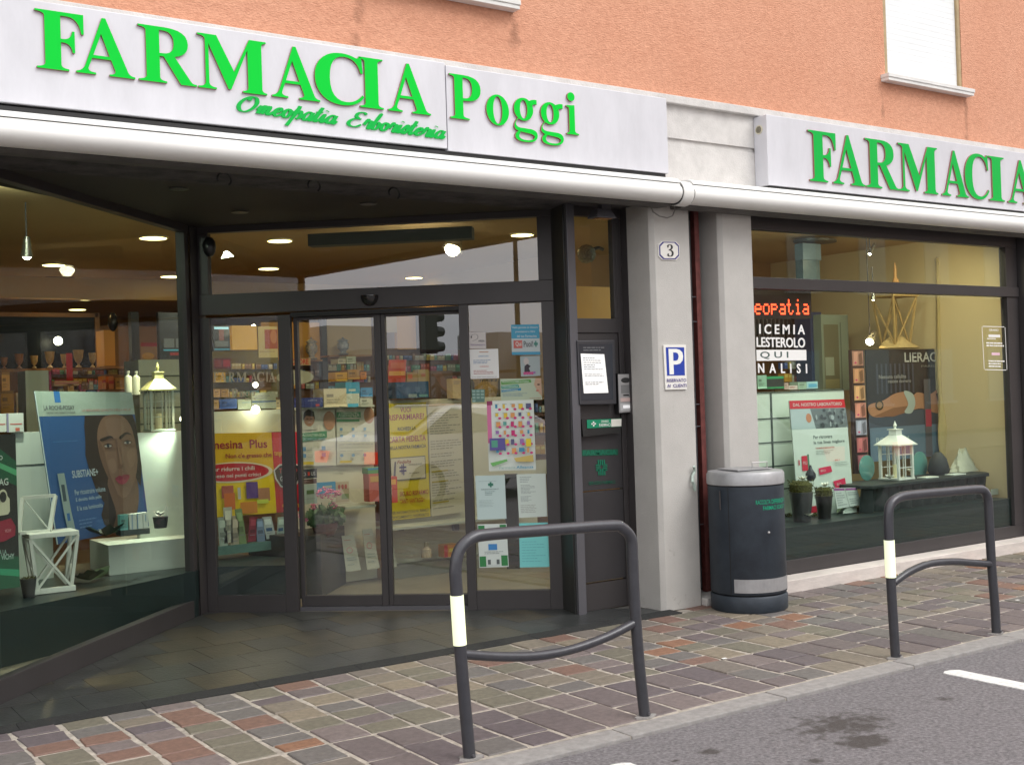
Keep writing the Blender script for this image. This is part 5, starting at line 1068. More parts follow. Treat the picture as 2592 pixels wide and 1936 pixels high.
row(YF(3.05), 'c6', [(205, 1490, 245, 1570, (.45, .28, .12), 'brown carton at the left end of the pane shelf'), (250, 1486, 396, 1566, (.02, .08, .30), 'blue carton on the shelf of the left fixed pane'), (402, 1488, 516, 1572, (.34, .40, .32), 'pale green carton next to the blue carton', (.3, .3, .9, .36, (.15, .3, .4))), (520, 1432, 722, 1566, (.34, .38, .30), 'large pale carton with navy band on the pane shelf', (0, .52, 1, .6, (.02, .08, .22)), ('L', .1, .15, .9, .4, 2)), (724, 1490, 760, 1570, (.50, .42, .24), 'cream carton half hidden by the door stile')], .08, 'cartons on the pane shelf')
row(YF(3.5), 'c6', [(205, 1265, 300, 1345, (.62, .36, .06), 'yellow carton behind the glass lettering'), (205, 1400, 255, 1470, (.60, .35, .10), 'small orange carton group below the glass lettering'), (265, 1400, 325, 1470, (.52, .30, .08), 'second small orange carton below the glass lettering'), (560, 1270, 680, 1410, (.10, .055, .03), 'dark brown carton under the middle of the glass lettering')], .1, 'cartons in the back cabinet')
F = YF(2.75); q = quad(F, 'c7', ((100, 378), (757, 366), (800, 915), (120, 965)))
o, _ = sheet('offer_poster', 'yellow and red slimming offer poster behind the left fixed pane', 'poster', q, (.70, .42, .015), .01); p_ = Print(q)
p_.rect(.705, 0, 1, 1, (.50, .01, .025)); p_.rect(.0, .5, .70, 1, (.82, .60, .01)); DR = (.33, .02, .03)
p_.text('Dimesina  Plus', -.05, .085, .65, .19, DR); p_.text("Non c'e grasso che", .21, .245, .69, .32, DR); p_.text('tenga', .72, .235, .80, .31, (.7, .35, .02))
p_.ell(.29, .475, .40, .125, (.72, .66, .45), 32); p_.ell(.27, .472, .38, .108, (.50, .015, .03), 32); p_.text('Per ridurre i chili', .05, .405, .50, .455, (.75, .68, .6)); p_.text('di peso nei punti critici', .02, .49, .56, .545, (.75, .68, .6))
p_.poly([(.695, .47), (.76, .40), (.90, .385), (.985, .42), (.99, .56), (.93, .68), (.85, .73), (.76, .68), (.71, .58)], (.55, .55, .52)); p_.poly([(.71, .475), (.77, .415), (.90, .40), (.97, .43), (.975, .56), (.92, .665), (.85, .705), (.77, .665), (.725, .575)], (.02, .02, .02)); p_.text('TROPPO', .755, .45, .95, .51, (.45, .05, .05)); p_.text('GRASSO', .76, .55, .94, .61, (.4, .4, .4))
for r in ((.15, .63, .27, .78, (.45, .12, .08)), (.40, .60, .52, .80, (.12, .06, .25)), (.52, .68, .64, .84, (.45, .22, .12)), (.17, .72, .28, .92, (.62, .16, .03)), (.31, .66, .34, .8, (.5, .5, .5)), (.5, .82, .62, .87, (.6, .7, .1)), (.33, .84, .5, .98, (.65, .25, .03))): p_.rect(*r[:4], r[4])
p_.text('Con', .76, .88, .94, .95, (.75, .35, .02)); p_.build('print', o)
rnd = random.Random(9); i = 0
for (x0, y0, x1, y1, colr, lb) in ((205, 960, 265, 1170, (.35, .42, .36), 'pale leaflet fanned at the left of the pane rack'), (240, 890, 300, 1140, (.50, .52, .42), 'cream leaflet leaning second in the pane rack'), (285, 950, 340, 1190, (.42, .38, .28), 'beige leaflet leaning in the middle of the pane rack'), (345, 900, 395, 1150, (.20, .30, .12), 'green leaflet with yellow spot in the pane rack'), (405, 960, 460, 1130, (.25, .02, .04), 'dark red leaflet leaning in the pane rack'), (470, 970, 525, 1130, (.18, .26, .38), 'blue grey leaflet in the pane rack'), (535, 955, 600, 1110, (.45, .52, .50), 'white leaflet with blue picture in the pane rack'), (605, 960, 655, 1110, (.36, .46, .40), 'pale green leaflet at the right end of the pane rack')):
    q = rectq(YF(2.62), 'c7', x0, y0, x1, y1); sh_ = rnd.uniform(-.02, .04); q[0] = q[0]-np.array([sh_, .0, 0]); q[1] = q[1]-np.array([sh_, 0, 0]); o, _ = sheet('leaflet', lb, 'leaflet', q, colr, .004, 'leaflets in the pane rack'); p_ = Print(q)
    p_.rect(.15, .1, .85, .35, tuple(min(1, v*1.5+.03) for v in colr)); p_.rect(.15, .5, .8, .65, (.05, .12, .25) if x0 > 500 else tuple(v*.5 for v in colr)); p_.lines(.15, .7, .85, .9, 3); p_.build('print', o); i += 1
P0(YF(2.60), 'c7', 200, 1135, 775, 1195, mat('rack_teal', (.10, .22, .19), .5, 0, .2, 9), 'leaflet_rack', .08, 'low teal and white leaflet rack behind the left fixed pane', 'rack')

# --- gondola and wall behind the sliding doors
GY = 2.80; GF = YF(GY)
P0(GF, 'c7', 745, 195, 1290, 1420, WPAN2, 'gondola_back', .04, 'cream slatted counter front behind the left sliding door', 'counter')
P0(GF.off(.001), 'd1', 200, 130, 1260, 1330, WPAN2, 'gondola_back', .04, 'cream slatted counter front behind the right sliding door', 'counter')
o, q = P0(GF.off(.14), 'd1', 240, 1240, 1260, 1390, mat('counter_base', (.24, .23, .19), .6), 'counter_base', .12, 'grey sloping base under the cream counter front', 'base')
for F_, c_, b_, lb in ((GF.off(.28), 'c7', (1085, 880, 1300, 898), 'thin glass shelf with cards behind the left sliding door'), (GF.off(.28), 'd1', (240, 985, 1260, 1000), 'thin glass shelf under the yellow poster'), (GF.off(.10), 'c7', (745, 188, 1290, 202), 'thin pale shelf edge above the home help posters')):
    P0(F_, c_, *b_, mat('shelf_edge', (.45, .47, .40), .3), 'glass_shelf', .25 if F_ is not None else .1, lb, 'shelf', 'counter shelves')
for x in (320, 705, ):
    P0(GF.off(.05), 'd1', x-18, 1010, x+18, 1055, mat('bracket_dark', (.08, .075, .06), .6), 'shelf_bracket', .04, ('dark shelf bracket under the yellow poster', 'dark shelf bracket under the printed rules poster')[x > 400], 'bracket', 'shelf brackets')
def assist(F, c, q4, label, heads):
    q = quad(F, c, q4); o, _ = sheet('home_help_poster', label, 'poster', q, (.56, .54, .46), .004, 'home help posters on the counter'); p_ = Print(q)
    for (hx, hy, rx, ry, hair) in heads:
        p_.ell(hx, hy, rx, ry, (.40, .21, .13), 20)
        if hair: p_.poly([(hx-rx*1.1, hy+.02), (hx-rx*1.0, hy-ry*.9), (hx-.02, hy-ry*1.35), (hx+rx*.9, hy-ry*1.0), (hx+rx*1.1, hy+.02), (hx+rx*.8, hy-ry*.35), (hx-rx*.6, hy-ry*.45)], (.03, .02, .015)); p_.ell(hx, hy+ry*.45, rx*.35, ry*.10, (.5, .35, .3)); p_.rects([(hx-rx*.5, hy-.01, hx-rx*.2, hy+.004), (hx+rx*.2, hy-.01, hx+rx*.5, hy+.004)], (.05, .03, .02))
    return q, o, p_
q, o, p_ = assist(GF.off(.03), 'c7', ((764, 210), (1012, 210), (1022, 600), (772, 606)), 'home help poster with two faces, left of the pair behind the left sliding door', ((.27, .17, .15, .13, True), (.83, .2, .17, .17, False)))
p_.poly([(.02, .28), (.1, .30), (.45, .3), (.52, .36), (.02, .36)], (.5, .48, .42)); p_.poly([(.02, .42), (.75, .38), (.75, .50), (.02, .58)], (.08, .24, .14)); p_.text('ASSISTENZA', .05, .43, .70, .475, (.5, .6, .5)); p_.text('DOMICILIARE', .05, .50, .70, .545, (.3, .45, .5))
for (a, b_) in ((.04, .66), (.04, .78), (.58, .65), (.58, .77)): p_.rect(a, b_, a+.11, b_+.07, (.10, .25, .42)); p_.lines(a+.15, b_, a+.38, b_+.07, 2, (.4, .4, .4), 3)
p_.rect(.04, .92, .35, .97, (.62, .45, .04)); p_.build('print', o)
q, o, p_ = assist(GF.off(.03), 'c7', ((1022, 205), (1285, 203), (1292, 590), (1028, 598)), 'home help poster with one face, right of the pair behind the left sliding door', ((.86, .12, .14, .15, False),))
p_.rect(.0, .06, .64, .16, (.08, .26, .12)); p_.text('ASSISTENZA', .04, .07, .60, .15, (.55, .6, .5)); p_.rect(.0, .19, .6, .23, (.08, .24, .12))
for r_ in range(2):
    for k in range(3): p_.rect(.08+k*.31, .34+r_*.12, .15+k*.31, .39+r_*.12, (.18, .32, .48)); p_.lines(.02+k*.31, .405+r_*.12, .25+k*.31, .43+r_*.12, 1, (.4, .4, .4), k)
p_.lines(.05, .55, .95, .78, 4, (.38, .38, .36), 5); p_.rect(.05, .92, .36, .96, (.62, .45, .04)); [p_.ell(.1+k*.3, .83, .045, .03, (.12, .25, .42), 10) for k in range(3)]; p_.build('print', o)
# yellow loyalty poster and rules poster
q = quad(GF.off(.05), 'd1', ((203, 172), (493, 158), (522, 955), (240, 985))); o, _ = sheet('loyalty_poster', 'tall yellow loyalty card poster behind the right sliding door', 'poster', q, (.58, .45, .02), .004); p_ = Print(q); DR = (.32, .04, .02); DK = (.07, .06, .02)
p_.text('VUOI', .36, .035, .62, .08, DR); p_.text('RISPARMIARE?', .07, .095, .93, .145, DR); p_.text('RICHIEDI LA', .28, .205, .72, .235, DK); p_.text('CARTA FEDELTA', .05, .285, .95, .335, DR); p_.text('DELLA NOSTRA FARMACIA', .04, .365, .95, .395, DK)
p_.rect(.06, .465, .92, .665, (.14, .13, .1)); p_.rect(.08, .473, .90, .655, (.52, .47, .36)); p_.text('Fedelta', .22, .49, .56, .52, (.25, .05, .03), .3)
p_.rects([(.32, .53, .345, .61), (.36, .52, .385, .62), (.27, .545, .44, .56), (.27, .575, .44, .59)], (.08, .05, .2)); p_.poly([(.12, .62), (.16, .50), (.2, .50), (.17, .63)], (.1, .08, .12)); p_.lines(.5, .52, .85, .62, 4, (.3, .27, .2))
p_.text('SICURO RISPARMIO', .25, .76, .96, .80, DR); p_.text('TANTI VANTAGGI !', .25, .825, .86, .865, DR); p_.text('PER INFORMAZIONI AL BANCO', .03, .925, .95, .95, DK); p_.text('DOCUMENTO RISERVATO', .03, .965, .95, .99, DK); p_.build('print', o)
q = quad(GF.off(.05), 'd1', ((500, 150), (752, 140), (770, 920), (530, 955))); o, _ = sheet('rules_poster', 'pale poster of closely printed rules to the right of the yellow poster', 'poster', q, (.52, .47, .36), .004); p_ = Print(q); p_.rect(.03, .03, .95, .05, (.4, .25, .05)); p_.lines(.04, .10, .92, .50, 18, (.24, .22, .17), 4, .3); p_.lines(.04, .52, .92, .97, 20, (.24, .22, .17), 8, .3); [p_.rect(.04, v, .5, v+.012, (.38, .3, .03)) for v in (.61, .70, .88)]; p_.build('print', o)
# things on the counter
row(GF.off(.12), 'c6', [(872, 1478, 955, 1552, NAV, 'navy carton, left of the pair on the counter top'), (958, 1474, 1114, 1554, NAV, 'navy carton with red spot, right of the pair on the counter top', ('L', .2, .2, .8, .4, 1, (.3, .3, .4)), (.6, .7, .8, .9, (.4, .05, .05))), (1122, 1398, 1312, 1552, (.46, .40, .26), 'large beige carton on the counter top'), (1312, 1440, 1420, 1552, (.40, .42, .34), 'pale carton under the light blue carton', (.1, .75, .9, 1, LBL)), (1425, 1470, 1530, 1550, (.44, .44, .36), 'pale carton at the door mullion')], .2, 'cartons on the counter top')
row(GF.off(.10), 'c6', [(1305, 1345, 1422, 1440, (.03, .22, .34), 'light blue carton stacked on the pale carton', (.2, .6, .7, .8, (.35, .4, .36))), (1430, 1390, 1530, 1465, (.03, .16, .32), 'blue carton stacked at the door mullion')], .2, 'cartons on the counter top')
row(YF(3.6), 'c6', [(1220, 1262, 1318, 1335, (.62, .34, .03), 'yellow carton behind the light blue carton'), (1322, 1240, 1420, 1320, (.42, .22, .04), 'ochre carton beside the yellow carton'), (1430, 1255, 1478, 1320, (.66, .25, .04), 'orange carton in the basket by the mullion'), (1240, 1150, 1305, 1190, (.40, .38, .28), 'pale flat carton above the basket'), (1312, 1130, 1390, 1190, (.36, .40, .30), 'pale green carton above the basket')], .15, 'cartons behind the counter')
row(GF.off(.12), 'c8', [(335, 1345, 430, 1480, (.01, .05, .12), 'dark blue carton, left of three behind the right sliding door', ('L', .1, .1, .9, .3, 2, (.15, .2, .3))), (432, 1342, 520, 1478, (.01, .05, .12), 'dark blue carton, middle of three behind the right sliding door', (.1, .75, .9, .95, (.2, .25, .25))), (522, 1338, 612, 1474, (.01, .06, .13), 'dark blue carton, right of three behind the right sliding door', (.1, .8, .9, .95, (.1, .25, .25)))], .15, 'dark blue cartons on the counter')
row(YF(3.3), 'c8', [(430, 1262, 520, 1342, (.34, .22, .08), 'floral carton behind the dark blue cartons', (.1, .2, .5, .7, (.5, .12, .05))), (525, 1240, 610, 1340, (.36, .26, .10), 'floral cream carton behind the dark blue cartons', (.3, .3, .7, .6, (.4, .15, .1)))], .1, 'cartons behind the counter')
q = quad(YF(3.2), 'c8', ((283, 1158), (425, 1158), (412, 1395), (262, 1398))); o, _ = sheet('red_card', 'red and orange standing card behind the right sliding door', 'card', q, (.45, .05, .02), .01); p_ = Print(q); p_.rect(.04, .4, .96, .55, (.62, .30, .05)); p_.rect(.1, .1, .9, .3, (.5, .12, .05)); p_.build('print', o)
q = quad(YF(3.4), 'c8', ((650, 1255), (720, 1255), (815, 1440), (780, 1480), (700, 1400))[:4]); 
o, q = sheet('leaning_picture', 'dark brown picture panel leaning beside the cream carton', 'picture', rectq(YF(3.4), 'c8', 622, 1250, 812, 1478), (.10, .05, .025)); p_ = Print(q); p_.poly([(.15, .1), (.5, .05), (1, .75), (.95, .95), (.5, .6)], (.17, .08, .05)); p_.build('print', o)
row(GF.off(.10), 'c8', [(812, 1315, 905, 1480, (.48, .36, .20), 'cream carton with printed lines near the right stile', ('L', .1, .1, .9, .3, 2))], .1, 'cartons on the counter top')
P0(YF(3.85), 'c8', 600, 1250, 620, 1470, WOODS, 'partition_edge', .02, 'thin wooden upright beside the dark blue cartons', 'upright')
# orange lit wall with apothecary jars
OW = mat('wall_orange_lit', (.62, .30, .045), .6, 0, .08, 2)
P0(YF(4.4), 'c6', 600, 845, 1112, 1160, OW, 'orange_wall', .05, 'orange lit wall behind the left apothecary jar', 'wall panel'); P0(YF(4.4), 'c6', 1150, 800, 1520, 1120, mat('wall_beige_lit', (.48, .36, .22), .6), 'beige_wall', .05, 'beige lit wall behind the right apothecary jar', 'wall panel')
P0(YF(4.4), 'c8', 345, 795, 545, 1072, OW, 'orange_wall', .05, 'orange lit wall behind the right sliding door', 'wall panel'); P0(YF(4.39), 'c8', 210, 795, 345, 930, mat('wall_beige_lit', (0, 0, 0)), 'beige_wall', .05, 'beige lit wall strip beside the door mullion', 'wall panel')
P0(YF(4.35), 'c6', 1110, 800, 1152, 1400, mat('post_dark', (0, 0, 0)), 'dark_post', .08, 'dark slim post between the two apothecary jars', 'post'); P0(YF(4.3), 'c8', 545, 740, 900, 1070, mat('post_dark', (0, 0, 0)), 'dark_post', .1, 'dark panel added behind the right sliding door to darken the mirrored traffic light', 'post')  # wide dark panel added as backing for the mirrored traffic light
P0(YF(4.2), 'c6', 860, 1160, 1112, 1172, WOODS, 'jar_shelf', .3, 'wooden shelf under the left apothecary jar', 'shelf'); P0(YF(4.2), 'c6', 1165, 1118, 1520, 1132, WOODS, 'jar_shelf', .3, 'wooden shelf under the right apothecary jar', 'shelf')
P0(YF(4.5), 'c6', 855, 1172, 1530, 1560, mat('shelf_back', (0, 0, 0)), 'shelf_unit', .05, 'dark brown shelf unit behind the left sliding door', 'shelf'); P0(YF(4.5), 'c8', 210, 1072, 900, 1490, mat('shelf_back', (0, 0, 0)), 'shelf_unit', .05, 'dark brown shelf unit behind the right sliding door', 'shelf')
JW = mat('jar_porcelain', (.42, .36, .26), .3, 0, .6, 45, c2=(.05, .06, .12))
for x, yb, hh, lb, m_ in ((1022, 1160, 190, 'decorated apothecary jar with domed lid, left of the slim post', JW), (1285, 1118, 150, 'blue grey apothecary jar, right of the slim post', mat('jar_blue', (.30, .32, .34), .3, 0, .5, 45, c2=(.10, .14, .22)))):
    c = YF(4.15).px(*K('c6', x, yb)); d_ = FPX/float((c-CAM)@_f); h = hh*.3027/d_; r = 50*.3027/d_
    MBj = MB().lathe(c, [(r*.7, 0), (r*.95, h*.06), (r*.45, h*.14), (r*.5, h*.22), (r*.95, h*.36), (r*1.0, h*.6), (r*.72, h*.74), (r*.75, h*.76)], m_, 18); t_ = tag(MBj.build('apothecary_jar', smooth=True), lb, 'jar', 'apothecary jars')
    MB().lathe(c+np.array([0, 0, h*.765]), [(r*.98, 0), (r*.98, h*.02), (r*.5, h*.12), (r*.12, h*.16), (r*.18, h*.2), (.001, h*.24)], m_, 16).build('lid', t_, smooth=True)
o, q = sheet('red_text_sign', 'small cream sign with red capitals RE under the left jar', 'sign', rectq(YF(4.0), 'c6', 862, 1145, 1012, 1205), (.50, .32, .14)); p_ = Print(q); p_.text('CUORE', -.1, .1, .88, .85, (.55, .01, .01)); p_.build('print', o)
F = YF(2.9); c = F.px(*K('c6', 885, 1365)); ov = MB().lathe((c[0], c[1], c[2]), [(.105, 0), (.105, .012)], mat('oval_sign', (.33, .31, .20), .6), 32, axis='y', sx=1.0, sy=.58); ov = ov.build('oval_sign'); tag(ov, 'blank oval beige sign behind the stile left of the sliding doors', 'sign')
ov.scale = (185*.3027/FPX*float((c-CAM)@_f)/.105/1.12, 1, 105*.3027/FPX*float((c-CAM)@_f)/.105); ov.location = (c[0], c[1], c[2]-.0)
# plant on dark block
bl = onZ(*K('c7', 930, 1515), 0.01)
blk = tag(MB().prism([tuple(onZ(*K('c7', *p), .008)[:2]) for p in ((700, 1530), (925, 1518), (1092, 1420))]+[(3.6, 2.9)], .008, .49, mat('block_charcoal', (.045, .042, .038), .55, 0, .15, 4)).build('dark_block', bevel=.004), 'charcoal block carrying the potted flowers behind the left sliding door', 'block')
F = YF(2.45); c = F.px(*K('c7', 945, 1100)); pl_ = thing('potted_geranium', 'brown bowl of pink geraniums on the charcoal block', 'plant', c)
MB().lathe(c, [(.045, 0), (.075, .02), (.10, .07), (.102, .11), (.09, .115), (.08, .10)], mat('bowl_brown', (.10, .035, .02), .35, 0, .3, 30, .8, 60), 20).build('bowl', pl_, smooth=True)
LEAFG = mat('geranium_leaf', (.025, .075, .018), .55, 0, .3, 20); PINK = mat('geranium_pink', (.75, .22, .40), .6, 0, .2, 30); rnd = random.Random(3)
lf = MB(); cc = c+np.array([0, 0, .16])
for i in range(230):
    d = np.array([rnd.gauss(0, 1), rnd.gauss(0, .8), rnd.gauss(0, .6)]); d /= np.linalg.norm(d)+1e-6; p = cc+d*np.array([.16, .12, .10])*rnd.uniform(.45, 1.05); r = rnd.uniform(.018, .036); n_ = np.array([rnd.uniform(-.6, .6), -1, rnd.uniform(.1, 1.2)]); n_ /= np.linalg.norm(n_); a = np.cross(n_, (0, 0, 1)); a /= np.linalg.norm(a); b_ = np.cross(n_, a)
    lf.add([p+a*r*math.cos(k*1.047)*(1 if k else .6)+b_*r*math.sin(k*1.047)+n_*(.004 if k % 2 else 0) for k in range(6)], [(0, 1, 2, 3, 4, 5)], LEAFG)
lf.build('leaves', pl_, recalc=False, kind='stuff'); st = MB()
for i in range(9): st.tube([c+np.array([rnd.uniform(-.04, .04), 0, .1]), cc+np.array([rnd.uniform(-.13, .13), rnd.uniform(-.05, .05), rnd.uniform(.02, .14)])], .003, LEAFG, 5)
st.build('stem', pl_)
for (x, y, r, n_) in ((930, 800, .055, 26), (985, 805, .05, 24), (1035, 800, .025, 9), (868, 890, .03, 10), (1003, 885, .028, 10), (775, 958, .022, 7), (803, 985, .018, 5)):
    fc = YF(2.30).px(*K('c7', x, y)); fb = MB()
    for k in range(n_):
        d = np.array([rnd.gauss(0, 1), rnd.gauss(0, 1), rnd.gauss(0, 1)]); d /= np.linalg.norm(d); petals(fb, fc+d*r*.8, .021, PINK, 5, rnd)
    fb.build('flower_head', pl_, recalc=False)
# cards, bottles
row(GF.off(.2), 'c7', [(775, 625, 888, 690, (.03, .03, .035), 'small black card with red triangle below the home help posters', (.42, .3, .55, .7, (.5, .05, .03)), ('O', .1, .3, .3, .7, (.4, .4, .4)), ('US', .62, .3, .88, .7, (.4, .4, .4))), (780, 695, 886, 728, (.10, .05, .04), 'narrow dark red card under the black card')], .02, 'cards on the counter front')
for (F_, c_, b_, colr, lb, nm) in ((GF.off(.25), 'c7', (785, 730, 888, 868), (.36, .42, .36), 'pale green leaflet behind the geranium, left', 'leaflet'), (GF.off(.24), 'c7', (888, 715, 1018, 800), (.05, .28, .50), 'bright blue leaflet behind the geranium blossoms', 'leaflet'), (GF.off(.24), 'c7', (1020, 712, 1112, 855), (.50, .40, .28), 'cream leaflet with red tulips behind the geranium, right', 'leaflet')):
    q = rectq(F_, c_, *b_); o, _ = sheet('leaflet', lb, 'leaflet', q, colr, .004, 'leaflets behind the geranium'); p_ = Print(q)
    if 'tulips' in lb: [p_.ell(.25+.25*k, .25, .1, .12, (.42, .08, .06), 10) for k in range(3)]; p_.rect(.4, .6, .95, .85, (.25, .3, .15))
    else: p_.rect(.3, .3, .8, .5, (.10, .16, .06) if 'pale' in lb else (.4, .42, .35)); p_.lines(.1, .7, .9, .9, 3)
    p_.build('print', o)
for F_, c_, b_, lb in ((YF(2.62), 'c7', (1088, 1085, 1192, 1335), 'white leaning card with red line beside the charcoal block'), (YF(2.62), 'c7', (1232, 1040, 1322, 1320), 'white standing card left of the door mullion'), (YF(2.62), 'd1', (205, 1005, 285, 1310), 'white standing card right of the door mullion')):
    q = rectq(F_, c_, *b_); q[0] += np.array([-.012, .04, 0]); q[1] += np.array([-.04, .04, 0]); o, _ = sheet('standing_card', lb, 'card', q, (.50, .50, .42), .004, 'standing cards at the counter foot'); p_ = Print(q); p_.lines(.12, .12, .7, .2, 2, (.5, .12, .1)); p_.ell(.45, .42, .25, .09, (.55, .3, .3), 14); p_.ell(.45, .42, .18, .06, (.50, .50, .42), 14); p_.lines(.15, .6, .85, .85, 4, (.3, .35, .32), 5); p_.build('print', o)
row(GF.off(.3), 'd1', [(95, 655, 190, 850, (.55, .14, .12), 'pink red carton behind the door mullion, lower shelf', (.1, .1, .9, .3, (.6, .35, .1))), (192, 680, 292, 862, (.58, .06, .03), 'orange red carton right of the door mullion', (.2, .1, .9, .3, (.75, .35, .05)), (.3, .4, .6, .7, (.65, .5, .45))), (85, 615, 215, 655, (.10, .30, .10), 'green carton lying on top of the pink red carton', (0, 0, 1, .35, (.02, .25, .45)))], .1, 'bright cartons at the door mullion')
row(GF.off(.2), 'd1', [(618, 1150, 715, 1236, (.60, .22, .03), 'orange red and yellow carton low on the counter', (.0, 0, .25, 1, (.5, .03, .03)), (.35, .3, .8, .6, (.7, .5, .05)))], .1, 'bright cartons at the door mullion')
c = GF.off(.2).px(*K('d1', 495, 1240)); d_ = FPX/float((c-CAM)@_f); r = 36*.3631/d_; h = 105*.3631/d_
tag(MB().lathe(c, [(r, 0), (r, h*.55), (r*.5, h*.66), (r*.4, h*.7), (r*.45, h*.72), (r*.45, h)], mat('bottle_clear', (.5, .42, .32), .2), 16).build('squat_bottle', smooth=True), 'squat pale bottle with brown cap low on the counter', 'bottle')
# side window of the right pane: brown shelves with jars and a pale front
P0(YF(3.0), 'd1', 1170, 560, 1500, 660, WPAN2, 'shelf_unit', .04, 'pale counter end behind the notices of the right fixed pane', 'counter'); P0(YF(3.4), 'c8', 960, 1320, 1210, 1500, mat('basket_back', (.07, .06, .03), .8), 'shelf_unit', .05, 'dark shelf behind the straw basket', 'shelf')
P0(YF(3.3), 'c8', 1490, 1480, 1700, 1652, mat('shelf_wood2', (.26, .12, .04), .5, 0, .3, 5), 'shelf_unit', .05, 'brown wooden shelf unit at the right of the right fixed pane', 'shelf'); P0(YF(3.3), 'd1', 1245, 140, 1500, 640, mat('shelf_wood2', (0, 0, 0)), 'shelf_unit', .05, 'brown wooden shelving behind the edge of the offers sheet', 'shelf')
P0(YF(3.25), 'd1', 1245, 228, 1480, 250, mat('shelf_edge_brown', (.12, .05, .03), .5), 'wall_shelf', .15, 'dark shelf board behind the offers sheet, upper', 'shelf'); P0(YF(3.25), 'd1', 1245, 370, 1480, 386, mat('shelf_edge_brown', (0, 0, 0)), 'wall_shelf', .15, 'dark shelf board behind the offers sheet, lower', 'shelf')
c = YF(3.1).px(*K('c8', 1095, 1485)); mb = MB().lathe(c, [(.10, 0), (.12, .09), (.125, .16)], mat('straw', (.36, .23, .07), .8, 0, .4, 60, .8, 60), 18, cap=False, sy=.6); 
for i in range(40): a = rnd.uniform(0, 6.28); mb.tube([c+np.array([.12*math.cos(a), .07*math.sin(a), .15]), c+np.array([.135*math.cos(a), .08*math.sin(a), .15+rnd.uniform(.02, .06)])], .004, mat('straw', (0, 0, 0)), 4)
tag(mb.build('straw_basket'), 'spiky straw basket behind the right fixed pane', 'basket')

# --- notices on the right fixed pane
DG_ = DOOR.off(-.0235)
def notice(c_, q4, base, label, name='notice', cat='notice', group='notices on the right fixed pane', off=0.0):
    q = [DG_.px(*K(c_, *p), off) for p in q4]; o, _ = sheet(name, label, cat, q, base, .0015, group); return o, Print(q, .0004, .0006)
o, p_ = notice('c8', ((948, 924), (1090, 924), (1094, 1066), (950, 1066)), (.60, .56, .54), 'square white notice with a camera drawing reading AREA VIDEOSORVEGLIATA'); p_.rects([(0, 0, 1, .02), (0, .98, 1, 1), (0, .02, .02, .98), (.97, .02, 1, .98)], (.35, .3, .3)); stroke(p_, [(.12, .35), (.18, .2), (.4, .15), (.52, .25), (.48, .42), (.2, .55)], .018, (.2, .2, .2)); p_.ell(.14, .32, .04, .06, (.08, .08, .08), 10); p_.text('AREA', .54, .48, .92, .60, (.1, .1, .12)); p_.text('VIDEOSORVEGLIATA', .08, .73, .94, .82, (.22, .16, .3)); p_.build('print', o)
o, p_ = notice('c8', ((952, 1072), (1192, 1066), (1200, 1312), (962, 1318)), (.72, .72, .70), 'white opening hours notice below the camera notice'); p_.rect(.34, .08, .66, .11, (.5, .3, .2)); p_.text('APERTURA', .3, .22, .66, .26, (.1, .25, .45)); p_.lines(.12, .35, .88, .50, 3, (.2, .3, .45), 3, .4); p_.text('CHIUSURA', .34, .57, .66, .61, (.5, .12, .1)); p_.lines(.12, .70, .88, .86, 3, (.45, .2, .2), 4, .4); p_.lines(.05, .93, .95, .96, 1, (.3, .3, .3), 2, .4); p_.build('print', o)
o, p_ = notice('c8', ((1300, 866), (1534, 862), (1545, 1116), (1308, 1118)), (.48, .54, .54), 'blue and white notice with the red word Qui and grey Puoi at the right stile'); p_.rect(0, 0, 1, .46, (.06, .32, .48)); p_.text('Nelle giornate di chiusura', .05, .06, .95, .14, (.55, .62, .65)); p_.text('prenotazioni e ritiro', .15, .2, .85, .28, (.55, .62, .65)); p_.text('dal tuo Farmacista', .2, .34, .9, .42, (.55, .62, .65)); p_.rect(.07, .52, .38, .78, (.52, .12, .10)); p_.text('Qui', .14, .56, .35, .73, (.6, .6, .55)); p_.text('Puoi!', .43, .54, .76, .74, (.12, .13, .14)); p_.rects([(.79, .60, .93, .68), (.835, .54, .885, .74)], (.10, .30, .25)); p_.rect(0, .90, 1, 1, (.06, .30, .46)); p_.build('print', o)
o, p_ = notice('c8', ((1376, 1130), (1540, 1126), (1546, 1292), (1384, 1298)), (.34, .40, .40), 'pale card with a black doll and pink flowers at the right stile'); p_.ell(.3, .25, .14, .18, (.5, .45, .42), 14); p_.poly([(.2, .5), (.35, .38), (.52, .5), (.42, .6), (.5, .8), (.18, .8)], (.03, .02, .03)); [p_.ell(.2+.13*k, .85, .08, .08, (.50, .08, .22), 9) for k in range(4)]; p_.ell(.7, .82, .07, .06, (.3, .15, .35), 9); p_.build('print', o)
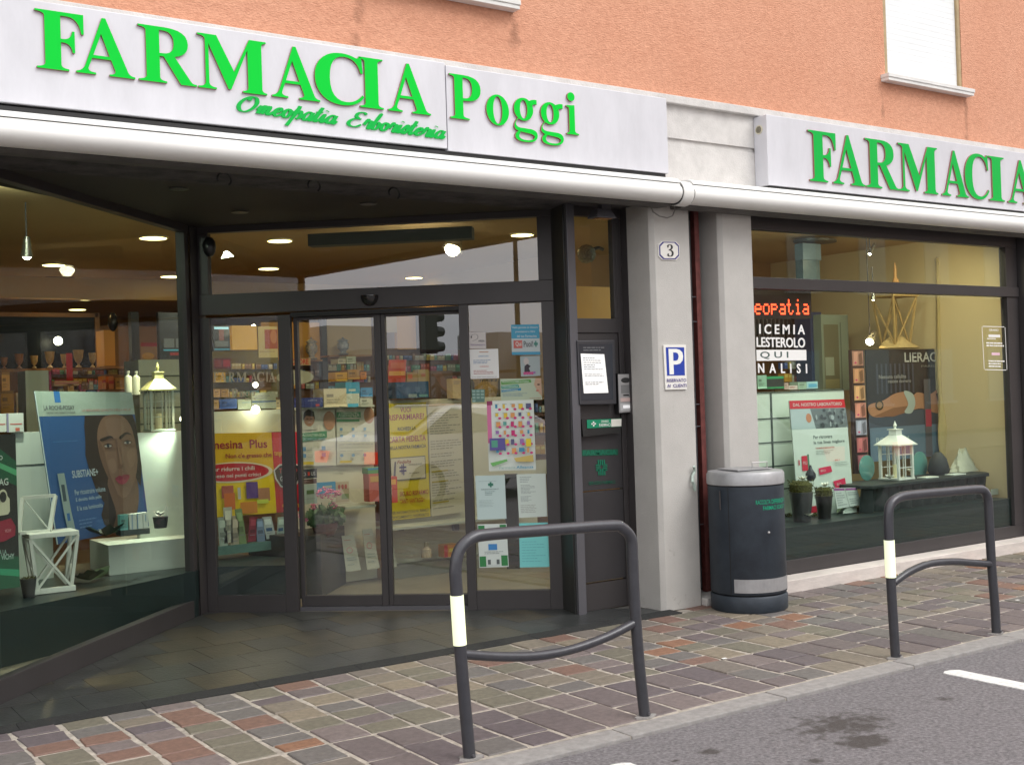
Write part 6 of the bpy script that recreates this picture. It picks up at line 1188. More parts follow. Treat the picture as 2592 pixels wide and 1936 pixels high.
o, p_ = notice('c8', ((1210, 1318), (1552, 1310), (1560, 1490), (1216, 1498)), (.42, .50, .36), 'pale green notice with a face at its right and green blue headings'); p_.poly([(.02, .12), (.74, .05), (.76, .2), (.02, .27)], (.10, .30, .06)); p_.poly([(.02, .32), (.44, .27), (.46, .42), (.02, .46)], (.06, .30, .22)); p_.poly([(.02, .50), (.5, .44), (.5, .56), (.02, .62)], (.04, .22, .38)); p_.text('NUOVO POLIAMBULATORIO', .05, .11, .7, .19, (.5, .6, .5)); p_.text('FISIOTERAPICI', .05, .33, .42, .40, (.5, .6, .5)); p_.text('E PODOLOGICI', .05, .5, .42, .57, (.5, .6, .5)); p_.lines(.05, .66, .66, .84, 3, (.2, .3, .35), 2); p_.poly([(.86, .0), (1, 0), (1, .85), (.93, .7), (.82, .3)], (.50, .33, .22)); p_.ell(.93, .3, .035, .04, (.1, .05, .03), 10); p_.ell(.9, .58, .04, .04, (.5, .15, .12), 10); p_.lines(.7, .9, 1, .96, 1, (.45, .2, .15)); p_.build('print', o)
o, p_ = notice('d1', ((914, 152), (1240, 142), (1258, 630), (930, 640)), (.66, .72, .66), 'offers sheet with rows of small products and pink left border', off=.003); p_.rect(0, 0, .09, .6, (.60, .16, .32)); p_.rect(0, 0, .12, .06, (.25, .03, .1)); rr = random.Random(4)
cols = [(.5, .02, .15), (.05, .25, .4), (.7, .5, .05), (.1, .35, .3), (.65, .3, .1), (.3, .15, .4), (.1, .1, .2)]
for r_ in range(6):
    for k in range(5):
        u, v = .17+k*.165, .04+r_*.125
        p_.rect(u+rr.uniform(0, .04), v+.01, u+rr.uniform(.05, .12), v+rr.uniform(.05, .09), rr.choice(cols)); p_.ell(u+.10, v+.085, .035, .018, (.55, .03, .18), 8); p_.lines(u, v, u+.1, v+.02, 1, (.3, .35, .35), k+r_*5)
p_.rect(.05, .53, .38, .70, (.10, .08, .28)); p_.rect(.09, .56, .22, .66, (.08, .32, .22)); p_.rect(.82, .55, .93, .66, (.70, .55, .02)); p_.poly([(.05, .88), (.4, .83), (.42, .86), (.1, .93)], (.15, .42, .12)); p_.text('Farmacia', .24, .93, .58, .97, (.35, .5, .45)); p_.text('Alleanza', .60, .93, .96, .97, (.05, .3, .45)); p_.poly([(.55, .82), (.96, .78), (.97, .88), (.6, .87)], (.55, .42, .12)); p_.build('print', o)
o, p_ = notice('d1', ((834, 672), (1040, 666), (1052, 970), (850, 978)), (.48, .60, .58), 'pale blue typed notice with a green cross, left of the lower pair'); p_.rects([(.42, .18, .60, .24), (.48, .15, .54, .27)], (.05, .22, .15)); p_.text('FEDERAZIONE ORDINI FARMACISTI', .18, .30, .78, .33, (.2, .27, .28)); p_.lines(.1, .12, .75, .14, 1, (.25, .35, .35)); p_.lines(.3, .35, .68, .46, 3, (.2, .3, .3), 6); p_.lines(.1, .55, .85, .72, 5, (.35, .45, .44), 7, .25); p_.build('print', o)
o, p_ = notice('d1', ((1122, 662), (1326, 655), (1338, 955), (1140, 965)), (.58, .66, .60), 'white typed notice, right of the lower pair'); p_.lines(.1, .05, .6, .2, 4, (.25, .3, .3), 3); p_.lines(.12, .24, .65, .46, 7, (.2, .25, .25), 4, .3); p_.lines(.1, .5, .5, .64, 5, (.25, .3, .3), 6); p_.lines(.08, .70, .92, .9, 5, (.3, .3, .28), 7, .25); p_.build('print', o)
o, p_ = notice('d1', ((850, 1010), (1052, 1005), (1068, 1305), (864, 1312)), (.60, .66, .62), 'white certificate with four green corner blocks in the right fixed pane'); [p_.rect(u, v, u+.22, v+.24, (.03, .20, .06)) for u, v in ((.02, .03), (.76, .02), (.02, .74), (.76, .73))]; p_.rect(.34, .46, .64, .60, (.05, .22, .50)); p_.lines(.2, .62, .85, .70, 2, (.25, .3, .3), 2); p_.rects([(.3, .82, .4, .93), (.6, .82, .7, .93)], (.1, .12, .12)); p_.lines(.25, .95, .75, .97, 1, (.3, .35, .35)); p_.build('print', o)
o, p_ = notice('d1', ((1140, 1002), (1340, 996), (1352, 1306), (1146, 1310)), (.20, .62, .60), 'turquoise typed sheet at the bottom right of the right fixed pane'); p_.text('AVVISO', .38, .07, .56, .10, (.1, .3, .35)); p_.lines(.08, .4, .92, .90, 8, (.12, .42, .45), 4, .2); p_.build('print', o)
o, p_ = notice('c8', ((970, 1405), (1080, 1405), (1080, 1512), (975, 1515)), (.10, .20, .17), 'small teal sheet of boxed numbers beside the straw basket'); [p_.rect(.04+.33*k, .06+.25*j, .28+.33*k, .22+.25*j, (.26, .40, .34)) for k in range(3) for j in range(4) if not (j == 3 and k)]; p_.build('print', o)
MB().fbox(DOOR, 2.12, 2.135, -.2, -.18, .9, 1.3, DARK)
P0(DOOR.off(-.25), 'd1', 1045, 660, 1135, 1320, mat('upright_dark', (.035, .03, .025), .6), 'rack_upright', .04, 'dark upright between the pairs of typed notices', 'upright')

# --- behind the small transom of the service panel
P0(YF(1.6), 'd2', 200, 700, 600, 930, mat('wall_orange_lit', (0, 0, 0)), 'orange_wall', .05, 'orange lit wall low behind the small service panel window', 'wall panel')
c = YF(1.0).px(*K('d2', 355, 465)); gl_ = thing('glass_globe', 'cut glass globe lamp behind the small service panel window', 'lamp', c); MB().ball(c, .075, mat('cut_glass', (.28, .28, .20), .15, 0, .6, 60, 1, 60), 14).build('globe', gl_, smooth=True); MB().tube([c+np.array([.07, 0, .04]), c+np.array([.12, 0, .055]), c+np.array([.2, .05, .05])], .014, mat('black_plastic', (0, 0, 0)), 8).build('arm', gl_, smooth=True)

# ================================================================== RIGHT WINDOW DISPLAY
struct('display_plinth', MB().box(6.5, 9.80, .16, .95, .008, .44, PLIN))
MB().box(6.81, 6.813, .158, .159, .0, .43, DARK)
o, q = P0(YF(.75), 'd5', 300, 80, 985, 960, WPAN, 'tile_panel', .05, 'white panel divided by dark lines behind the bin side of the right window', 'panel')
for k in (.0, .20, .385, .57, .75): MB().slab([q[0]+(q[3]-q[0])*k, q[1]+(q[2]-q[1])*k, q[1]+(q[2]-q[1])*(k+.009), q[0]+(q[3]-q[0])*(k+.009)], (0, -.004, 0), SEAM).build('joint', o)
f1 = (q[1]-q[0]); MB().slab([q[0]+f1*.24, q[0]+f1*.255, q[3]+f1*.255, q[3]+f1*.24], (0, -.006, 0), SEAM).build('joint', o)
row(YF(.85), 'd4', [(375, 1225, 438, 1318, (.25, .40, .30), 'pale green carton at the left on top of the white panel'), (438, 1232, 556, 1322, (.02, .03, .03), 'dark carton with green top edge on the white panel', (0, 0, 1, .2, (.02, .25, .10)), (0, .8, 1, .95, (.02, .2, .08))), (560, 1275, 588, 1322, (.50, .35, .30), 'pinkish small carton on the white panel'), (590, 1295, 650, 1324, (.55, .45, .40), 'flat pale carton on the white panel', ('L', .1, .2, .9, .8, 2, (.4, .1, .1))), (655, 1270, 712, 1322, (.30, .40, .30), 'sage carton on the white panel'), (714, 1268, 790, 1318, (.30, .48, .50), 'light blue carton at the right on the white panel', (.15, .3, .9, .8, (.10, .32, .48)))], .1, 'cartons on the white panel')
# red and white poster
q = quad(YF(.62), 'd5', ((592, 148), (972, 134), (1032, 760), (650, 880))); q = quad(YF(.62), 'd5', ((592, 148), (972, 136), (1000, 345), (608, 350)))
o, _ = sheet('laboratory_poster', 'red headed poster with laboratory photograph behind the two vases', 'poster', q, (.55, .60, .56), .008); p_ = Print(q)
p_.rect(0, 0, 1, .28, (.58, .015, .03)); p_.text('DAL NOSTRO LABORATORIO', .06, .09, .94, .20, (.65, .5, .48)); p_.rect(0, .29, 1, .98, (.14, .17, .18)); p_.poly([(0, .3), (.35, .29), (.42, .98), (0, .98)], (.42, .50, .52)); p_.ell(.31, .6, .05, .16, (.50, .20, .10), 10)
for k in range(26): u = .42+rr.random()*.54; v = .33+rr.random()*.6; p_.ell(u, v, rr.uniform(.01, .035), rr.uniform(.03, .1), rr.choice([(.35, .4, .42), (.05, .06, .07), (.22, .26, .27)]), 7)
p_.build('print', o)
q = quad(YF(.58), 'd5', ((612, 350), (996, 330), (1042, 900), (660, 960))); o, _ = sheet('slimming_poster', 'white poster with red boxes reading Per ritrovare la tua linea migliore', 'poster', q, (.58, .66, .60), .008); p_ = Print(q)
p_.text('Per ritrovare', .36, .075, .70, .115, (.10, .13, .13)); p_.text('la tua linea migliore', .36, .14, .92, .185, (.10, .13, .13)); p_.text('THE MINERALS MODULATION', .38, .215, .72, .235, (.5, .12, .10)); p_.lines(.38, .25, .78, .30, 3, (.3, .35, .33), 3)
p_.rect(.12, .30, .22, .47, (.55, .02, .05)); p_.rect(.22, .285, .25, .45, (.08, .2, .12)); p_.rect(.06, .34, .08, .4, (.5, .05, .08)); p_.text('PIU', .135, .36, .205, .40, (.6, .4, .4)); p_.poly([(.40, .455), (.62, .44), (.64, .51), (.41, .535)], (.58, .02, .08)); p_.poly([(.64, .625), (.86, .60), (.87, .70), (.68, .72)], (.58, .02, .08)); p_.text('BIO', .43, .475, .52, .50, (.65, .4, .4)); p_.text('BIO', .70, .65, .78, .68, (.65, .4, .4))
p_.lines(.70, .40, .95, .47, 3, (.35, .4, .38), 5); p_.text('PIU', .70, .37, .78, .39, (.55, .1, .1)); p_.rect(.2, .88, .5, .96, (.5, .02, .05)); p_.build('print', o)
# vases
def vase(x, yb, yt, wd, label, dark):
    c = onZ(*K('d5', x, yb), .442); c[1] = max(.24, c[1]); c = YF(.36).px(*K('d5', x, yb)); pm = FPX/float((c-CAM)@_f); h = (yb-yt)*.3671/pm; r = wd*.3671/pm/2; c[2] = .442
    t_ = thing('moss_vase', label, 'vase', c, 'moss topped vases'); mb = MB(); n = 14; prof = [(.72, 0), (.80, .25), (.93, .55), (1.0, .72)]
    mb.lathe(c, [(r*a, h*b_) for a, b_ in prof], VG if not dark else mat('vase_black', (.012, .013, .013), .4), n); mb.build('vase', t_, smooth=True)
    mb = MB()
    for k in range(900):
        a = rnd.uniform(0, 6.28); q_ = r*rnd.uniform(.55, 1.08); p = np.array([c[0]+q_*math.cos(a), c[1]+q_*math.sin(a), c[2]+h*rnd.uniform(.66, 1.0)]); s_ = rnd.uniform(.004, .011); d = [np.array([rnd.uniform(-1, 1) for _ in range(3)])*s_ for _ in range(3)]; mb.add([p+d[0], p+d[1], p+d[2]], [(0, 1, 2)], MOSS)
    mb.lathe(c+np.array([0, 0, h*.70]), [(r*.9, 0), (r*.95, h*.2), (r*.6, h*.28)], MOSS, 14); mb.build('moss', t_, recalc=False, kind='stuff'); white_flower(c+np.array([.01, -.01, h*1.0]), .045, 'white flower on top of the '+('black' if dark else 'grey')+' moss vase')
vase(680, 950, 668, 165, 'larger grey vase topped with moss in the right window', False); vase(836, 940, 722, 120, 'smaller black vase topped with moss in the right window', True)
white_flower(YF(.3).px(*K('d5', 722, 948)), .05, 'white flower lying between the two moss vases')
c = YF(.45).px(*K('d5', 742, 700)); tag(MB().lathe(c, [(.025, 0), (.042, .03), (.042, .06), (.015, .10), (.008, .13)], mat('bottle_black', (.02, .025, .035), .2), 14).build('dark_bottle', smooth=True), 'dark teardrop bottle behind the two vases', 'bottle')
q = quad(YF(.40), 'd5', ((898, 748), (1055, 745), (1098, 862), (925, 892))); o, _ = sheet('open_calendar', 'open white booklet with purple heading leaning beside the black vase', 'booklet', q, (.55, .62, .58), .006); p_ = Print(q); p_.rect(0, .02, .45, .14, (.30, .10, .28)); p_.rect(.50, .02, 1, .14, (.30, .10, .28)); p_.rect(.465, .0, .485, 1, (.3, .35, .33)); p_.lines(.05, .2, .42, .9, 6, (.3, .35, .35), 4); p_.lines(.55, .2, .95, .9, 6, (.3, .35, .35), 5); p_.build('print', o)
c = onZ(*K('d5', 985, 915), .446); mb = MB(); L_ = [(-.12, 0, 0), (-.05, -.03, .05), (.04, .0, .055), (.13, .02, .01), (.08, .07, .03), (-.04, .06, .04)]; mb.add([c+np.array(p) for p in L_], [(0, 1, 5), (1, 2, 4, 5), (2, 3, 4)], mat('sage_leaf', (.12, .16, .10), .6)); mb.add([c+np.array((-.1, -.05, .0)), c+np.array((.05, -.07, .0)), c+np.array((.12, -.02, .035)), c+np.array((-.02, .0, .045))], [(0, 1, 2, 3)], flat((.55, .62, .58)))
tag(mb.build('leaf_spray', recalc=False), 'folded leaf and paper lying in front of the white booklet', 'leaves')
for i, (x, lb) in enumerate(((590, 'dry moss tuft at the foot of the grey vase'), (775, 'dry moss tuft between the two vases'), (1100, 'brown dry tuft right of the folded leaf'))):
    c = onZ(*K('d5', x, 945 if i < 2 else 900), .442); c[1] = max(c[1], .2); mb = MB(); moss_ball(mb, c, .045, MOSS, 150, rnd, .8); tag(mb.build('moss_tuft', recalc=False), lb, 'moss', 'dry moss tufts')
# dark covered table with lantern
TC = mat('table_cloth_dark', (.012, .020, .020), .55, 0, .3, 4); TF = YF(.40); qa = TF.px(*K('d5', 1060, 712)); qb_ = TF.px(*K('d5', 1915, 655)); tz = (qa[2]+qb_[2])/2
tb = thing('display_table', 'long table under a black cloth across the right window', 'table', ((qa[0]+qb_[0])/2, .5, .44))
pts = [(qa[0]-.02, .36), (qa[0]+.05, .28), (qb_[0]-.05, .28), (qb_[0]+.03, .36), (qb_[0]+.03, .70), (qa[0]-.02, .70)]
MB().prism(pts, tz-.03, tz, TC).build('table_top', tb, bevel=.006); 
n = 60; vs = []; 
for i in range(n+1):
    u = i/n; x = qa[0]-.015+(qb_[0]-qa[0]+.04)*u; y = .32+(.03 if .05 < u < .95 else .05)+.012*math.sin(u*70)
    vs += [(x, y-.02, tz-.03), (x, y+.012*math.sin(u*63+1), .442)]
MB().add(vs, [(2*i, 2*i+2, 2*i+3, 2*i+1) for i in range(n)], TC).build('cloth_skirt', tb, recalc=False, smooth=True)
c = YF(.50).px(*K('d5', 1335, 690)); pm = FPX/float((c-CAM)@_f); c[2] = tz+.002
lantern(c, 165*.3671/pm, 405*.3671/pm, 'white lantern with pagoda roof and finial on the black table', WHT)
white_flower(np.array([c[0]-.16, c[1]-.05, tz+.02]), .05, 'white flower on the black table left of the lantern'); white_flower(np.array([c[0]+.16, c[1]-.02, tz+.06]), .045, 'white flower on the black table right of the lantern')
TG = mat('teal_glass', (.10, .26, .23), .08, coat=.8); c = YF(.62).px(*K('d5', 1130, 610)); pm = FPX/float((c-CAM)@_f); r = 80*.3671/pm
d1_ = MB().lathe((c[0], c[1], c[2]), [(.01, -.012), (r*.7, -.006), (r, .0), (r, .006), (r*.7, .0)], TG, 32, axis='y', sy=1.1).build('teal_glass_plate', smooth=True); tag(d1_, 'round teal glass plate standing left of the white lantern', 'plate', 'teal glass plates')
c = YF(.66).px(*K('d5', 1495, 590)); d2_ = MB().lathe((c[0], c[1], c[2]), [(.01, -.012), (r*.7, -.006), (r*1.1, .0), (r*1.1, .006), (r*.7, .0)], TG, 32, axis='y', sy=1.1).build('teal_glass_plate', smooth=True); tag(d2_, 'round teal glass plate standing right of the white lantern', 'plate', 'teal glass plates')
c = YF(.55).px(*K('d5', 1625, 665)); c[2] = tz; tag(MB().lathe(c, [(.08, 0), (.10, .04), (.075, .14), (.03, .20), (.02, .205)], mat('cloth_dark_bag', (.02, .025, .028), .7, 0, .3, 20), 16).build('dark_bag', smooth=True), 'dark rounded bag on the black table right of the lantern', 'bag')
for i, (x, lb) in enumerate(((1560, 'white napkin lying on the black table right of the lantern'), (1750, 'white napkin lying on the black table near its right end'))):
    a = YF(.36).px(*K('d5', x, 680)); tag(MB().prism([(a[0]-.09, .33), (a[0]+.08, .32), (a[0]+.09, .42), (a[0]-.08, .43)], tz+.002, tz+.012, flat((.55, .6, .55))).build('napkin', bevel=.002), lb, 'napkin', 'napkins on the black table')
NET = mat('tulle', (.45, .46, .36), .7, 0, .15, 20); c = YF(.55).px(*K('d5', 1800, 655)); c[2] = tz; mb = MB(); n = 22; vs = []
for j in range(7):
    for i in range(n): a = 6.283*i/n; rr_ = (.17-.02*j)*(1+.14*math.sin(5*a+j)); vs.append((c[0]+rr_*math.cos(a), c[1]+rr_*.5*math.sin(a), c[2]+.004+.032*j*(1+.15*math.sin(3*a))))
mb.add(vs, [(j*n+i, j*n+(i+1) % n, (j+1)*n+(i+1) % n, (j+1)*n+i) for j in range(6) for i in range(n)]+[tuple(6*n+i for i in range(n))], NET); tag(mb.build('tulle_heap', smooth=True), 'heap of pale tulle at the right end of the black table', 'fabric')
o, q = pbox(YF(.7), 'd5', 1915, 645, 2020, 745, .1, mat('stone_grey_box', (.09, .11, .09), .7), 'grey_box', 'grey green box between the black table and the drapery'); o, q = sheet('price_card', 'small white price card at the foot of the drapery', 'card', rectq(YF(.35), 'd5', 1985, 755, 2035, 795), (.55, .60, .50))
# dark picture poster LIERAC
q = rectq(YF(1.0), 'd4', 1118, 1050, 1660, 1634+560); F10 = YF(1.0); a = F10.px(*K('d4', 1118, 1048)); b_ = F10.px(*K('d4', 1655, 1048)); e = F10.px(*K('d5', 1655, 690)); 
q = [np.array([a[0], 1.0, a[2]]), np.array([b_[0]+.01, 1.0, a[2]]), np.array([b_[0]+.01, 1.0, .80]), np.array([a[0], 1.0, .80])]; H_ = a[2]-.80
o, _ = sheet('body_poster', 'tall dark poster with a lying body and pale brand letters behind the black table', 'poster', q, (.028, .030, .036), .01); p_ = Print(q)
for k in range(9): u = .12+k*.055; p_.rect(u, .13, u+.022, .40, (.06, .07, .10))
p_.text('LIERAC', .47, .03, .885, .12, (.50, .50, .48)); p_.text('PARIS', .68, .150, .86, .170, (.18, .18, .17)); p_.text('Nessuna cellulite', .14, .23, .48, .265, (.3, .3, .3)); p_.text('resiste davvero', .25, .275, .54, .305, (.3, .3, .3))
p_.rect(0, .56, 1, .80, (.05, .075, .11)); p_.blob([(.0, .50), (.18, .46), (.32, .405), (.46, .39), (.56, .42), (.62, .40), (.78, .42), (.92, .36), (1, .40), (1, .58), (.85, .60), (.66, .55), (.50, .57), (.30, .60), (.05, .60)], (.42, .21, .12)); p_.poly([(.05, .60), (.30, .53), (.48, .52), (.5, .57), (.3, .61)], (.24, .11, .06)); p_.blob([(.44, .385), (.55, .41), (.58, .50), (.53, .585), (.44, .575), (.49, .50)], (.40, .46, .42)); p_.ell(.13, .50, .05, .045, (.04, .04, .03), 14); p_.ell(.13, .50, .035, .03, (.30, .18, .1), 14)
p_.poly([(.85, .42), (1, .38), (1, .60), (.9, .58)], (.07, .03, .025)); p_.rect(0, .70, .95, 1, (.12, .19, .26)); p_.text('BODY-SLIM', .07, .79, .48, .84, (.35, .42, .44)); p_.text('SNELLENTE', .08, .88, .44, .91, (.25, .3, .33)); p_.rect(.90, .74, 1, .80, (.50, .02, .10)); p_.rect(.69, .28, .775, 1, (.10, .10, .12)); p_.rect(.70, .56, .775, .72, (.38, .04, .08)); p_.build('print', o)
# film strip stand
F8 = YF(.85); a = F8.px(*K('d4', 1018, 1050)); b_ = F8.px(*K('d4', 1108, 1050)); q = [np.array([a[0], .85, a[2]]), np.array([b_[0], .85, a[2]]), np.array([b_[0], .85, .72]), np.array([a[0], .85, .72])]
o, _ = sheet('picture_strip', 'narrow upright strip of small body pictures left of the dark poster', 'picture strip', q, (.05, .03, .03), .03); p_ = Print(q)
for k in range(7):
    v = .01+k*.14; cc_ = [(.40, .20, .15), (.45, .22, .12), (.55, .30, .15), (.5, .2, .15), (.3, .3, .38), (.40, .12, .12), (.3, .1, .12)][k]; p_.rect(.08, v, .92, v+.12, cc_); p_.poly([(.2, v+.01), (.5, v+.005), (.45, v+.11), (.15, v+.115)], tuple(min(1, x*1.5) for x in cc_)); p_.poly([(.55, v+.03), (.8, v+.01), (.85, v+.10), (.6, v+.115)], tuple(x*.45 for x in cc_)); p_.ell(.3, v+.095, .09, .008, (.55, .05, .15), 8)
p_.build('print', o)
# sage cabinet, blue folders
o, q = P0(YF(1.6), 'd4', 820, 808, 1005, 1330, mat('cabinet_sage2', (.20, .23, .17), .6), 'glass_cabinet', .3, 'sage framed glass cabinet behind the white panel', 'cabinet'); p_ = Print(q); p_.rect(.08, .13, .62, .97, (.13, .12, .07)); p_.rect(.68, .1, .72, 1, (.10, .12, .09)); p_.rect(.1, .56, .42, .8, (.28, .30, .22)); p_.rect(.08, .85, .6, .97, (.25, .22, .1)); p_.build('doors', o)
P0(YF(1.7), 'd4', 745, 790, 822, 1320, mat('blue_folders', (.02, .035, .09), .5), 'blue_cabinet', .2, 'dark blue cabinet behind the window lettering', 'cabinet'); P0(YF(2.2), 'd4', 560, 1080, 750, 1300, mat('wood_dark_orange', (.20, .09, .03), .5, 0, .3, 8), 'wood_cabinet', .2, 'brown wooden cabinet behind the window lettering', 'cabinet')
P0(YF(2.0), 'd4', 280, 620, 750, 1090, mat('dark_backdrop', (.02, .018, .022), .6, 0, .3, 6), 'dark_screen', .05, 'dark screen wall behind the red display', 'screen')
for i in range(16):
    x = 300+i*28; q = rectq(YF(1.97), 'd4', x, 800, x+9, 1085); MB().slab(q, (0, .01, 0), mat('screen_slat', (.05, .045, .05), .5)).build('slat', [o_ for o_ in bpy.data.objects if o_.name.startswith('dark_screen')][0])
# column and disc shaped after a reflection in the glass
t_ = thing('reflected_column', 'grey blue reflection built as a column with a dark disc plate near the ceiling of the right window', 'column', YF(1.3).px(*K('d4', 750, 600))); CB = mat('column_blue', (.13, .19, .22), .5, 0, .2, 6); P0(YF(1.3), 'd4', 688, 318, 812, 430, CB, 'column', .1, parent=t_); P0(YF(1.3), 'd4', 690, 432, 806, 640, mat('column_lower', (.07, .11, .12), .3, 0, .3, 20), 'column', .09, parent=t_)
q = rectq(YF(1.3), 'd4', 652, 300, 888, 318); c = (q[0]+q[2])/2; MB().lathe(c, [((q[1][0]-q[0][0])/2, 0), ((q[1][0]-q[0][0])/2, .02)], mat('disc_dark', (.03, .035, .03), .4), 24, sy=.7).build('disc', t_)
# straw coloured X lantern on the poster
STW = mat('straw_wood', (.42, .28, .11), .6, 0, .2, 20); a = YF(.98).px(*K('d4', 1400, 1020)); pm = FPX/float((a-CAM)@_f); wd = 250*.3671/pm; h = 340*.3671/pm; t_ = thing('wooden_stand', 'straw coloured wooden stand with crossed legs on top of the dark poster', 'stand', a)
mb = MB(); xframe(mb, (a[0], a[1]+.12, a[2]), wd, wd*.7, h, .012, STW, .62); mb.build('leg', t_); MB().box(a[0]-wd*.55, a[0]+wd*.55, a[1]+.12-wd*.4, a[1]+.12+wd*.4, a[2]+h, a[2]+h+.02, STW).build('tray', t_, bevel=.002)
MB().lathe((a[0]+.03, a[1]+.12, a[2]+h+.02), [(.045, 0), (.05, .05), (.02, .10), (.035, .13), (.015, .17), (.012, .26), (.002, .32)], mat('candle_orange', (.55, .30, .12), .5), 14).build('candlestick', t_, smooth=True)
mb = MB(); n = 24; vs = []
for j in range(5):
    for i in range(n): q_ = 6.283*i/n; rr_ = (.30-.05*j)*(1+.12*math.sin(4*q_+j)); vs.append((a[0]+.02+rr_*math.cos(q_), a[1]+.10+rr_*.45*math.sin(q_), a[2]-.02+.022*j*(1+.3*math.sin(3*q_))))
tag(mb.add(vs, [(j*n+i, j*n+(i+1) % n, (j+1)*n+(i+1) % n, (j+1)*n+i) for j in range(4) for i in range(n)]+[tuple(4*n+i for i in range(n))], mat('straw_cloth', (.45, .32, .14), .8, 0, .2, 30)).build('straw_cloth', smooth=True), 'crumpled straw coloured cloth under the wooden stand', 'fabric')
# drapery
DRP = mat('drapery', (.50, .40, .19), .8, 0, .1, 3); a = YF(.92).px(*K('d4', 1735, 1050)); n = 60; m_ = 18; vs = []; x1_ = 9.86
for j in range(m_+1):
    z = .46+(2.72-.46)*j/m_
    for i in range(n+1):
        u = i/n; x = a[0]-.03+(x1_-a[0]+.03)*u; y = .92+.018*math.sin(u*23+.6*math.sin(z*3))*(.5+.5*math.sin(z*2.1+u*5))+.02*math.sin(u*6.0+z*1.8)+.022*math.sin(u*9-z*7.5)*math.exp(-((z-1.1)/.45)**2)
        vs.append((x+.03*math.sin(z*4)*(u < .06), y, z))
tag(MB().add(vs, [(j*(n+1)+i, j*(n+1)+i+1, (j+1)*(n+1)+i+1, (j+1)*(n+1)+i) for j in range(m_) for i in range(n)], DRP).build('drapery', recalc=False, smooth=True), 'cream gathered drapery filling the right end of the right window', 'drapery')
struct('shop_wall', MB().box(9.93, 10.1, .2, 3.1, 0, 2.9, mat('wall_cream', (.60, .48, .28), .7)))

# ================================================================== ACROSS THE STREET (seen in the window reflections)
FARB = mat('far_orange_render', (.42, .23, .12), .9, 0, .15, 1.5); FARS = mat('far_stone', (.35, .32, .28), .9, 0, .1, 1); SHG = mat('far_shutter', (.45, .48, .46), .6); ROOFT = mat('roof_tile', (.16, .07, .04), .9, 0, .3, 6)
def far_house(x0, x1, y0, y1, h, m, label, cols):
    t_ = thing('far_house', label, 'house', ((x0+x1)/2, y1, 0), 'houses across the street'); MB().box(x0, x1, y0, y1, 0, h, m).build('wall', t_)
    MB().hexa([(x0-.4, y0-.4, h), (x1+.4, y0-.4, h), (x1+.4, y1+.4, h), (x0-.4, y1+.4, h)], [(x0+2, (y0+y1)/2-.1, h+1.8), (x1-2, (y0+y1)/2-.1, h+1.8), (x1-2, (y0+y1)/2+.1, h+1.8), (x0+2, (y0+y1)/2+.1, h+1.8)], ROOFT).build('roof', t_)
    mb = MB()
    for f in range(int(h//3.1)):
        for i in range(cols):
            x = x0+(x1-x0)*(i+.5)/cols; z = .9+f*3.1; wo = MB().box(x-.55, x+.55, y1, y1+.05, z, z+1.5, SHG).build('window', t_); MB().box(x-.65, x+.65, y1, y1+.12, z-.08, z-.005, STONEW).build('sill', wo)
far_house(14, 40, -26, -15, 9.8, FARB, 'ochre orange house across the street, reflected in the right shop window', 9)
far_house(44, 62, -28, -15, 12.6, FARS, 'taller grey stone house further right across the street', 6)
def car(loc, rot, paint, label):
    t_ = thing('parked_car', label, 'car', (0, 0, 0), 'cars parked along the kerb')
    P_ = [(-2.05, .32), (-2.08, .62), (-1.98, .88), (-1.35, .98), (-.62, 1.40), (.75, 1.44), (1.55, 1.02), (1.98, .96), (2.1, .62), (2.05, .3)]
    mb = MB(); W_ = [.80, .84, .84, .82, .62, .62, .80, .78, .82, .80]; n = len(P_)
    vs = [(x, -w_, z) for (x, z), w_ in zip(P_, W_)]+[(x, w_, z) for (x, z), w_ in zip(P_, W_)]
    mb.add(vs, [(i, i+1, n+i+1, n+i) for i in range(n-1)]+[(n-1, 0, n, 2*n-1), (0, 1, 2, 3, 6, 7, 8, 9), (3, 4, 5, 6), (n+9, n+8, n+7, n+6, n+3, n+2, n+1, n), (n+6, n+5, n+4, n+3)], paint); mb.build('body', t_, bevel=.03, smooth=True)
    GD = mat('car_glass', (.01, .012, .015), .05, coat=1)
    for sgn in (-1, 1): MB().add([(-1.18, sgn*.815, 1.0), (-.58, sgn*.655, 1.34), (.70, sgn*.655, 1.38), (1.35, sgn*.80, 1.04)], [(0, 1, 2, 3)], GD).build('side_window', t_, recalc=False)
    for xx, x2, z1, z2 in ((-1.30, -.68, 1.01, 1.37), (1.50, .82, 1.06, 1.41)): MB().add([(xx-(.02 if xx < 0 else -.02), -.72, z1+.012), (xx-(.02 if xx < 0 else -.02), .72, z1+.012), (x2-(.02 if xx < 0 else -.02), .56, z2+.012), (x2-(.02 if xx < 0 else -.02), -.56, z2+.012)], [(0, 1, 2, 3)], GD).build('windscreen', t_, recalc=False)
    TY = mat('tyre', (.02, .02, .02), .8)
    for x in (-1.3, 1.3):
        for y in (-.76, .76):
            wh = MB().lathe((x, y, .31), [(.2, -.1), (.31, -.09), (.31, .09), (.2, .1)], TY, 20, axis='y').build('wheel', t_, smooth=True); MB().lathe((x, y, .31), [(.19, -.105), (.19, .105)], SILV, 12, axis='y').build('rim', wh)
    for y in (-.62, .62):
        MB().box(2.03, 2.11, y-.14, y+.14, .66, .82, mat('tail_red', (.45, .01, .01), .3, emit=1.5, ecol=(1, .05, .02))).build('tail_light', t_); MB().box(-2.1, -2.02, y-.15, y+.15, .62, .78, mat('head_clear', (.6, .6, .6), .1)).build('headlight', t_)
    t_.location = loc; t_.rotation_euler = (0, 0, rot)
PW_ = mat('car_white', (.70, .70, .70), .25, 0, coat=1); PS_ = mat('car_silver', (.38, .39, .40), .3, .6, coat=1)
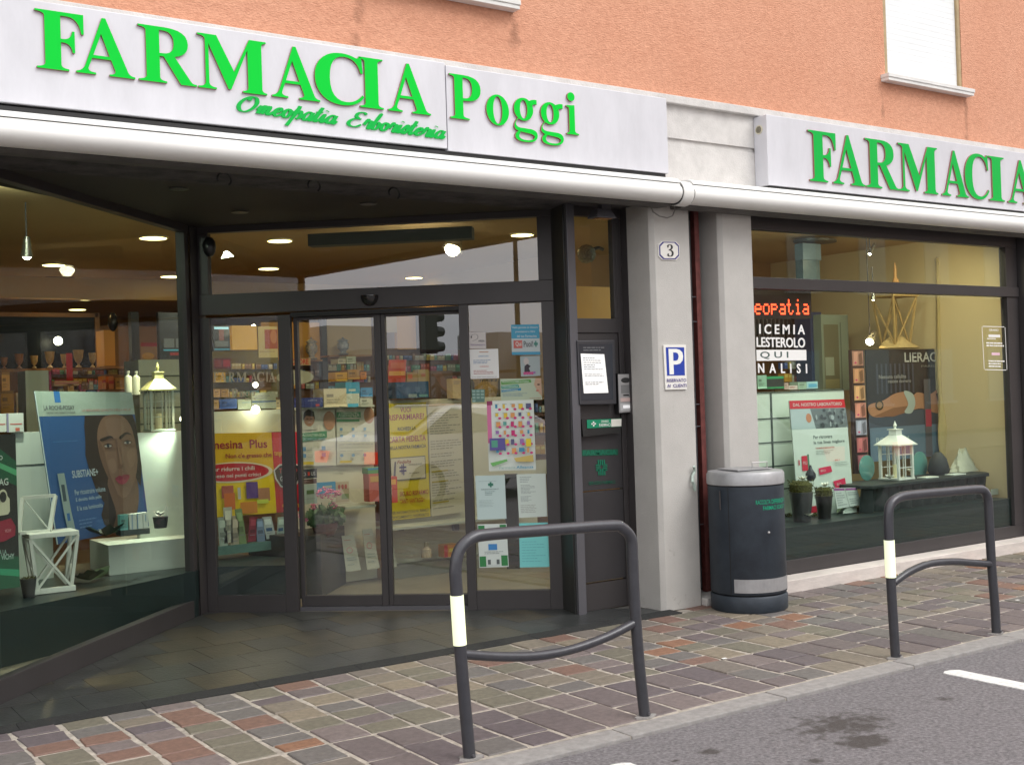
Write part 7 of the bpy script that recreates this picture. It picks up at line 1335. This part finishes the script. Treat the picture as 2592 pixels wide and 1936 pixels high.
car((-2.75, -4.85, -.022), math.radians(90), PW_, 'white parked car in the bay left of the camera, mirrored in the doors'); car((11.42, -4.8, -.022), math.radians(90), PS_, 'silver parked car in the bay right of the camera, mirrored in the right window')
MET = mat('street_metal', (.05, .055, .05), .5, .4)
def mirrored(x, y, dist):
    p = DOOR.px(x, y); r = ray(x, y); r = r/np.linalg.norm(r); r[:2] = r[:2]-2*(r[:2]@DOOR.n)*DOOR.n; return p+r*dist
_t = mirrored(1076, 837, 16.5); tx, ty, tz_ = _t
tl = thing('traffic_light', 'black three lamp traffic light across the road, mirrored in the sliding doors', 'traffic light', (tx, ty, 0))
MB().tube([(tx, ty, .0), (tx, ty, tz_-.5)], .06, MET, 10).build('pole', tl); MB().box(tx-.12, tx+.12, ty-.20, ty+.12, tz_-.48, tz_+.50, mat('black_plastic', (0, 0, 0))).build('housing', tl, bevel=.02)
for k in range(3): MB().lathe((tx, ty-.42, tz_-.33+k*.32), [(.10, 0), (.135, .22)], mat('black_plastic', (0, 0, 0)), 12, axis='y', cap=False).build('visor', tl)
lp = thing('street_lamp', 'slender grey mast with a small lamp arm across the road', 'lamp post', (-6.5, -9.5, 0)); MB().tube([(-6.5, -9.5, 0), (-6.5, -9.5, 6.5)], [.07, .035], MET, 10).build('mast', lp); MB().box(-6.6, -5.2, -9.55, -9.45, 5.4, 5.46, MET).build('arm', lp); MB().ball((-5.4, -9.5, 5.3), .16, MET, 10).build('lamp_head', lp)
for k, (a, b_) in enumerate((((-6.5, -9.5, 6.2), (-30, -10.5, 5.6)), ((-6.5, -9.5, 5.9), (-30, -10.5, 5.0)), ((-6.5, -9.5, 6.3), (16, -14.9, 7.0)))):
    a = np.array(a); b_ = np.array(b_); tag(MB().tube([a+(b_-a)*i/10-np.array([0, 0, .5*math.sin(math.pi*i/10)]) for i in range(11)], .012, MET, 5).build('overhead_wire'), ('upper overhead wire running left from the slender mast', 'lower overhead wire running left from the slender mast', 'overhead wire running right to the ochre house')[k], 'wire', 'overhead wires')
fn = thing('timber_fence', 'brown timber fence with crossed braces along the far pavement', 'fence', (-15, -13.3, 0)); WD = mat('fence_wood', (.14, .09, .05), .8, 0, .3, 8); x = -34
while x < 2:
    MB().box(x-.05, x+.05, -13.35, -13.25, 0, 2.05, WD).build('post', fn); MB().beam((x+.06, -13.3, .9), (x+1.94, -13.3, 1.85), .06, WD).build('brace', fn); MB().beam((x+.06, -13.23, 1.85), (x+1.94, -13.23, .9), .06, WD).build('brace', fn); x += 2
MB().box(-34, 2, -13.36, -13.24, 2.051, 2.12, WD).build('top_rail', fn); MB().box(-34, 2, -13.24, -13.18, .75, .85, WD).build('lower_rail', fn)
HG = mat('hedge_green', (.035, .06, .02), .8, 0, .5, 9); mb = MB(); rnd = random.Random(8)
mb.box(-36, 12, -15.0, -14.0, 0, 1.35, HG)
for i in range(7000):
    p = np.array([rnd.uniform(-36, 12), rnd.uniform(-14.2, -13.85), rnd.uniform(.05, 1.5)]); 
    if rnd.random() < .3: p = np.array([p[0], rnd.uniform(-15, -13.9), rnd.uniform(1.3, 1.6)])
    s_ = .10; d = [np.array([rnd.uniform(-1, 1) for _ in range(3)])*s_ for _ in range(3)]; mb.add([p+d[0], p+d[1], p+d[2]], [(0, 1, 2)], HG)
o = mb.build('hedge', recalc=False, kind='stuff'); o['label'] = 'long low dark hedge behind the timber fence across the road'
FT = mat('distant_town', (.34, .33, .32), .95, 0, .2, .3); rnd = random.Random(2)
tm = MB()
for i in range(16):
    x = -30-i*4.0+rnd.uniform(-1, 1); y = -48+i*1.6; h = rnd.uniform(3.6, 6.4); tm.box(x-2, x+2, y-4, y, -.2, h, FT)
    for k in range(3):
        for z in (1.2, 3.0): tm.box(x-1.5+k*1.1, x-1.0+k*1.1, y+.01, y+.05, z, z+.9, SHG)
o = tm.build('distant_town', kind='stuff'); o['label'] = 'pale distant town skyline beyond the fence, mirrored in the doors'

# --- dense small stock on the shelves behind: too small to pick apart singly
PAL = [(.50, .44, .30), (.42, .08, .04), (.05, .10, .28), (.55, .30, .05), (.30, .34, .26), (.08, .24, .14), (.52, .48, .40), (.30, .05, .10), (.10, .26, .36), (.60, .42, .10), (.20, .12, .07)]
def clutter(F, c, rows, name, label, seed, scale=1.0):
    rd = random.Random(seed); mb = MB()
    for (x0, x1, yb, hm) in rows:
        x = x0
        while x < x1:
            w_ = rd.uniform(14, 36)*scale; hh = hm*rd.uniform(.55, 1); pal = rd.choice(PAL); rep = rd.choice((1, 1, 2, 3))
            for _ in range(rep):
                if x+w_ > x1: break
                q = rectq(F, c, x, yb-hh, x+w_-1.5, yb); mb.slab(q, np.append(-F.n*.08, 0), flat(pal)); o1 = F.n*.002
                q2 = [q[0]+(q[1]-q[0])*.12+(q[3]-q[0])*.15, q[0]+(q[1]-q[0])*.88+(q[3]-q[0])*.15, q[0]+(q[1]-q[0])*.88+(q[3]-q[0])*.45, q[0]+(q[1]-q[0])*.12+(q[3]-q[0])*.45]
                mb.add([p+np.append(o1, 0) for p in q2], [(0, 1, 2, 3)], flat(tuple(min(.7, v*1.6+.06) for v in pal))); x += w_
            x += rd.uniform(0, 10)
    o = mb.build(name, recalc=False, kind='stuff'); o['label'] = label
clutter(YF(3.75), 'c6', [(205, 740, 1345, 60), (205, 740, 1470, 75), (355, 740, 1235, 60)], 'carton_rows', 'dense rows of small cartons in the back cabinet behind the left fixed pane', 3)
clutter(YF(4.45), 'c6', [(865, 1105, 1290, 70), (865, 1105, 1400, 80), (1160, 1525, 1250, 80), (1160, 1525, 1345, 70), (1160, 1525, 1440, 70)], 'carton_rows', 'dense rows of small cartons on the dark shelves behind the left sliding door', 4)
clutter(YF(4.45), 'c8', [(215, 890, 1160, 60), (215, 890, 1255, 70), (215, 890, 1345, 70)], 'carton_rows', 'dense rows of small cartons on the dark shelves behind the right sliding door', 5)
clutter(YF(6.47), 'c5', [(330, 820, 118, 34), (180, 640, 250, 42), (500, 820, 215, 60), (330, 640, 180, 40)], 'carton_rows', 'dense rows of small cartons under the goblet shelf', 6, .8)
clutter(YF(5.0), 'c5', [(1160, 1215, 200, 60), (1160, 1215, 120, 50), (1160, 1215, 330, 60), (1160, 1215, 460, 70)], 'carton_rows', 'narrow stack of small cartons beside the corner post', 7)
clutter(YF(3.22), 'd1', [(1255, 1400, 228, 60), (1255, 1400, 370, 80), (1255, 1400, 520, 90), (1255, 1400, 632, 70)], 'carton_rows', 'brown jars and cartons on the shelves beside the offers sheet', 8)
clutter(YF(1.95), 'd4', [(560, 745, 1180, 60), (560, 745, 1270, 60)], 'carton_rows', 'small cartons on the wooden cabinet behind the window lettering', 9)
